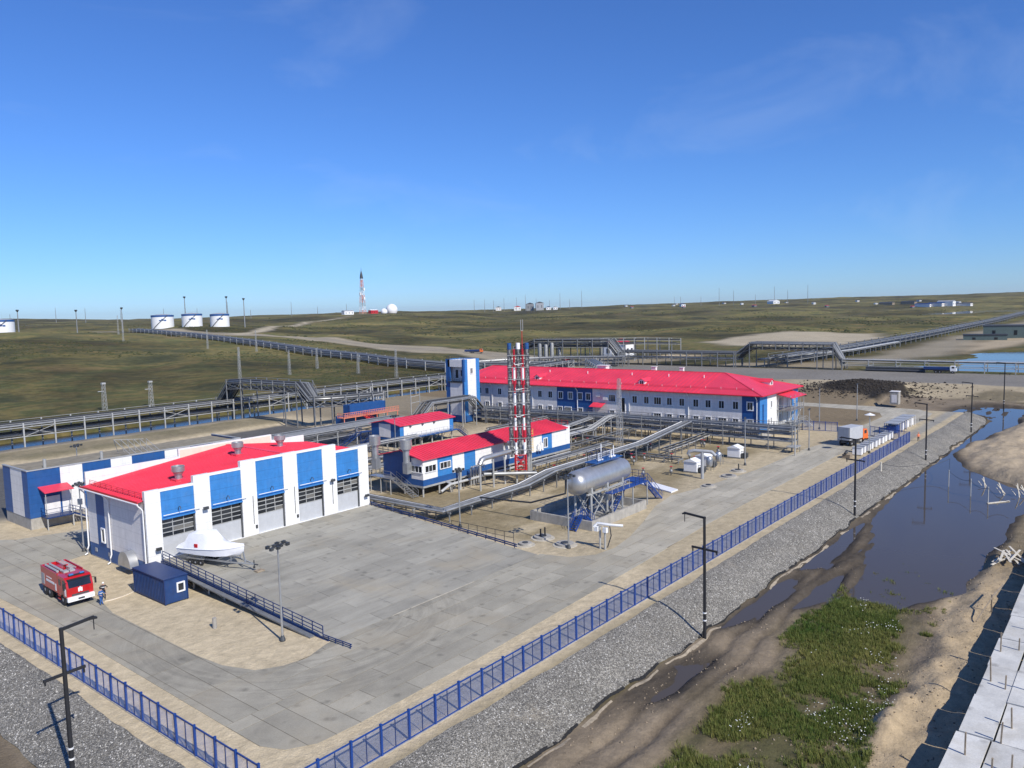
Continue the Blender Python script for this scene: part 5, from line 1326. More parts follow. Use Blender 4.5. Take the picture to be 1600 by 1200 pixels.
rack('tall dark pipe bridge carried over the berm road to the blue containers', [(121.5, 208.5, 5.0), (121.8, 203, 10.2), (122, 196, 10.6), (121.5, 169.5, 10.8), (121.2, 165.2, 7.2), (123.5, 163.5, 7.2), (141, 163.2, 6.6)], 5.0,
     bundle(4.6, 7, (.3, .36, .26), ('dsteel', 'steel', 'pipe'), seed=9) + bundle(4.4, 6, (.26, .2), ('dsteel', 'pipe'), -1.7, seed=10), 5.0, lower=1.8, lw=.26, leg='steel', girder='steel', rail=1.0, brace=1, hang=2)
fl = [(300, 222), (274, 262), (281, 310), (298, 361), (311, 416), (338, 529), (367, 677), (398, 855)]
rack('far winding rack of pipes crossing the tundra towards the storage tanks', [(x, y, max(h1(x, y), 0) + 2.9) for x, y in fl], 10, bundle(9.5, 9, (.3, .4, .34), ('pipe', 'steel', 'dsteel', 'dsteel'), seed=11) + bundle(9, 5, (.5, .4), ('dsteel', 'steel'), -1.6, seed=111), 14, lower=1.6, lw=.4, rail=1.3, girder='steel', leg='lsteel')
rack('big elevated pipe rack spanning the haul road behind the dormitory roof', [(323, 262, 8.5), (326, 250, 12.4), (332, 209, 12.4), (333, 204, 6)], 9, bundle(8.6, 10, (.35, .42, .3), ('dsteel', 'dsteel', 'steel'), seed=12) + bundle(8.2, 7, (.35, .3), ('dsteel', 'pipe'), -1.6, seed=112) + bundle(8, 5, (.4, .3), ('dsteel', 'pipe'), -3.0, seed=13), 9, lower=3.2, lw=.4, leg='steel', girder='lsteel', skip=(), rail=1.2, brace=2)
rack('elevated pipe rack leading off from the haul road crossing towards the sand heap', [(334, 226, 12), (372, 216, 11), (398, 208, 9.6)], 7, bundle(6.6, 9, (.3, .24), ('pipe', 'dsteel', 'dsteel'), seed=14) + bundle(6, 5, (.35,), ('dsteel', 'steel'), -2.0, seed=114), 8, lower=2.2, lw=.35, leg='lsteel', rail=1.2)
rack('dark low rack of pipes beyond the dormitory roof along the haul road', [(345, 212, 6.0), (345, 149, 6.0)], 9, bundle(8.6, 8, (.4, .5, .34), ('dsteel', 'steel', 'pipe'), seed=15) + bundle(8, 4, (.45,), ('dsteel', 'pipe'), -2.6, seed=16), 8, lower=2.8, lw=.35, leg='steel', girder='steel', rail=1.0, brace=2)
rack('high pipe crossing on lattice legs behind the right end of the dormitory', [(345.5, 148.5, 6.0), (345.5, 142, 10.6), (345.5, 106, 10.4), (346, 102.5, 4.0)], 8, bundle(7.6, 8, (.4, .45), ('dsteel', 'steel'), seed=17) + bundle(7, 4, (.4,), ('dsteel',), -2.2, seed=18), 6, lower=2.4, lw=.34, leg='steel', girder='dsteel', rail=1.0, brace=1, hang=1)
rack('pipe rack on pale legs over the marsh at the far right', [(346, 102, 3.7), (346, 60, 3.6), (346, -70, 3.6)], 7, bundle(6.5, 5, (.3, .36, .25), ('lsteel', 'pipe', 'white2'), seed=19), 10, lower=1.7, lw=.3, leg='lsteel', rail=1.0)
lr = [(352, 133), (433, 130), (540, 130), (660, 132), (800, 136), (1000, 140), (1286, 147), (1600, 150)]
rack('very long pipe rack receding to the right across the flat tundra', [(x, y, h1(x, y) + 4.6) for x, y in lr], 9, bundle(8.6, 7, (.36, .3), ('pipe', 'dsteel', 'steel'), seed=20) + bundle(8, 4, (.5,), ('dsteel', 'steel'), -2.2, seed=120), 16, lower=2.2, lw=.45, leg='steel', girder='lsteel', rail=1.2)
rack('pipe line on short posts beside the crossing on the sandy shoulder', [(347, 139, 3.2), (430, 124.5, 3.0), (520, 123, 3.0)], 4, bundle(3.6, 4, (.35,), ('lsteel', 'pipe'), seed=21), 10, lw=.35, leg='steel')

rack('low manifold of thin pipes beneath the end of the silver pipe rack', [(131, 71.2, 1.6), (139, 71.2, 1.7), (148.8, 71.2, 2.1)], 2.0, bundle(1.9, 6, (.08, .11), ('dsteel', 'pipe', 'steel'), seed=31), 3.0, lw=.12, leg='steel')
rack('short pale tray of pipes right of the chimney foot', [(104.5, 82.2, 2.0), (117, 82.2, 2.0), (129, 82.2, 2.2)], 1.6, bundle(1.5, 5, (.09, .12), ('pipe', 'steel', 'lsteel'), seed=32), 3.2, lw=.12, leg='steel')
rack('low dark pipe rack along the back of the boiler house', [(84, 104, 2.2), (124, 104, 2.4), (136, 100, 2.6), (149, 100, 3.6)], 2.2, bundle(2.1, 7, (.1, .14), ('dsteel', 'pipe', 'steel'), seed=33), 4.5, lw=.14, leg='steel')
rack('second dark rack of pipes nearer the dormitory skirt', [(154.6, 133, 2.4), (154.6, 68, 2.4)], 2.4, bundle(2.3, 6, (.16, .2), ('dsteel', 'steel', 'dsteel'), seed=34), 5.0, lw=.16, leg='dsteel')
rack('pipe rack linking the trestle to the dark rack behind the tower', [(206, 200, 4.4), (214, 172, 4.4), (262, 168, 4.6), (300, 200, 5)], 5, bundle(4.6, 8, (.2, .26), ('dsteel', 'pipe', 'steel'), seed=35), 7, lower=2.0, lw=.24, leg='lsteel', rail=1.0)
rack('dense stepped pipe rack left of the haul road crossing', [(283, 258, 3.6), (312, 246, 3.8), (322, 228, 4.2), (330, 200, 4.4)], 10, bundle(9.6, 12, (.3, .24), ('dsteel', 'pipe', 'steel'), seed=36), 7, lower=2.0, lw=.3, leg='steel', rail=1.1, brace=2)
for k, (x, y, hh) in enumerate(((318, 243, 11.5), (320.5, 241, 11), (323, 239, 11.8), (326, 236.5, 10.5))):
    t = thing('expansion_vessel', ['leftmost grey upright vessel under the elevated pipe rack', 'second grey upright vessel under the elevated pipe rack', 'tallest grey upright vessel under the elevated pipe rack', 'rightmost grey upright vessel under the elevated pipe rack'][k], 'vessel', (x, y, 0), 0, 'grey vessels by the haul road')
    part(t, 'shell', MB().lathe((x, y, 0), [(1.0, -.2), (1.05, hh - .8), (.7, hh - .2), (.1, hh)], 12), 'steel', True); part(t, 'ladder', MB().bar((x - 1.15, y - .4, 0), (x - 1.15, y - .4, hh), .12), 'lsteel')
for lb, pts, n_, sd in (
    ('low run of thin pipes crossing the yard behind the boiler house end', [(123.5, 98, 1.7), (149, 98, 1.9)], 5, 201), ('low run of thin pipes just right of the boiler house', [(124, 88.6, 1.5), (149, 88.6, 1.7)], 4, 202),
    ('low cross run of pipes in the middle of the yard', [(136.5, 105, 1.3), (136.5, 77, 1.3)], 5, 203), ('cross run of pipes close to the dormitory rack', [(143.5, 122, 2.0), (143.5, 95, 2.1)], 5, 204),
    ('low run of thin pipes between the chimney and the silver pipe rack', [(104, 78.3, 1.1), (128, 78.3, 1.1)], 4, 205), ('short cross run of pipes under the silver pipe rack', [(127.6, 86, .9), (127.6, 66, .9)], 4, 206),
    ('pipe run between the boiler house and the small module', [(97.5, 99, 2.4), (97.5, 119, 2.6)], 5, 207), ('long pipe run behind the boiler house towards the dormitory', [(128, 112.5, 2.5), (149, 112.5, 2.7)], 6, 208),
    ('pipe run along the right wall of the garage', [(73.2, 101, 2.7), (73.2, 131, 2.9)], 6, 209), ('pipe run behind the garage feeding the red pump skid', [(76, 109, 2.2), (109, 109, 2.3)], 6, 210), ('high pipe run in front of the small module', [(84, 116, 3.4), (110, 116, 3.4)], 5, 211)):
    rack(lb, pts, 1.5, bundle(1.4, n_, (.08, .11, .14), ('dsteel', 'pipe', 'steel', 'dsteel', 'lsteel'), seed=sd), 3.0, lw=.11, leg='steel', girder='dsteel')
pp_ = thing('valve_stand', 'small valve stand among the pipe runs of the yard', 'valve', (0, 0, 0), 0, 'valve stands in the pipe yard')
part(pp_, 'stem', MB().tube((0, 0, -.2), (0, 0, 1.5), .09, n=8), 'dsteel', local=True); part(pp_, 'valve_body', MB().lathe((0, 0, .75), [(.12, -.3), (.28, -.1), (.28, .1), (.12, .3)], 10), 'steel', True, True)
part(pp_, 'hand_wheel', MB().lathe((0, 0, 1.5), [(.24, 0), (.28, .03), (.24, .06)], 12), 'redpaint', local=True)
for k in range(30):
    o = pp_ if k == 0 else copy_tree(pp_)
    o.location = ((104 + 44 * rng.random(), 62.5 + 21 * rng.random(), 0) if k < 20 else (124 + 22 * rng.random(), 88 + 26 * rng.random(), 0)); o.rotation_euler = (0, 0, rng.uniform(0, 3))
# ------------------------------------------------------------------ chimney stack
t = thing('chimney_stack', 'red and white banded chimney stack of steel flues beside the boiler house', 'chimney', (99.6, 80.6, 0))
cx, cy = 99.6, 80.6
ux, uy = 0.64, -0.77                      # the row of flues and columns stands square to the yard diagonal
for q in (-.70, .70):
    z0 = 4.8
    for k, hb in enumerate((2.05,) * 7 + (3.05,)):
        for e_ in (-.22, .22):
            part(t, 'column', MB().tube((cx + q * ux - e_ * uy, cy + q * uy + e_ * ux, z0), (cx + q * ux - e_ * uy, cy + q * uy + e_ * ux, z0 + hb), .19, n=10), 'deepred' if k % 2 else 'white2')
        z0 += hb
    for e_ in (-.6, .6): part(t, 'leg_base', MB().tube((cx + q * ux - e_ * uy, cy + q * uy + e_ * ux, -.3), (cx + q * ux - e_ * uy, cy + q * uy + e_ * ux, 4.8), .17, n=8), 'lsteel')
for i, (u0, v0) in enumerate(((-.85, -.75), (.85, -.75), (.85, .75), (-.85, .75))):
    u1, v1 = ((-.85, -.75), (.85, -.75), (.85, .75), (-.85, .75))[(i + 1) % 4]
    A_c = (cx + u0 * ux - v0 * uy, cy + u0 * uy + v0 * ux); B_c = (cx + u1 * ux - v1 * uy, cy + u1 * uy + v1 * ux); cg = MB()
    for z in (2.4, 3.2, 4.0, 4.8): cg.bar((*A_c, z), (*B_c, z), .14)
    cg.bar((*A_c, 2.4), (*B_c, 4.8), .11); cg.bar((*B_c, 2.4), (*A_c, 4.8), .11); cg.bar((*A_c, 2.3), (*A_c, 4.85), .26)
    part(t, 'base_cage', cg, 'redpaint')
for k_, q in enumerate((-1.42, 0, 1.42)):
    fx, fy = cx + q * ux, cy + q * uy
    o = part(t, 'flue', MB().tube((fx, fy, 4.4), (fx, fy, 22.2), .27, n=14), 'steel', True)
    for k in range(18): part(o, 'clamp', MB().lathe((fx, fy, 5.2 + k * .95), [(.33, 0), (.33, .14)], 10), 'lsteel')
    part(o, 'cap', MB().lathe((fx, fy, 22.2), [(.34, 0), (.34, 1.0), (.28, 1.02), (.28, .5)], 14), ('navy', 'white2', 'navy')[k_])
    for v in (-.4, .4):
        lt = MB()
        for k in range(13):
            z = 5.0 + k * 1.32; s1 = .34 if k % 2 else -.34
            lt.bar((fx - s1 * ux - v * uy, fy - s1 * uy + v * ux, z), (fx + s1 * ux - v * uy, fy + s1 * uy + v * ux, z + 1.32), .07)
        for e_ in (-.34, .34): lt.bar((fx + e_ * ux - v * uy, fy + e_ * uy + v * ux, 4.8), (fx + e_ * ux - v * uy, fy + e_ * uy + v * ux, 22.2), .07)
        part(t, 'lattice_side', lt, 'dsteel')
for k in range(9):
    z = 5.6 + k * 1.95; b_ = MB()
    for v in (-.42, .42): b_.bar((cx - 1.75 * ux - v * uy, cy - 1.75 * uy + v * ux, z), (cx + 1.75 * ux - v * uy, cy + 1.75 * uy + v * ux, z), .09)
    for u in (-1.75, 1.75): b_.bar((cx + u * ux + .42 * uy, cy + u * uy - .42 * ux, z), (cx + u * ux - .42 * uy, cy + u * uy + .42 * ux, z), .09)
    part(t, 'tie_ring', b_, 'lsteel')
for z, l_ in ((19.8, 1.9), (15.7, 1.7), (11.3, 1.7)): part(t, 'lamp_arm', MB().bar((cx - l_, cy - .8, z), (cx + l_, cy - .8, z + .1), .08).bar((cx - l_, cy - .8, z), (cx - l_ - .2, cy - .8, z + .3), .09).bar((cx + l_, cy - .8, z), (cx + l_ + .2, cy - .8, z + .3), .09), 'white2')
part(t, 'lightning_rod', MB().tube((cx + .5, cy - .5, 22), (cx + .5, cy - .5, 25.2), .06, n=6), 'redpaint')
part(t, 'rod_fork', MB().bar((cx + .25, cy - .5, 25.2), (cx + .75, cy - .5, 25.2), .07).bar((cx + .25, cy - .5, 25.2), (cx + .25, cy - .5, 27.0), .07).bar((cx + .75, cy - .5, 25.2), (cx + .75, cy - .5, 27.0), .07), 'lsteel')
dct = thing('flue_duct', 'silver flue duct on legs running into the chimney foot', 'duct', (95, 82, 0))
part(dct, 'duct', MB().path([(91.4, 82.4, 4.2), (91.9, 82.4, 4.9), (92.6, 82.4, 5.1), (99.2, 81.8, 5.4)], .42, 12), 'stain', True)
part(dct, 'elbow', MB().path([(100.5, 80.8, 5.2), (102.2, 82.2, 5.4), (103.2, 84.0, 5.6), (103.2, 86.6, 5.6)], .42, 12), 'stain', True)
for x in (91.4, 94.6, 97.5): part(dct, 'leg', MB().tube((x, 82.3, -.3), (x, 82.3, 4.75), .15, n=8), 'lsteel')
for x, y in ((102.1, 81.0), (102.7, 81.2), (103.3, 81.3)): part(dct, 'vent_leg', MB().tube((x, y, -.3), (x, y, 4.6), .14, n=8), 'lsteel')
part(dct, 'header', MB().path([(93.5, 83.5, 2.2), (96, 82.2, 2.0), (100.5, 78, 1.8)], .32, 10), 'pipe', True)

# ------------------------------------------------------------------ horizontal storage tank in its bund
t = thing('bund_wall', 'low concrete bund wall around the foot of the silver tank', 'wall', (89.5, 60, 0))
bx0, bx1, by0, by1 = 82.3, 96.2, 55.1, 65.2
for i in range(5):
    w_ = (bx1 - bx0) / 5
    part(t, 'wall_block', MB().box(bx0 + i * w_ + .01, bx0 + (i + 1) * w_ - .01, by0, by0 + .3, -.2, 1.25), 'conc'); part(t, 'wall_block', MB().box(bx0 + i * w_ + .01, bx0 + (i + 1) * w_ - .01, by1 - .3, by1, -.2, 1.25), 'conc')
for i in range(4):
    w_ = (by1 - by0 - .62) / 4
    part(t, 'wall_block', MB().box(bx0, bx0 + .3, by0 + .31 + i * w_, by0 + .29 + (i + 1) * w_, -.2, 1.24), 'conc'); part(t, 'wall_block', MB().box(bx1 - .3, bx1, by0 + .31 + i * w_, by0 + .29 + (i + 1) * w_, -.2, 1.24), 'conc')
part(t, 'floor', MB().box(bx0 + .3, bx1 - .3, by0 + .3, by1 - .3, 0.01, .08), 'conc')
t = thing('storage_tank', 'horizontal silver storage tank on braced steel legs above the bund', 'tank', (89, 58.8, 0))
ty_, tz_ = 58.8, 5.5; rt = 1.65
part(t, 'shell', MB().lathe((0, ty_, tz_), [(.05, 83.0), (.7, 83.06), (1.2, 83.3), (1.5, 83.7), (rt, 84.3), (rt, 95.2), (1.5, 95.8), (1.2, 96.2), (.7, 96.45), (.05, 96.5)], 40, 'X'), 'stain', True)
for x in (84.3, 86.4, 88.5, 90.6, 92.7, 95.2): part(t, 'shell_band', MB().lathe((x, ty_, tz_), [(rt + .012, -.04), (rt + .012, .04)], 40, 'X'), 'galv', True)
for x in (85.8, 89.7, 93.6):
    part(t, 'saddle', MB().extrude([(ty_ - 1.5, 4.0), (ty_ + 1.5, 4.0), (ty_ + 1.45, 5.1), (ty_ + .8, 4.55), (ty_, 4.32), (ty_ - .8, 4.55), (ty_ - 1.45, 5.1)], 'X', x - .15, x + .15), 'lsteel')
    for q in (-1.3, 1.3):
        part(t, 'leg', MB().tube((x, ty_ + q, 0), (x, ty_ + q, 4.0), .16, n=8), 'lsteel'); part(t, 'brace', MB().bar((x, ty_ - q, .3), (x, ty_ + q, 3.9), .11), 'lsteel')
    if x < 93:
        for q in (-1.3, 1.3): part(t, 'brace', MB().bar((x, ty_ + q, .3), (x + 3.9, ty_ + q, 3.9), .11), 'lsteel'); part(t, 'brace', MB().bar((x + 3.9, ty_ + q, .3), (x, ty_ + q, 3.9), .11), 'lsteel')
for q in (-1.3, 1.3): part(t, 'leg_beam', MB().box(84.8, 94.6, ty_ + q - .12, ty_ + q + .12, 3.78, 4.0), 'lsteel')
part(t, 'top_walkway', MB().box(87.6, 94.6, ty_ - .85, ty_ + .85, 7.55, 7.68), 'navy')
railing(t, [(88.2, ty_ - .8, 7.68), (91.5, ty_ - .8, 7.68), (91.5, ty_ + .8, 7.68), (88.2, ty_ + .8, 7.68), (88.2, ty_ - .8, 7.68)], 'bluesteel', 1.3, 1.1)
for x, h_ in ((89.5, .9), (90.2, 2.3), (92.6, 1.0), (93.4, 1.6)): o = part(t, 'nozzle', MB().tube((x, ty_ - .1, 7.5), (x, ty_ - .1, 7.6 + h_), .16 if h_ < 1.2 else .07, n=8).lathe((x, ty_ - .1, 7.68), [(.3, 0), (.3, .12)], 12), 'white2')
part(t, 'feed_pipe', MB().path([(83.2, ty_ + .2, 6.6), (82.2, ty_ + .2, 6.4), (82.0, ty_ + .2, 4.5), (82.0, ty_ + 6, 2.5), (82, 74, 2.0)], .12, 8), 'dsteel', True)
part(t, 'sump_pipes', MB().path([(86, ty_ - .6, 4.3), (86, ty_ - .6, 1.2), (87, ty_ - 1.8, .7), (90, ty_ - 1.8, .7), (91, ty_ - .4, 1.3), (91, ty_ - .4, 4.3)], .13, 8), 'dsteel', True)
t = thing('access_platform', 'blue steel platform with stairs along the near side of the silver tank', 'platform', (93, 56.9, 0))
part(t, 'deck', MB().box(88.6, 98.4, 56.0, 57.1, 3.45, 3.56), 'fence'); part(t, 'deck', MB().box(96.6, 99.6, 57.1, 59.4, 3.45, 3.56), 'fence')
railing(t, [(88.7, 56.05, 3.56), (93.2, 56.05, 3.56)], 'lsteel', 1.1, 1.5); railing(t, [(94.9, 56.05, 3.56), (98.3, 56.05, 3.56)], 'bluesteel', 1.1, 1.1); railing(t, [(96.7, 59.3, 3.56), (99.5, 59.3, 3.56), (99.5, 57.2, 3.56)], 'bluesteel', 1.1, 1.0)
for x, y in ((88.8, 56.1), (91.4, 56.1), (94.2, 56.1), (98.2, 56.1), (99.4, 59.2), (96.8, 59.2)): part(t, 'post', MB().bar((x, y, -.1), (x, y, 3.45), .14), 'lsteel')
stairs(t, (102.6, 56.6, .05), (98.4, 56.6, 3.5), 1.0, 13, 'fence'); stairs(t, (90.9, 57.6, .4), (94.2, 57.6, 3.4), .9, 11, 'fence')
stairs(t, (80.9, 57.2, .05), (82.4, 57.2, 1.5), 1.0, 6, 'fence'); stairs(t, (85.4, 57.2, .15), (83.4, 57.2, 1.5), .9, 5, 'fence')
part(t, 'stile_landing', MB().box(82.3, 83.5, 56.6, 57.8, 1.45, 1.53), 'bluesteel')
t = thing('filling_column', 'white topped filling column on two posts by the bund wall', 'pipe stand', (76.8, 49.9, 0))
for y in (49.6, 50.3): part(t, 'post', MB().tube((76.8, y, -.1), (76.8, y, 2.7), .13, n=8), 'lsteel')
part(t, 'crosspiece', MB().path([(76.5, 51.0, 2.6), (76.8, 50.6, 3.05), (76.9, 49.0, 3.05), (77.6, 47.6, 3.0)], .16, 8), 'white2', True)
for y in (49.5, 50.7): part(t, 'valve_box', MB().box(76.5, 77.0, y - .25, y + .25, 2.1, 2.7), 'white2')
part(t, 'hose_drop', MB().path([(76.9, 49.0, 3.0), (76.9, 48.8, 1.8), (76.85, 49.3, .3)], .07, 6), 'dsteel')
t = thing('filling_column', 'tall grey tee shaped pipe stand among the white huts', 'pipe stand', (118.3, 57.2, 0))
part(t, 'post', MB().tube((118.3, 57.2, -.1), (118.3, 57.2, 4.5), .26, n=10), 'grey'); part(t, 'crosspiece', MB().path([(118.0, 59.6, 3.9), (118.0, 59.4, 4.4), (118.3, 58.6, 4.6), (118.5, 55.6, 4.6), (118.6, 55.0, 4.0)], .28, 10), 'grey', True)

# ------------------------------------------------------------------ small plant in the yard
def hut(label, x, y, rz):
    t = thing('equipment_hut', label, 'hut', (x, y, 0), rz, 'white equipment huts in the yard')
    part(t, 'body', MB().box(-1.2, 1.2, -.9, .9, .25, 1.9), 'white2', local=True)
    part(t, 'roof', MB().extrude([(-1.35, 1.9), (1.35, 1.9), (0, 2.45)], 'Y', -1.05, 1.05), 'white2', local=True)
    part(t, 'skid', MB().box(-1.3, 1.3, -.95, .95, 0, .25), 'steel', local=True)
    part(t, 'door', MB().box(-.45, .45, -.94, -.9, .35, 1.75), 'greywall', local=True)
    for q in (-1.6, -2.1): part(t, 'unit', MB().box(q - .2, q + .2, -.5, .6, .2, 1.0), 'dsteel', local=True)
    part(t, 'unit_pipe', MB().path([(-2.4, .3, .1), (-2.4, .3, 1.3), (-1.2, .3, 1.3)], .07, 6), 'steel', local=True)
hut('white gabled equipment hut nearest the grey tee stand', 122.4, 61.0, R(90)); hut('white gabled equipment hut behind the grey tee stand', 128.0, 61.6, R(90)); hut('white gabled equipment hut nearest the dormitory', 138.4, 60.2, R(90))
for k, (x, y, lb) in enumerate(((125.6, 59.4, 'grey vertical vessel beside the middle white hut'), (130.6, 60.0, 'grey vertical vessel at the right of the white huts'))):
    t = thing('vessel', lb, 'vessel', (x, y, 0)); part(t, 'shell', MB().lathe((x, y, .5), [(.2, 0), (.5, .15), (.55, .4), (.55, 1.5), (.4, 1.75), (.1, 1.85)], 16), 'galv', True)
    part(t, 'frame', MB().bar((x - .6, y - .6, 0), (x - .6, y - .6, 1.9), .08).bar((x + .6, y - .6, 0), (x + .6, y - .6, 1.9), .08).bar((x - .6, y - .6, 1.9), (x + .6, y - .6, 1.9), .08), 'steel')
def manhole(label, x, y, r_, pipes_):
    t = thing('manhole', label, 'manhole', (x, y, 0))
    part(t, 'apron', MB().lathe((x, y, 0), [(r_ + .5, -.1), (r_ + .4, .045)], 24), 'crust2'); part(t, 'ring', MB().lathe((x, y, 0), [(r_, -.1), (r_, .28)], 22), 'conc')
    part(t, 'lid', MB().lathe((x, y, 0), [(r_ * .45, .28), (r_ * .45, .36)], 16), 'dsteel')
    for q in pipes_: part(t, 'vent_pipe', MB().tube((x + q, y, .2), (x + q, y, 1.25), .1, n=8), 'black')
manhole('concrete manhole ring with two black vent pipes on the sand by the yard', 76.4, 58.6, 1.1, (-.4, .5))
manhole('small concrete manhole ring at the foot of the ramp handrail', 72.9, 58.6, .8, ())
manhole('concrete manhole ring at the foot of the lamp post by the bund', 75.6, 54.6, 1.1, ())
manhole('flat concrete manhole ring nearest the road on the right', 122.0, 54.2, 1.2, ()); manhole('concrete manhole ring with one black pipe behind the flat one', 127, 54.8, 1.0, (.3,)); manhole('small concrete manhole ring beside the white slab', 113.6, 53.9, .9, ())
single('white_slab', MB().hexa([(106.4, 56.6, .02), (108.6, 56.6, .02), (110.9, 62.2, .02), (109.1, 63.6, .02)], [(106.4, 56.6, .2), (108.6, 56.6, .2), (110.9, 62.2, .2), (109.1, 63.6, .2)]), 'white2', 'white slab lying on the sand behind the blue stairs', 'slab')
single('bollard', MB().tube((36.3, 66.2, -.1), (36.3, 66.2, 1.0), .2, .18, 12), 'conc', 'short grey concrete post standing alone on the sand island', 'post')
single('marker_post', MB().tube((140.2, 35.2, -.6), (140.2, 35.2, 1.4), .16, n=10), 'sandbag', 'pale post standing on the gravel bank near the far fence', 'post')
t = thing('transformer_kiosk', 'pale concrete box standing by the peat heap', 'kiosk', (236, 56, 0))
part(t, 'body', MB().box(235.0, 237.2, 54.8, 57.0, -.3, 3.2), 'conc'); part(t, 'recess', MB().box(234.96, 235.0, 55.2, 56.6, .2, 2.4), 'greywall'); part(t, 'cap', MB().box(234.9, 237.3, 54.7, 57.1, 3.2, 3.35), 'greywall')
t = thing('work_bench', 'grey steel bench by the pole in front of the dormitory end', 'bench', (148.6, 53.6, 0))
part(t, 'top', MB().box(147.2, 150.0, 52.0, 54.0, 1.15, 1.3), 'lsteel')
for x, y in ((147.4, 52.2), (149.8, 52.2), (147.4, 53.8), (149.8, 53.8)): part(t, 'leg', MB().bar((x, y, -.1), (x, y, 1.15), .1), 'steel')
# pale waste bins in a row along the road
bmb = MB().box(-.62, .62, -.8, .8, .12, 1.35); blid = MB().box(-.68, .68, -.86, .86, 1.35, 1.46); 
b0_ = thing('waste_container', '', 'container', (0, 0, 0), 0, 'white containers lined up along the fence road')
part(b0_, 'body', bmb, 'white2', local=True); part(b0_, 'lid', blid, 'grey', local=True); part(b0_, 'skid', MB().box(-.5, .5, -.7, .7, 0, .12), 'dsteel', local=True)
ordn = ['nearest', 'second', 'third', 'fourth', 'fifth', 'sixth', 'seventh', 'eighth', 'ninth', 'tenth']
for k in range(10):
    o = b0_ if k == 0 else copy_tree(b0_)
    relabel(o, f'white lidded container, {ordn[k]} of the row by the far fence' if k else 'white lidded container, nearest of the row by the far fence', (152.2 + k * 2.45, 42.3 + .1 * (k % 2), .03), rng.uniform(-.06, .06))
for k in range(4):
    t = thing('storage_cage', ['blue framed cage at the near end of the cage row', 'second blue framed cage after the white containers', 'grey topped cage behind the two blue cages', 'farthest grey topped cage at the road bend'][k], 'cage', (182 + k * 4.2, 43.4, 0), 0, 'cages beyond the white containers')
    m_ = 'fence' if k < 2 else 'greywall'; x, y = 182 + k * 4.2, 43.4
    part(t, 'body', MB().box(x - 1.2, x + 1.2, y - 1.0, y + 1.0, .15, 1.6), 'white2' if k else 'fence')
    for a_ in (-1.7, 0, 1.7):
        for b_ in (-1.3, 1.3): part(t, 'post', MB().bar((x + a_, y + b_, 0), (x + a_, y + b_, 2.2), .1), m_)
    part(t, 'roof', MB().box(x - 1.8, x + 1.8, y - 1.4, y + 1.4, 2.2, 2.3), 'grey')
t = thing('pallet_stack', 'low stack of pallets and scrap before the white containers', 'pallet stack', (148.5, 43.4, 0))
for k in range(3): part(t, 'pallet', MB().box(147.6 + .1 * k, 149.4, 42.4, 43.8, .05 + k * .25, .2 + k * .25), 'wood')
part(t, 'scrap_bundle', MB().path([(147.6, 43.2, .9), (148.2, 43.0, 1.3), (149, 43.3, .95)], .25, 7), 'dsteel')

# ------------------------------------------------------------------ blue containers and orange walkway behind the garage
for lb, z0, dx in (('upper blue corrugated container on the orange walkway', 2.9, 2.5), ('lower blue corrugated container under the orange walkway', .2, 0)):
    t = thing('shipping_container', lb, 'container', (130 + dx, 160, z0))
    x0, x1, y0, y1 = 124.5 + dx, 136.5 + dx, 158.6, 161.1
    part(t, 'body', MB().box(x0, x1, y0, y1, z0, z0 + 2.6), 'navy')
    for k in range(32): x = x0 + .3 + k * .36; part(t, 'rib', MB().box(x, x + .16, y0 - .06, y0, z0 + .15, z0 + 2.45), 'navy')
    for k in range(6): y = y0 + .25 + k * .4; part(t, 'rib', MB().box(x0 - .06, x0, y, y + .16, z0 + .15, z0 + 2.45), 'navy')
    for x in (x0 - .07, x1 - .08): part(t, 'corner_post', MB().box(x, x + .15, y0 - .08, y0 + .08, z0, z0 + 2.65), 'bluesteel')
    part(t, 'end_doors', MB().box(x1, x1 + .08, y0 + .1, y1 - .1, z0 + .1, z0 + 2.5), 'greywall')
t = thing('orange_walkway', 'orange steel walkway with mesh railing in front of the blue containers', 'walkway', (131, 157, 0))
part(t, 'deck', MB().box(122.8, 141.5, 155.8, 158.3, 2.7, 2.82), 'salmon')
railing(t, [(122.9, 158.2, 2.82), (122.9, 155.9, 2.82), (141.4, 155.9, 2.82)], 'salmon', 1.15, .6, w=.09); 
for x in np.linspace(123.2, 141, 6): part(t, 'post', MB().bar((x, 156, -.1), (x, 156, 2.7), .16), 'salmon')
stairs(t, (133, 154.9, .1), (129, 154.9, 2.75), 1.1, 10, 'redpaint')
t = thing('red_pump_skid', 'red pump skid with pipework behind the garage parapet', 'pump', (82, 121, 0))
part(t, 'frame', MB().bar((80, 120, 0), (80, 120, 4.2), .15).bar((85, 120, 0), (85, 120, 4.2), .15).bar((80, 120, 4.2), (85, 120, 4.2), .15).bar((80, 120, 2.9), (85, 120, 2.9), .12).bar((80, 120, 3.5), (85, 120, 3.5), .1), 'redpaint')
for k in range(5): part(t, 'valve', MB().tube((80.6 + k * .95, 120, 2.9), (80.6 + k * .95, 120, 4.0), .16, n=8), 'redpaint')
for k in range(4): part(t, 'pipe', MB().path([(74, 118 + k * .7, 2.6), (78, 118 + k * .7, 3.0), (86, 118 + k * .7, 3.0), (88, 118 + k * .7, .2)], .17, 8), 'pipe' if k % 2 else 'white2', True)
t = thing('blue_stair', 'blue steel stair climbing to the small module from the pipe yard', 'stair', (98, 124, 0)); stairs(t, (93.5, 125, .1), (102.5, 125, 4.6), 1.2, 16, 'bluesteel')
part(t, 'landing', MB().box(102.5, 105, 124.2, 125.8, 4.5, 4.6), 'bluesteel')
for x in (102.7, 104.8): part(t, 'post', MB().bar((x, 125, -.1), (x, 125, 4.5), .14), 'bluesteel')
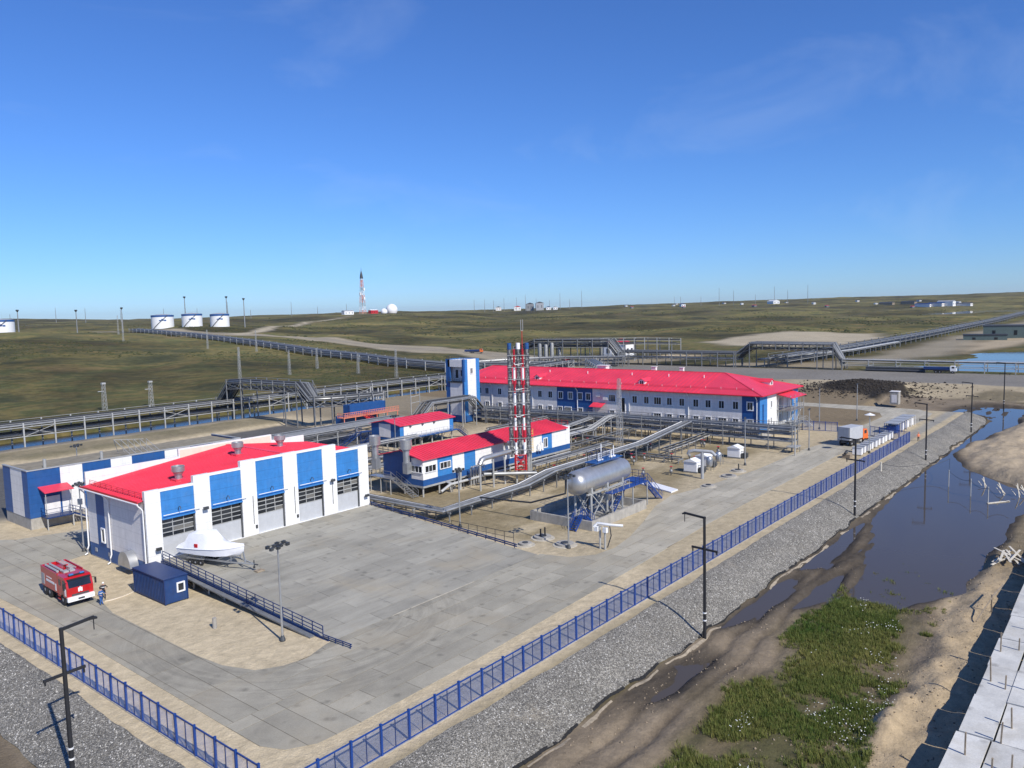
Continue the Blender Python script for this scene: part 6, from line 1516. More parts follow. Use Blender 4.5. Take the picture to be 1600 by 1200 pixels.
for lb, x, y in (('tall open white pipe frame left of the small module', 136.5, 160.2), ('tall open white pipe frame behind the small module roof', 150.2, 160.5)):
    t = thing('pipe_gantry', lb, 'gantry', (x, y, 0)); 
    for q in (0, 3.4): part(t, 'post', MB().bar((x + q, y, -.1), (x + q, y, 7.2), .18), 'lsteel')
    for z in (7.1, 5.2, 3.4): part(t, 'beam', MB().bar((x, y, z), (x + 3.4, y, z + .25), .14), 'lsteel')
for k in range(7):
    x, y = 148.5 + k * 1.05, 177 - .3 * (k % 2)
    single('vent_post', MB().tube((x, y, -.2), (x, y, 6.4 + .9 * math.sin(k * 1.7)), .2, n=8), 'lsteel', 'pale upright vent post behind the blue containers, ' + ('leftmost of the row', 'second from left', 'third from left', 'middle of the row', 'third from right', 'second from right', 'rightmost of the row')[k], 'post', 'vent posts behind the blue containers')
# ------------------------------------------------------------------ lamp posts, poles, masts
def lamp_post(label, x, y, h_, rz=0.0, head='ring'):
    t = thing('lamp_post', label, 'lamp post', (x, y, 0), rz, 'lamp posts around the station')
    part(t, 'pole', MB().tube((0, 0, -.2), (0, 0, h_), .11, .065, 10), 'galv', True, True)
    part(t, 'base_plate', MB().lathe((0, 0, 0), [(.26, 0), (.26, .1), (.14, .5)], 10), 'dsteel', local=True)
    if head == 'ring':
        for q in (-.62, .62):
            pts = [(q + .5 * math.cos(2 * math.pi * i / 14), .5 * math.sin(2 * math.pi * i / 14), h_ + .05) for i in range(15)]
            o = part(t, 'ring_frame', MB().path(pts, .035, 5), 'dsteel', local=True)
            for i in (1, 4, 8, 11): a_ = 2 * math.pi * i / 14; part(o, 'floodlight', MB().box(q + .5 * math.cos(a_) - .17, q + .5 * math.cos(a_) + .17, .5 * math.sin(a_) - .12, .5 * math.sin(a_) + .12, h_ - .12, h_ + .14), 'dsteel', local=True)
        part(t, 'arm', MB().bar((-1.1, 0, h_), (1.1, 0, h_), .07), 'dsteel', local=True)
    elif head == 'arm':
        part(t, 'arm', MB().bar((-.7, 0, h_), (.7, 0, h_), .08), 'steel', local=True)
        for q in (-.75, .75): part(t, 'luminaire', MB().box(q - .35, q + .35, -.16, .16, h_, h_ + .12), 'dsteel', local=True)
    else:
        part(t, 'shade', MB().lathe((0, 0, h_ - .1), [(.95, 0), (.1, .35), (.05, .4)], 14), 'white2', local=True)
    return t
lamp_post('tall lamp post with ring floodlights on the sand island by the ramp foot', 38.4, 58.6, 8.6, .3)
lamp_post('tall lamp post with ring floodlights beside the bund and manhole', 74.7, 53.4, 8.7, .1)
lamp_post('lamp post with ring floodlights between the ramp and boiler house', 74.1, 70.6, 7.7, .5)
o = lamp_post('lamp post with ring floodlights and grey box at the garage left corner', 39.5, 102.3, 8.5, 1.0)
part(o, 'control_box', MB().box(-.3, .05, -.25, .25, 6.0, 6.7), 'galv', local=True)
lamp_post('lamp post with ring floodlights behind the flat roofed block', 51.6, 133.5, 8.7, .8)
lamp_post('lamp post with ring floodlights in front of the small module end', 104.0, 116.0, 8.3, .4)
lamp_post('lamp post with ring floodlights on the berm track behind the garage', 121, 178.5, 8.2, .4)
lamp_post('tall grey lamp post with twin heads between the white huts and road', 132.4, 55.8, 8.4, .4, 'arm')
lamp_post('lamp post with twin heads on the lawn in front of the stair end', 152.3, 51.3, 8.0, .2, 'arm')
lamp_post('lamp post with twin heads on the worn lawn at the road bend', 196.8, 55.0, 8.8, .2, 'arm')
lamp_post('lamp post with twin heads rising behind the escape stairs', 179.5, 58.2, 9.2, .2, 'arm')
lamp_post('lamp post with white cone shade by the boxy truck', 155.0, 41.0, 7.4, .2, 'cone')
single('steel_post', MB().tube((145.5, 51.6, -.1), (145.5, 51.6, 5.4), .12, n=8), 'lsteel', 'plain pale steel post at the edge of the road before the dormitory', 'post')

def power_pole(label, x, y, z0, h_, axis):
    t = thing('power_pole', label, 'power pole', (x, y, z0), R(90) if axis == 'Y' else 0, 'black power poles along the gravel bank')
    part(t, 'shaft', MB().tube((0, 0, -.5), (0, 0, h_), .155, .12, 10), 'black', True, True)
    part(t, 'top_arm', MB().bar((-.12, 0, h_ - .12), (2.0, 0, h_ + .08), .15, .18), 'black', local=True)
    part(t, 'luminaire', MB().bar((1.7, 0, h_ + .05), (2.15, 0, h_ - .0), .28, .12), 'black', local=True)
    part(t, 'hanger', MB().bar((1.95, 0, h_), (1.95, 0, h_ - .75), .05), 'black', local=True)
    part(t, 'cross_arm', MB().bar((-1.25, 0, h_ - 3.05), (1.25, 0, h_ - 2.95), .15, .17), 'black', local=True)
    for q in (-1.15, 1.15): part(t, 'insulator', MB().bar((q, 0, h_ - 3.0), (q, 0, h_ - 3.35), .09), 'black', local=True)
    for z in (1.6, 2.3): part(t, 'band', MB().lathe((0, 0, z), [(.168, 0), (.168, .12)], 10), 'reflect', local=True)
power_pole('black power pole on the near left gravel bank', 18.6, 52.6, -.95, 10.3, 'X')
power_pole('nearest black power pole on the right gravel bank', 64.3, 30.9, -1.75, 11.3, 'Y'); power_pole('black power pole on the right bank, second from the near end', 113.8, 31.9, -1.75, 11.2, 'Y')
power_pole('black power pole on the right bank near the fence end', 160.0, 32.4, -1.75, 11.1, 'Y'); power_pole('black power pole on the far right bank beyond the fence', 201, 31.6, -1.9, 11.6, 'Y'); power_pole('farthest black power pole at the pond end', 247, 31.3, -1.5, 12.6, 'Y')
for k, x in enumerate((161, 64.3)):
    pass
def lattice(label, x, y, z0, h_, w0, w1, mat='lsteel', bands=None, n=9, name='lattice_mast', cat='mast', group='lattice masts', r_=.05):
    t = thing(name, label, cat, (x, y, z0), 0, group)
    cs = ((-1, -1), (1, -1), (1, 1), (-1, 1))
    for k in range(n):
        wa = (w0 + (w1 - w0) * k / n) / 2; wb = (w0 + (w1 - w0) * (k + 1) / n) / 2; za = h_ * k / n; zb = h_ * (k + 1) / n; m_ = MB()
        for i in range(4):
            a_, b_ = cs[i], cs[(i + 1) % 4]
            m_.bar((a_[0] * wa, a_[1] * wa, za), (a_[0] * wb, a_[1] * wb, zb), r_ * 1.5); m_.bar((a_[0] * wa, a_[1] * wa, za), (b_[0] * wb, b_[1] * wb, zb), r_); m_.bar((a_[0] * wb, a_[1] * wb, zb), (b_[0] * wb, b_[1] * wb, zb), r_)
        part(t, 'section', m_, (bands[k % len(bands)] if bands else mat), local=True)
    return t
o = lattice('slender lattice lightning mast in front of the dormitory', 132, 81.5, 0, 14.6, 1.1, .45, n=12, r_=.042)
lm = [((109.4, 258.6), 8.8, 'lattice mast with lamp bracket beyond the flooded channel, left of the pair'), ((122.5, 254.6), 8.4, 'lattice mast with lamp bracket beyond the flooded channel, right of the pair')]
for (x, y), h_, lb in lm:
    o = lattice(lb, x, y, h1(x, y) - .3, h_, 1.2, .8, n=7); part(o, 'lamp_bracket', MB().bar((-1.8, 0, h_ * .75), (0, 0, h_ * .75), .2).box(-.6, .6, -.5, .5, h_, h_ + .5), 'lsteel', local=True)
for (x, y), h_, lb in [((178, 292), 16.5, 'tall thin lattice mast behind the dark pipe bridge'), ((236.6, 261.5), 13, 'pair topped lattice mast left of the tower on the tundra'), ((218, 315), 12, 'thin lattice mast on the tundra behind the pipe bridge'), ((241, 293), 10, 'thin lattice mast between the far rack and the channel trestle'), ((292, 518), 14, 'thin far lattice mast beside the winding rack on the left field'), ((245, 330), 11, 'short lattice mast before the winding rack'), ((300, 470), 15, 'far lattice mast halfway along the winding rack'), ((287, 636), 18, 'distant thin lattice mast at the crest of the left field'), ((330, 740), 18, 'distant lattice mast standing left of the white tanks')]:
    lattice(lb, x, y, h1(x, y) - .5, h_, 1.05, .5, n=9)
# ------------------------------------------------------------------ fire engine (nose towards -Y in its own axes)
def wheel(t, x, y, r_, w_, name='wheel'):
    o = part(t, name, MB().lathe((x, y, r_), [(r_ * .62, -w_ / 2), (r_ * .93, -w_ / 2), (r_, -w_ / 2 + .06), (r_, w_ / 2 - .06), (r_ * .93, w_ / 2), (r_ * .62, w_ / 2)], 20, 'X'), 'rubber', True, True)
    part(o, 'rim', MB().lathe((x, y, r_), [(r_ * .25, -w_ / 2 - .01), (r_ * .6, -w_ / 2 + .05), (r_ * .6, w_ / 2 - .05), (r_ * .25, w_ / 2 + .01)], 16, 'X'), 'grey', True, True)
t = thing('fire_engine', 'red six wheeled fire engine with white bumper parked on the road', 'fire engine', (31.5, 86.5, .03), R(-2))
part(t, 'chassis', MB().box(-.45, .45, -3.2, 3.4, .7, 1.0).box(-1.1, 1.1, -3.4, -3.1, .75, 1.0), 'dsteel', local=True)
for y in (-2.35, 1.35, 2.68):
    for x in (-1.03, 1.03): wheel(t, x, y, .6, .42)
cab = MB().extrude([(-3.55, .95), (-1.2, .95), (-1.2, 2.95), (-2.9, 2.95), (-3.28, 2.75), (-3.6, 1.95)], 'X', -1.24, 1.24)
part(t, 'cab', cab, 'fire', local=True)
part(t, 'windscreen', MB().hexa([(-1.05, -3.60, 2.0), (1.05, -3.60, 2.0), (1.05, -3.33, 2.68), (-1.05, -3.33, 2.68)], [(-1.05, -3.63, 2.0), (1.05, -3.63, 2.0), (1.05, -3.36, 2.68), (-1.05, -3.36, 2.68)]), 'autoglass', local=True)
part(t, 'sun_visor', MB().box(-1.1, 1.1, -3.45, -3.2, 2.72, 2.80), 'black', local=True)
part(t, 'bumper', MB().box(-1.25, 1.25, -3.80, -3.45, .62, 1.08), 'white2', local=True)
part(t, 'number_plate', MB().box(-.3, .3, -3.83, -3.80, .74, .9), 'dsteel', local=True)
for x in (-.95, .95): part(t, 'headlight', MB().box(x - .18, x + .18, -3.84, -3.80, .78, .98), 'lampglass', local=True)
part(t, 'grille', MB().box(-.8, .8, -3.60, -3.56, 1.12, 1.3), 'dsteel', local=True)
part(t, 'emblem', MB().box(-.20, -.06, -3.63, -3.59, 1.45, 1.85).box(.06, .20, -3.63, -3.59, 1.45, 1.85).box(-.05, .05, -3.63, -3.59, 1.5, 1.95), 'white2', local=True)
for s_ in (-1, 1):
    part(t, 'cab_window', MB().hexa([(s_ * 1.235, -3.35, 1.95), (s_ * 1.235, -2.5, 1.95), (s_ * 1.235, -2.5, 2.65), (s_ * 1.235, -3.15, 2.65)], [(s_ * 1.26, -3.35, 1.95), (s_ * 1.26, -2.5, 1.95), (s_ * 1.26, -2.5, 2.65), (s_ * 1.26, -3.15, 2.65)]), 'autoglass', local=True)
    part(t, 'rear_cab_window', MB().box(min(s_ * 1.235, s_ * 1.26), max(s_ * 1.235, s_ * 1.26), -2.0, -1.45, 2.0, 2.6), 'autoglass', local=True)
    part(t, 'door_stripe', MB().box(min(s_ * 1.24, s_ * 1.262), max(s_ * 1.24, s_ * 1.262), -3.3, -2.95, 1.15, 1.85), 'white2', local=True)
    o = part(t, 'mirror', MB().box(s_ * 1.5 - .08, s_ * 1.5 + .08, -3.62, -3.5, 1.9, 2.5), 'black', local=True); part(o, 'mirror_arm', MB().bar((s_ * 1.2, -3.45, 2.55), (s_ * 1.5, -3.56, 2.5), .05), 'black', local=True)
    part(t, 'step', MB().box(min(s_ * 1.0, s_ * 1.25), max(s_ * 1.0, s_ * 1.25), -1.65, -1.0, .45, .55).box(min(s_ * 1.0, s_ * 1.25), max(s_ * 1.0, s_ * 1.25), -1.65, -1.0, .8, .9), 'fire', local=True)
    part(t, 'roller_shutter', MB().box(min(s_ * 1.25, s_ * 1.28), max(s_ * 1.25, s_ * 1.28), 2.55, 3.35, 1.2, 2.35), 'grey', local=True)
    part(t, 'side_marking', MB().box(min(s_ * 1.25, s_ * 1.27), max(s_ * 1.25, s_ * 1.27), -.2, 2.0, 1.72, 1.95), 'white2', local=True)
    part(t, 'side_marking', MB().box(min(s_ * 1.25, s_ * 1.27), max(s_ * 1.25, s_ * 1.27), .5, 1.9, 2.15, 2.25), 'reflect', local=True)
    part(t, 'side_number', MB().box(min(s_ * 1.25, s_ * 1.27), max(s_ * 1.25, s_ * 1.27), -.75, -.45, 1.2, 1.9), 'white2', local=True)
    part(t, 'mudguard', MB().extrude([(.55, 1.0), (3.5, 1.0), (3.5, 1.35), (.55, 1.35)], 'X', min(s_ * .8, s_ * 1.24), max(s_ * .8, s_ * 1.24)), 'fire', local=True)
part(t, 'superstructure', MB().box(-1.245, 1.245, -1.15, 3.55, 1.0, 2.85), 'fire', local=True)
part(t, 'top_rail', MB().box(-1.25, -1.15, -1.1, 3.55, 2.85, 3.05).box(1.15, 1.25, -1.1, 3.55, 2.85, 3.05).box(-1.15, 1.15, 3.45, 3.55, 2.85, 3.05), 'fire', local=True)
for x in (-.85, -.45): part(t, 'suction_hose', MB().tube((x, -.2, 3.0), (x, 3.2, 3.0), .13, n=10), 'grey', True, True)
lad = MB()
for x in (.25, .75): lad.bar((x, -.6, 3.12), (x, 3.3, 3.12), .07, .1)
for k in range(12): lad.bar((.25, -.4 + k * .31, 3.12), (.75, -.4 + k * .31, 3.12), .05)
part(t, 'ladder', lad, 'lsteel', local=True)
o = part(t, 'water_monitor', MB().tube((.0, .3, 2.85), (0, .3, 3.25), .12, n=8).tube((0, .45, 3.3), (0, -.5, 3.55), .09, n=8), 'fire', True, True)
part(t, 'light_bar', MB().box(-.75, .75, -2.95, -2.7, 2.96, 3.08), 'black', local=True)
for x in (-.5, .5): part(t, 'beacon', MB().box(x - .2, x + .2, -2.93, -2.72, 3.08, 3.18), 'blue', local=True)
for x in (-.3, .3): part(t, 'locker', MB().box(x - .25, x + .25, -1.0, -.3, 2.86, 3.05), 'lsteel', local=True)
single('fire_hose', MB().path([(33.2, 81.9, .05), (33.9, 81.7, .05), (34.8, 81.75, .05), (35.6, 81.95, .05), (36.3, 82.25, .05)], .06, 6), 'hose', 'pale hose lying on the sand from the firefighters to the blue cabin', 'hose')

# ------------------------------------------------------------------ people
def person(label, x, y, z, rz, h_, top, legs, hat, arms, tape=None, step=.12):
    """one skinned body: pelvis, legs, torso, head and arms; hands end in palms with fingers"""
    k_ = h_ / 1.78
    t = thing('person', label, 'person', (x, y, z), rz)
    V = []; E2 = []; Rr = []
    def jv(p, r_, par=None):
        V.append(Vector(p) * k_); Rr.append(r_ * k_); 
        if par is not None: E2.append((par, len(V) - 1))
        return len(V) - 1
    pel = jv((0, 0, .95), .16); wst = jv((0, -.01, 1.12), .145, pel); chs = jv((0, 0, 1.32), .175, wst); nk = jv((0, .0, 1.49), .07, chs); hd0 = jv((0, -.02, 1.58), .085, nk); hd1 = jv((0, -.02, 1.70), .085, hd0)
    feet = []
    for s_, st_ in ((-1, step), (1, -step)):
        hp0 = jv((s_ * .10, 0, .88), .11, pel); kn = jv((s_ * .12, -st_ * .5, .49), .075, hp0); an = jv((s_ * .12, st_ * .3, .09), .055, kn); jv((s_ * .13, st_ * .3 - .17, .045), .045, an)
    for s_, a_ in ((-1, arms[0]), (1, arms[1])):
        sh = jv((s_ * .20, 0, 1.42), .075, chs); el = jv((s_ * a_[0][0], a_[0][1], a_[0][2]), .055, sh); wr = jv((s_ * a_[1][0], a_[1][1], a_[1][2]), .04, el)
        d = (V[wr] - V[el]).normalized(); pal = jv(V[wr] / k_ + d * .07, .036, wr)
        side = d.cross(Vector((0, 0, 1))); side = side.normalized() if side.length > .1 else Vector((1, 0, 0))
        for f, ln in ((-1.5, .07), (-.5, .085), (.5, .08), (1.5, .065)): jv(V[pal] / k_ + d * ln + side * f * .018, .009, pal)
        jv(V[wr] / k_ + d * .07 + side * .06, .011, wr)
    me = bpy.data.meshes.new('body'); me.from_pydata(V, E2, []); o = link('body', me, t)
    md = o.modifiers.new('skin', 'SKIN'); md.use_smooth_shade = True
    for sv, r_ in zip(me.skin_vertices[0].data, Rr): sv.radius = (r_, r_ * .85)
    me.skin_vertices[0].data[0].use_root = True
    sd = o.modifiers.new('sub', 'SUBSURF'); sd.levels = 1; sd.render_levels = 1
    dg = bpy.context.evaluated_depsgraph_get(); dg.update()
    me2 = bpy.data.meshes.new_from_object(o.evaluated_get(dg)); o.modifiers.clear(); o.data = me2
    for m_ in (top, legs, 'skin', 'rubber'): me2.materials.append(M[m_])
    for p in me2.polygons:
        c = p.center / k_; p.use_smooth = True
        if c.z > 1.47 and abs(c.x) < .15: p.material_index = 2
        elif c.z < .10: p.material_index = 3
        elif c.z < .94 and abs(c.x) < .24: p.material_index = 1
        else: p.material_index = 0
    for s_, a_ in ((-1, arms[0]), (1, arms[1])):
        w_ = Vector((s_ * a_[1][0], a_[1][1], a_[1][2]))
        for p in me2.polygons:
            if (p.center / k_ - w_).length < .13: p.material_index = 2
    if hat: part(t, 'hair' if hat == 'hair' else 'helmet', MB().lathe((0, -.02 * k_, 1.69 * k_), [(.105, -.03), (.11, .03), (.085, .09), (.03, .115)], 14), 'clothdark' if hat == 'hair' else hat, True, True)
    part(t, 'nose', MB().box(-.015, .015, -.125 * k_, -.09 * k_, 1.62 * k_, 1.66 * k_), 'skin', local=True)
    if tape:
        for z_ in tape: part(t, 'reflective_band', MB().lathe((0, -.005, z_ * k_), [(.19, 0), (.19, .05)], 16), 'reflect', local=True)
    return t
# torso lathe bands sit just proud of the clothes
person('person in blue overalls standing in front of the fire engine bumper', 32.6, 81.2, .03, R(20), 1.78, 'clothblue', 'clothblue', 'hair', (((.32, -.08, 1.15), (.26, -.30, 1.08)), ((.34, -.05, 1.15), (.42, -.25, 1.05))), (1.22,))
person('person in dark firefighter kit with white band behind the blue overalls', 33.5, 82.7, .03, R(-30), 1.8, 'clothdark', 'clothdark', 'white2', (((.38, .02, 1.22), (.22, -.12, 1.10)), ((.38, .02, 1.22), (.22, -.12, 1.10))), (1.25,))
person('person in orange vest and dark trousers at the far fence corner', 173.6, 36.6, -.05, R(-60), 1.78, 'hivis', 'clothdark', 'orange', (((.30, 0, 1.13), (.30, -.08, .90)), ((.30, 0, 1.13), (.30, -.08, .90))), None)
single('ladder_box', MB().box(171.9, 172.2, 0, .01, 0, .01), 'grey', '', '') if False else None

# ------------------------------------------------------------------ shrink-wrapped boat on its trailer (bow towards -Y in its own axes)
by_, bxc = 79.6, 44.1; bz = ramp_z(79.6)
sl_r = math.atan2(RZ, 30.0)
t = thing('boat', 'boat shrink wrapped in white film on a trailer before the garage doors', 'boat', (bxc, by_, bz + .03), R(17))
sec = []
for y, hw, zk, zg in ((4.1, 1.28, .95, 1.75), (3.0, 1.32, .90, 1.78), (1.0, 1.32, .86, 1.86), (-1.2, 1.25, .88, 1.98), (-2.6, .98, 1.0, 2.12), (-3.6, .5, 1.25, 2.26), (-4.2, .06, 1.75, 2.36)):
    sec.append([(-hw, y, zg), (-hw * .93, y, zk + .32), (0, y, zk), (hw * .93, y, zk + .32), (hw, y, zg)])
hm = MB(); vs = [p for s_ in sec for p in s_]; fs = []
for i in range(len(sec) - 1):
    for j in range(4): fs.append((i * 5 + j, i * 5 + j + 1, i * 5 + 6 + j, i * 5 + 5 + j))
fs += [(0, 1, 2, 3, 4)[::-1], tuple(30 + k for k in range(5))]; hm.add(vs, fs); part(t, 'hull', hm, 'shrink', True, True)
wr = [];
for y, hw, zg, tw, tz in ((4.12, 1.30, 1.76, .95, 2.0), (3.2, 1.35, 1.80, 1.05, 2.25), (2.5, 1.35, 1.82, .98, 3.35), (.4, 1.35, 1.92, .98, 3.55), (-.5, 1.32, 1.97, .80, 2.95), (-1.3, 1.26, 2.02, .6, 2.5), (-2.6, 1.0, 2.16, .4, 2.5), (-3.6, .52, 2.30, .2, 2.5), (-4.3, .07, 2.42, .03, 2.5)):
    wr.append([(-hw, y, zg), (-tw, y, tz), (0, y, tz + .12), (tw, y, tz), (hw, y, zg)])
wm = MB(); vs = [p for s_ in wr for p in s_]; fs = []
for i in range(len(wr) - 1):
    for j in range(4): fs.append((i * 5 + j, i * 5 + 5 + j, i * 5 + 6 + j, i * 5 + j + 1))
fs += [(0, 1, 2, 3, 4)]; wm.add(vs, fs); part(t, 'wrap_cover', wm, 'shrink', True, True)
part(t, 'gunwale', MB().path([(s_[0][0] * 1.01, s_[0][1], s_[0][2]) for s_ in sec], .06, 6), 'shrink', True, True); part(t, 'gunwale', MB().path([(s_[4][0] * 1.01, s_[4][1], s_[4][2]) for s_ in sec], .06, 6), 'shrink', True, True)
part(t, 'red_tag', MB().box(-1.35, -1.29, 1.0, 1.45, 2.05, 2.45), 'redpaint', local=True)
t = thing('boat_trailer', 'galvanised three axle trailer carrying the wrapped boat', 'trailer', (bxc, by_, bz + .03), R(17))
part(t, 'frame_beam', MB().bar((-.8, 3.9, .72), (-.8, -2.6, .66), .12, .16), 'galv', local=True); part(t, 'frame_beam', MB().bar((.8, 3.9, .72), (.8, -2.6, .66), .12, .16), 'galv', local=True)
part(t, 'drawbar', MB().bar((-.8, -2.6, .66), (0, -5.6, .45), .1, .14).bar((.8, -2.6, .66), (0, -5.6, .45), .1, .14), 'galv', local=True)
for y in (3.3, 1.2, -1.0, -2.4): part(t, 'cross_beam', MB().bar((-.8, y, .7), (.8, y, .7), .1), 'galv', local=True)
for y in (2.3, 1.55, .8):
    for x in (-1.12, 1.12): wheel(t, x, y, .33, .22)
for x in (-1.12, 1.12): part(t, 'mudguard', MB().box(x - .14, x + .14, .4, 2.75, .70, .76), 'galv', local=True)
for x in (-.75, .75):
    for y in (-3.0, 3.0): part(t, 'cradle_post', MB().bar((x, y, .68), (x * .9, y, 1.22), .09), 'galv', local=True)
part(t, 'winch_post', MB().bar((0, -4.3, .55), (0, -4.1, 1.75), .12), 'galv', local=True)
part(t, 'jockey_wheel', MB().tube((0, -5.5, .05), (0, -5.5, .9), .06, n=8).lathe((0, -5.5, .13), [(.13, -.05), (.13, .05)], 12, 'X'), 'dsteel', local=True)
part(t, 'hitch', MB().bar((0, -5.5, .45), (0, -6.0, .45), .14, .12), 'dsteel', local=True)
single('timber_chock', MB().box(45.6, 46.5, 73.6, 74.3, ramp_z(74) + .03, ramp_z(74) + .16), 'wood', 'timber block on the ramp under the boat trailer hitch', 'timber block')

# ------------------------------------------------------------------ other vehicles
def lorry(label, x, y, z, rz, cabm, bodym, kind, name='lorry', L=8.0):
    """nose towards -Y in its own axes"""
    t = thing(name, label, 'truck', (x, y, z), rz)
    part(t, 'chassis', MB().box(-.45, .45, -L / 2, L / 2, .7, 1.0), 'dsteel', local=True)
    for yy in (-L / 2 + 1.2, L / 2 - 2.4, L / 2 - 1.1):
        for xx in (-1.0, 1.0): wheel(t, xx, yy, .55, .4)
    part(t, 'cab', MB().extrude([(-L / 2, .9), (-L / 2 + 2.0, .9), (-L / 2 + 2.0, 2.9), (-L / 2 + .5, 2.9), (-L / 2 + .02, 2.0)], 'X', -1.2, 1.2), cabm, local=True)
    part(t, 'windscreen', MB().hexa([(-1.05, -L / 2 + .0, 2.05), (1.05, -L / 2, 2.05), (1.05, -L / 2 + .36, 2.7), (-1.05, -L / 2 + .36, 2.7)], [(-1.05, -L / 2 - .03, 2.05), (1.05, -L / 2 - .03, 2.05), (1.05, -L / 2 + .33, 2.7), (-1.05, -L / 2 + .33, 2.7)]), 'autoglass', local=True)
    for s_ in (-1, 1): part(t, 'cab_window', MB().box(min(s_ * 1.2, s_ * 1.22), max(s_ * 1.2, s_ * 1.22), -L / 2 + .6, -L / 2 + 1.5, 2.0, 2.65), 'autoglass', local=True)
    part(t, 'bumper', MB().box(-1.22, 1.22, -L / 2 - .15, -L / 2 + .1, .55, .9), 'dsteel', local=True)
    if kind == 'box':
        part(t, 'box_body', MB().box(-1.25, 1.25, -L / 2 + 2.2, L / 2, 1.25, 3.75), bodym, local=True); part(t, 'box_trim', MB().box(-1.28, 1.28, L / 2 - .05, L / 2 + .03, 1.2, 3.8), 'grey', local=True)
        part(t, 'rear_door', MB().box(-1.1, -.02, L / 2 + .03, L / 2 + .07, 1.35, 3.65), bodym, local=True); part(t, 'rear_door', MB().box(.02, 1.1, L / 2 + .03, L / 2 + .07, 1.35, 3.65), bodym, local=True)
        for k in range(3): part(t, 'storage_box', MB().box(-1.1, -.6, -.6 + k * 1.1, .3 + k * 1.1, .45, 1.0), 'dsteel', local=True)
    elif kind == 'pipes':
        part(t, 'flatbed', MB().box(-1.25, 1.25, -L / 2 + 2.2, L / 2 + 2.5, 1.1, 1.3), 'dsteel', local=True)
        for k in range(4): part(t, 'loaded_pipe', MB().tube((-.9 + .6 * k, -L / 2 + 2.4, 1.62), (-.9 + .6 * k, L / 2 + 3.2, 1.62), .3, n=10), bodym, True, True)
        for k in range(3): part(t, 'loaded_pipe', MB().tube((-.6 + .6 * k, -L / 2 + 2.4, 2.15), (-.6 + .6 * k, L / 2 + 3.2, 2.15), .3, n=10), bodym, True, True)
    else:
        part(t, 'tipper_body', MB().extrude([(-L / 2 + 2.2, 1.3), (L / 2 + .1, 1.3), (L / 2 + .4, 2.9), (-L / 2 + 2.1, 2.9)], 'X', -1.25, 1.25), bodym, local=True)
        part(t, 'load', MB().extrude([(-L / 2 + 2.3, 2.9), (L / 2 + .2, 2.9), (L / 2 - 1, 3.2), (-L / 2 + 3.2, 3.25)], 'X', -1.1, 1.1), 'soil', local=True)
    return t
lorry('grey box truck with orange cab parked beside the white containers', 163.6, 46.4, .03, R(78), 'orange', 'door', 'box', L=7.4)
lorry('orange cabbed truck carrying dark pipes on the far haul road', 385, 347, 1.0, R(35), 'orange', 'bluesteel', 'pipes', L=9)
lorry('red tipper truck under the elevated pipe rack behind the dormitory', 337, 240, .0, R(40), 'redpaint', 'redpaint', 'tipper')
lorry('white cabbed truck with a long dark load at the marsh edge', 340, 63, .0, R(4), 'white2', 'bluesteel', 'pipes')
single('pipe_stock', MB().path([(340.5, 70, .6), (340.5, 92, .6)], .5, 10).path([(341.6, 70, .6), (341.6, 92, .6)], .5, 10).path([(341, 70, 1.45), (341, 92, 1.45)], .5, 10), 'dsteel', 'stack of dark pipes on the haul road behind the white truck', 'pipes')
t = thing('parked_car', 'dark car parked at the far corner of the dormitory', 'car', (191, 72, .05), R(20))
part(t, 'body', MB().extrude([(-2.1, .3), (2.1, .3), (2.15, .8), (1.2, .95), (-.9, .95), (-2.1, .8)], 'X', -.85, .85), 'clothdark', local=True)
part(t, 'cabin', MB().extrude([(-.9, .95), (1.5, .95), (1.0, 1.45), (-.4, 1.45)], 'X', -.75, .75), 'autoglass', local=True)
part(t, 'car_roof', MB().box(-.72, .72, -.38, .98, 1.45, 1.5), 'white2', local=True)
for y in (-1.3, 1.3):
    for x in (-.78, .78): wheel(t, x, y, .32, .2)

# ------------------------------------------------------------------ debris by the pond
t = thing('timber_pile', 'heap of loose bleached planks on the pond shore', 'timber', (104, 12, -1.4))
for k in range(9):
    a_ = rng.uniform(-.5, .7); x = 103 + rng.uniform(-1.5, 2); y = 12.2 + rng.uniform(-1, .6); z = h1(x, y) + .15 + .06 * k; l_ = rng.uniform(1.5, 3.2)
    part(t, 'plank', MB().bar((x - l_ * math.cos(a_), y - l_ * math.sin(a_), z), (x + l_ * math.cos(a_), y + l_ * math.sin(a_), z + rng.uniform(-.1, .3)), .22, .06), 'sandbag')
for k, (x, y) in enumerate(((145.4, 21), (141.1, 17.8), (140.9, 15.8), (142, 14.9))):
    t = thing('barrier_frame', ['bleached cross shaped frame in the pond, nearest the gravel bank', 'bleached tilted frame in the middle of the pond', 'bleached cross shaped frame near the right pond shore', 'bleached broken frame at the right pond shore'][k], 'frame', (x, y, -2))
    for q in (-1, 1): part(t, 'strut', MB().bar((x - .7 * q, y - .5, -2.2), (x + .7 * q, y + .5 * (k % 2), -.6 + .2 * (k % 3)), .11), 'sandbag')
    part(t, 'spreader', MB().bar((x - .9, y, -1.7), (x + .9, y + .8, -1.3), .09), 'sandbag')
single('sunken_plank', MB().bar((133.4, 18.6, -1.98), (136.6, 16.2, -1.95), .3, .1), 'sandbag', 'pale plank floating flat on the pond', 'plank')
for k, (x, y, h_) in enumerate(((142.5, 25.4, 1.7), (137.2, 21.4, 1.7), (134, 18.6, 1.5))):
    single('water_stake', MB().tube((x, y, -2.6), (x + .05, y, -2 + h_ * 1.6), .08, n=8), 'lsteel', ['pale stake standing in the pond nearest the bank', 'pale stake standing in the middle of the pond', 'pale stake standing in the pond nearest the bleached frames'][k], 'stake')
t = thing('wire_fence', 'sagging wire strung between thin posts across the pond', 'fence', (145, 26, -2))
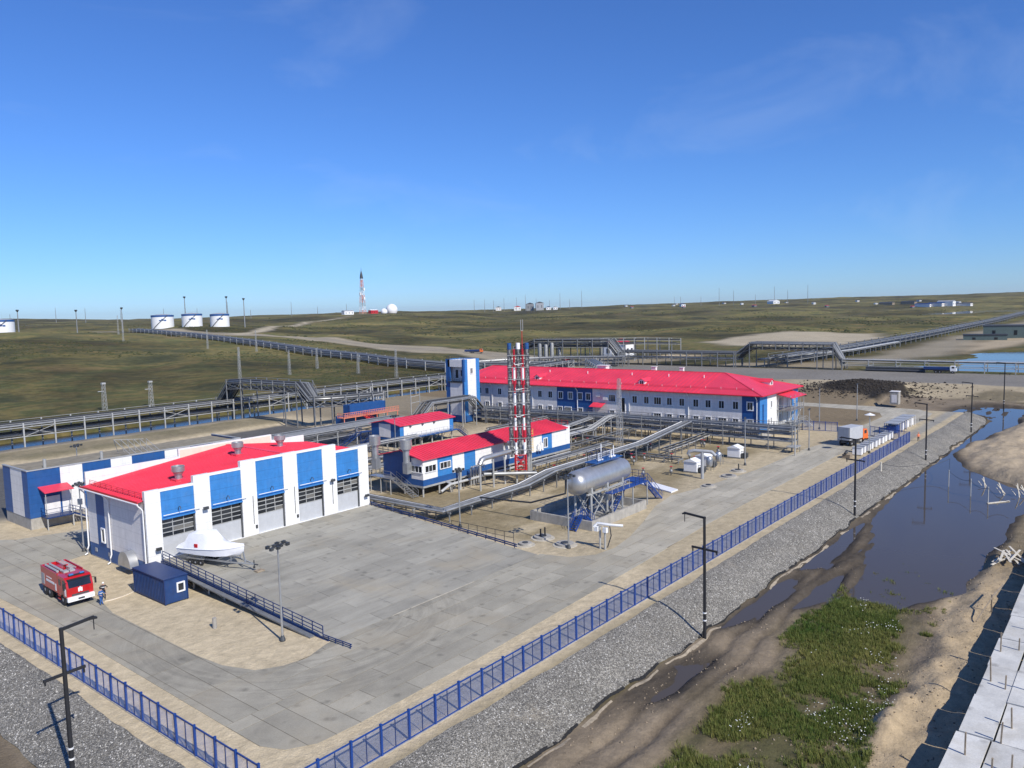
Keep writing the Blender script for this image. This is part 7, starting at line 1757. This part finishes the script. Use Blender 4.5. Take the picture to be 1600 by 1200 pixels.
wp = [(140.2, 35.2, 1.2), (149, 31, .0), (152, 27, .9), (142.5, 25.4, .6), (137.2, 21.4, .4), (134, 18.6, .2), (131, 15.5, -.8)]
for a_, b_ in zip(wp[:-1], wp[1:]):
    pts = [(a_[0] + (b_[0] - a_[0]) * k / 6, a_[1] + (b_[1] - a_[1]) * k / 6, a_[2] + (b_[2] - a_[2]) * k / 6 - .5 * math.sin(math.pi * k / 6)) for k in range(7)]
    part(t, 'wire', MB().path(pts, .03, 4), 'dsteel')
t = thing('stile_rail', 'crooked timber rail on a post at the deck pit edge', 'rail', (83, 11.2, -1.4))
part(t, 'post', MB().bar((84, 11.1, -1.8), (84, 11.1, .6), .12), 'wood'); part(t, 'rail', MB().bar((80.5, 11.8, -1.0), (84, 11.1, .3), .09).bar((84, 11.1, .35), (88, 10.7, .5), .09), 'wood')

# ------------------------------------------------------------------ far plant and skyline
def far_tank(label, x, y, r_, hh):
    z = h1(x, y) - 1; t = thing('oil_tank', label, 'tank', (x, y, z), 0, 'white oil tanks on the far rise')
    part(t, 'shell', MB().lathe((0, 0, 0), [(r_, 0), (r_, hh)], 36), 'white2', True, True); part(t, 'top_band', MB().lathe((0, 0, 0), [(r_ + .15, hh - 1.9), (r_ + .15, hh + .3)], 36), 'navy', True, True)
    part(t, 'roof', MB().lathe((0, 0, hh + .3), [(r_, 0), (r_ * .5, .9), (.3, 1.3)], 36), 'lsteel', True, True)
    a0 = math.atan2(-y, -x)
    mk = MB()
    for da, z0, z1 in ((-.30, hh * .58, hh * .66), (-.1, hh * .60, hh * .74), (.12, hh * .58, hh * .68)):
        for k in range(4):
            a_ = a0 + da + k * .05; mk.bar((r_ * 1.012 * math.cos(a_), r_ * 1.012 * math.sin(a_), (z0 + z1) / 2), (r_ * 1.012 * math.cos(a_ + .05), r_ * 1.012 * math.sin(a_ + .05), (z0 + z1) / 2), .1, z1 - z0)
    part(t, 'tank_marking', mk, 'navy', local=True)
    st_ = MB()
    for k in range(12): a_ = a0 - .9 + k * .11; st_.bar(((r_ + .6) * math.cos(a_), (r_ + .6) * math.sin(a_), hh * k / 12), ((r_ + .6) * math.cos(a_ + .11), (r_ + .6) * math.sin(a_ + .11), hh * (k + 1) / 12), .7, .5)
    part(t, 'spiral_stair', st_, 'dsteel', local=True)
far_tank('white oil tank with blue rim, left of the three on the rise', 478, 950, 13.0, 16.5); far_tank('white oil tank with blue rim, middle of the three on the rise', 492, 905, 11.7, 15.5); far_tank('white oil tank with blue rim, right of the three on the rise', 494, 846, 10.6, 15.0); far_tank('white oil tank with blue rim at the far left edge', 321, 1010, 13.5, 17)
def flood_mast(label, x, y, h_):
    z = h1(x, y) - 1; t = thing('floodlight_mast', label, 'mast', (x, y, z), 0, 'floodlight masts around the far tanks')
    part(t, 'pole', MB().tube((0, 0, 0), (0, 0, h_), .75, .4, 8), 'steel', local=True); part(t, 'lamp_frame', MB().lathe((0, 0, h_), [(.4, -1.6), (1.6, 0), (1.6, .7), (.9, 1.0)], 10), 'dsteel', local=True)
for x, y, h_, lb in ((445, 985, 31, 'floodlight mast left of the three far tanks'), (500, 935, 36, 'floodlight mast between the left and middle far tanks'), (530, 890, 38, 'floodlight mast behind the right far tank'), (540, 868, 36, 'floodlight mast right of the three far tanks'), (322, 960, 26, 'floodlight mast at the tank on the left edge'), (382, 960, 27, 'floodlight mast on the left horizon')):
    flood_mast(lb, x, y, h_)
x, y = 1359, 1623; z = h1(x, y) - 2
o = lattice('tall red and white lattice radio mast on the left hilltop', x, y, z, 100, 12, 4, bands=['salmon', 'white2', 'lsteel', 'salmon'], n=10, name='radio_mast', group=None, r_=.5)
del_ = o.get('group')
part(o, 'antenna_head', MB().lathe((0, 0, 100), [(4.5, -6), (3.0, 4), (.5, 14), (.2, 22)], 10), 'dsteel', local=True)
for k, (dx, dy, hz) in enumerate(((4, -3, 62), (-4, 2, 50), (3, -4, 38))): part(o, 'antenna_panel', MB().box(dx - 2, dx + 2, dy - 2, dy + 2, hz, hz + 7), 'white2', local=True)
for k, (x, y, r_, lb) in enumerate(((1440, 1600, 16, 'larger white radar dome beside the radio mast'), (1395, 1580, 9, 'smaller white radar dome beside the radio mast'))):
    t = thing('radar_dome', lb, 'dome', (x, y, h1(x, y) - 2))
    part(t, 'dome', MB().lathe((0, 0, r_ * .7), [(r_ * math.cos(R(a_)), r_ * math.sin(R(a_))) for a_ in (-40, -15, 10, 35, 60, 80, 89)], 20), 'white2', True, True); part(t, 'base', MB().tube((0, 0, 0), (0, 0, r_ * .4), r_ * .7, n=14), 'lsteel', local=True)
def far_house(label, x, y, sx, sy, hh, wallm, roofm, rz=0, name='far_building', group='buildings on the horizon', gable=True):
    z = h1(x, y) - 1.0; t = thing(name, label, 'building', (x, y, z), rz, group)
    part(t, 'wall', MB().box(-sx / 2, sx / 2, -sy / 2, sy / 2, 0, hh), wallm, local=True)
    if gable: part(t, 'roof', MB().extrude([(-sy / 2 - .5, hh), (sy / 2 + .5, hh), (0, hh + sy * .18)], 'X', -sx / 2 - .5, sx / 2 + .5), roofm, local=True)
    else: part(t, 'roof', MB().box(-sx / 2 - .3, sx / 2 + .3, -sy / 2 - .3, sy / 2 + .3, hh, hh + .8), roofm, local=True)
    for k in range(max(2, int(sx / 8))):
        q = -sx / 2 + sx * (k + .5) / max(2, int(sx / 8)); part(t, 'window', MB().box(q - 1, q + 1, -sy / 2 - .1, -sy / 2, hh * .35, hh * .7), 'autoglass', local=True)
    for k in range(2): part(t, 'window', MB().box(-sx / 2 - .1, -sx / 2, -sy / 4 + k * sy / 2 - 1, -sy / 4 + k * sy / 2 + 1, hh * .35, hh * .7), 'autoglass', local=True)
far_house('low white hut on the hilltop left of the radio mast', 1290, 1600, 30, 12, 10, 'white2', 'grey'); far_house('red and white equipment house at the foot of the radio mast', 1385, 1612, 24, 12, 10, 'redpaint', 'white2')
for k, (x, y, sx, sy, hh, wm_, rm_, lb) in enumerate(((2180, 1850, 40, 20, 12, 'greywall', 'dsteel', 'grey shed at the left end of the far horizon plant'), (2190, 1770, 50, 24, 13, 'white2', 'redpaint', 'white and red hall in the far horizon plant'), (2160, 1690, 44, 26, 24, 'steel', 'dsteel', 'tall grey block in the middle of the far horizon plant'), (2150, 1640, 46, 26, 26, 'grey', 'dsteel', 'taller grey block right of the middle of the far horizon plant'), (2120, 1580, 40, 16, 10, 'white2', 'bluesteel', 'white low hall right in the far horizon plant'), (2090, 1530, 36, 14, 9, 'white2', 'grey', 'white low hall at the right end of the far horizon plant'),
    (2500, 960, 60, 20, 10, 'white2', 'white2', 'long white hall on the right hill crest'), (2400, 1230, 30, 14, 9, 'white2', 'bluesteel', 'white hut among masts right of centre on the skyline'), (2300, 480, 40, 14, 8, 'white2', 'bluesteel', 'blue roofed block, left of the far right settlement'), (2300, 450, 36, 14, 9, 'greywall', 'bluesteel', 'blue roofed hall in the far right settlement'), (2310, 428, 40, 16, 13, 'white2', 'lsteel', 'tall white hall in the far right settlement'), (2320, 395, 50, 14, 7, 'greywall', 'dsteel', 'dark roofed hall, right of the far right settlement'), (2420, 600, 40, 14, 7, 'wood', 'dsteel', 'reddish sheds left of the far right settlement'), (2430, 545, 40, 14, 7, 'wood', 'dsteel', 'brown sheds beside the reddish sheds in the far settlement'))):
    far_house(lb, x, y, sx, sy, hh, wm_, rm_, R(40 if y > 900 else 75))
far_house('dark green hall with low annexe beyond the marsh on the far right', 655, 84, 16, 26, 9.5, 'greenbld', 'dsteel', R(8), gable=False); far_house('low slatted dark shed in front of the dark green hall', 628, 92, 10, 26, 4.2, 'greenbld', 'dsteel', R(8), gable=False)
far_house('small pale pink cabin at the far right edge beyond the marsh', 650, 60, 8, 12, 5, 'offwhite', 'grey', R(8), gable=False)
far_house('small white cabin with red roof behind the elevated pipe rack', 398, 246, 9, 16, 8.4, 'white2', 'redpaint', R(0), name='control_cabin', group=None)
for k in range(16):
    q = k / 15; x = 2480 + 250 * math.sin(k * 2.1); y = 1500 - 1080 * q + rng.uniform(-25, 25)
    far_house('tiny pale building on the distant skyline', x, y, rng.uniform(8, 18), 8, rng.uniform(4, 6), ('white2', 'greywall', 'steel')[k % 3], ('grey', 'dsteel', 'redpaint')[k % 3], R(50), group='tiny buildings on the distant skyline')
def thin_mast(x, y, h_, group='thin masts along the horizon'):
    single('thin_mast', MB().tube((x, y, h1(x, y) - 2), (x, y, h1(x, y) + h_), .9, .45, 6), 'steel', 'thin grey mast on the distant horizon', 'mast', group)
for k in range(11): thin_mast(2060 + 14 * k + rng.uniform(-8, 8), 1860 - 36 * k, rng.uniform(30, 62))
for k in range(9): thin_mast(2500 + rng.uniform(-40, 40), 1330 - 60 * k, rng.uniform(28, 60))
for k in range(14): thin_mast(560 + 75 * k, 2500 - 45 * k + rng.uniform(-40, 40), rng.uniform(22, 48))

# ------------------------------------------------------------------ air
hz = bpy.data.materials.new('clear_air'); hz.use_nodes = True
hn = hz.node_tree.nodes; hl = hz.node_tree.links
hn.remove(hn['Principled BSDF'])
pv = hn.new('ShaderNodeVolumePrincipled')
pv.inputs['Color'].default_value = (0.82, 0.90, 1.0, 1)
pv.inputs['Density'].default_value = 0.000028
pv.inputs['Anisotropy'].default_value = 0.2
hl.new(pv.outputs[0], hn['Material Output'].inputs['Volume'])
hb = link('haze', MB().box(-1000, 15800, -1000, 15800, -8, 175).mesh('haze', hz)); hb['kind'] = 'stuff'
hb['label'] = 'thin summer haze over the whole plain'; hb['category'] = 'haze'
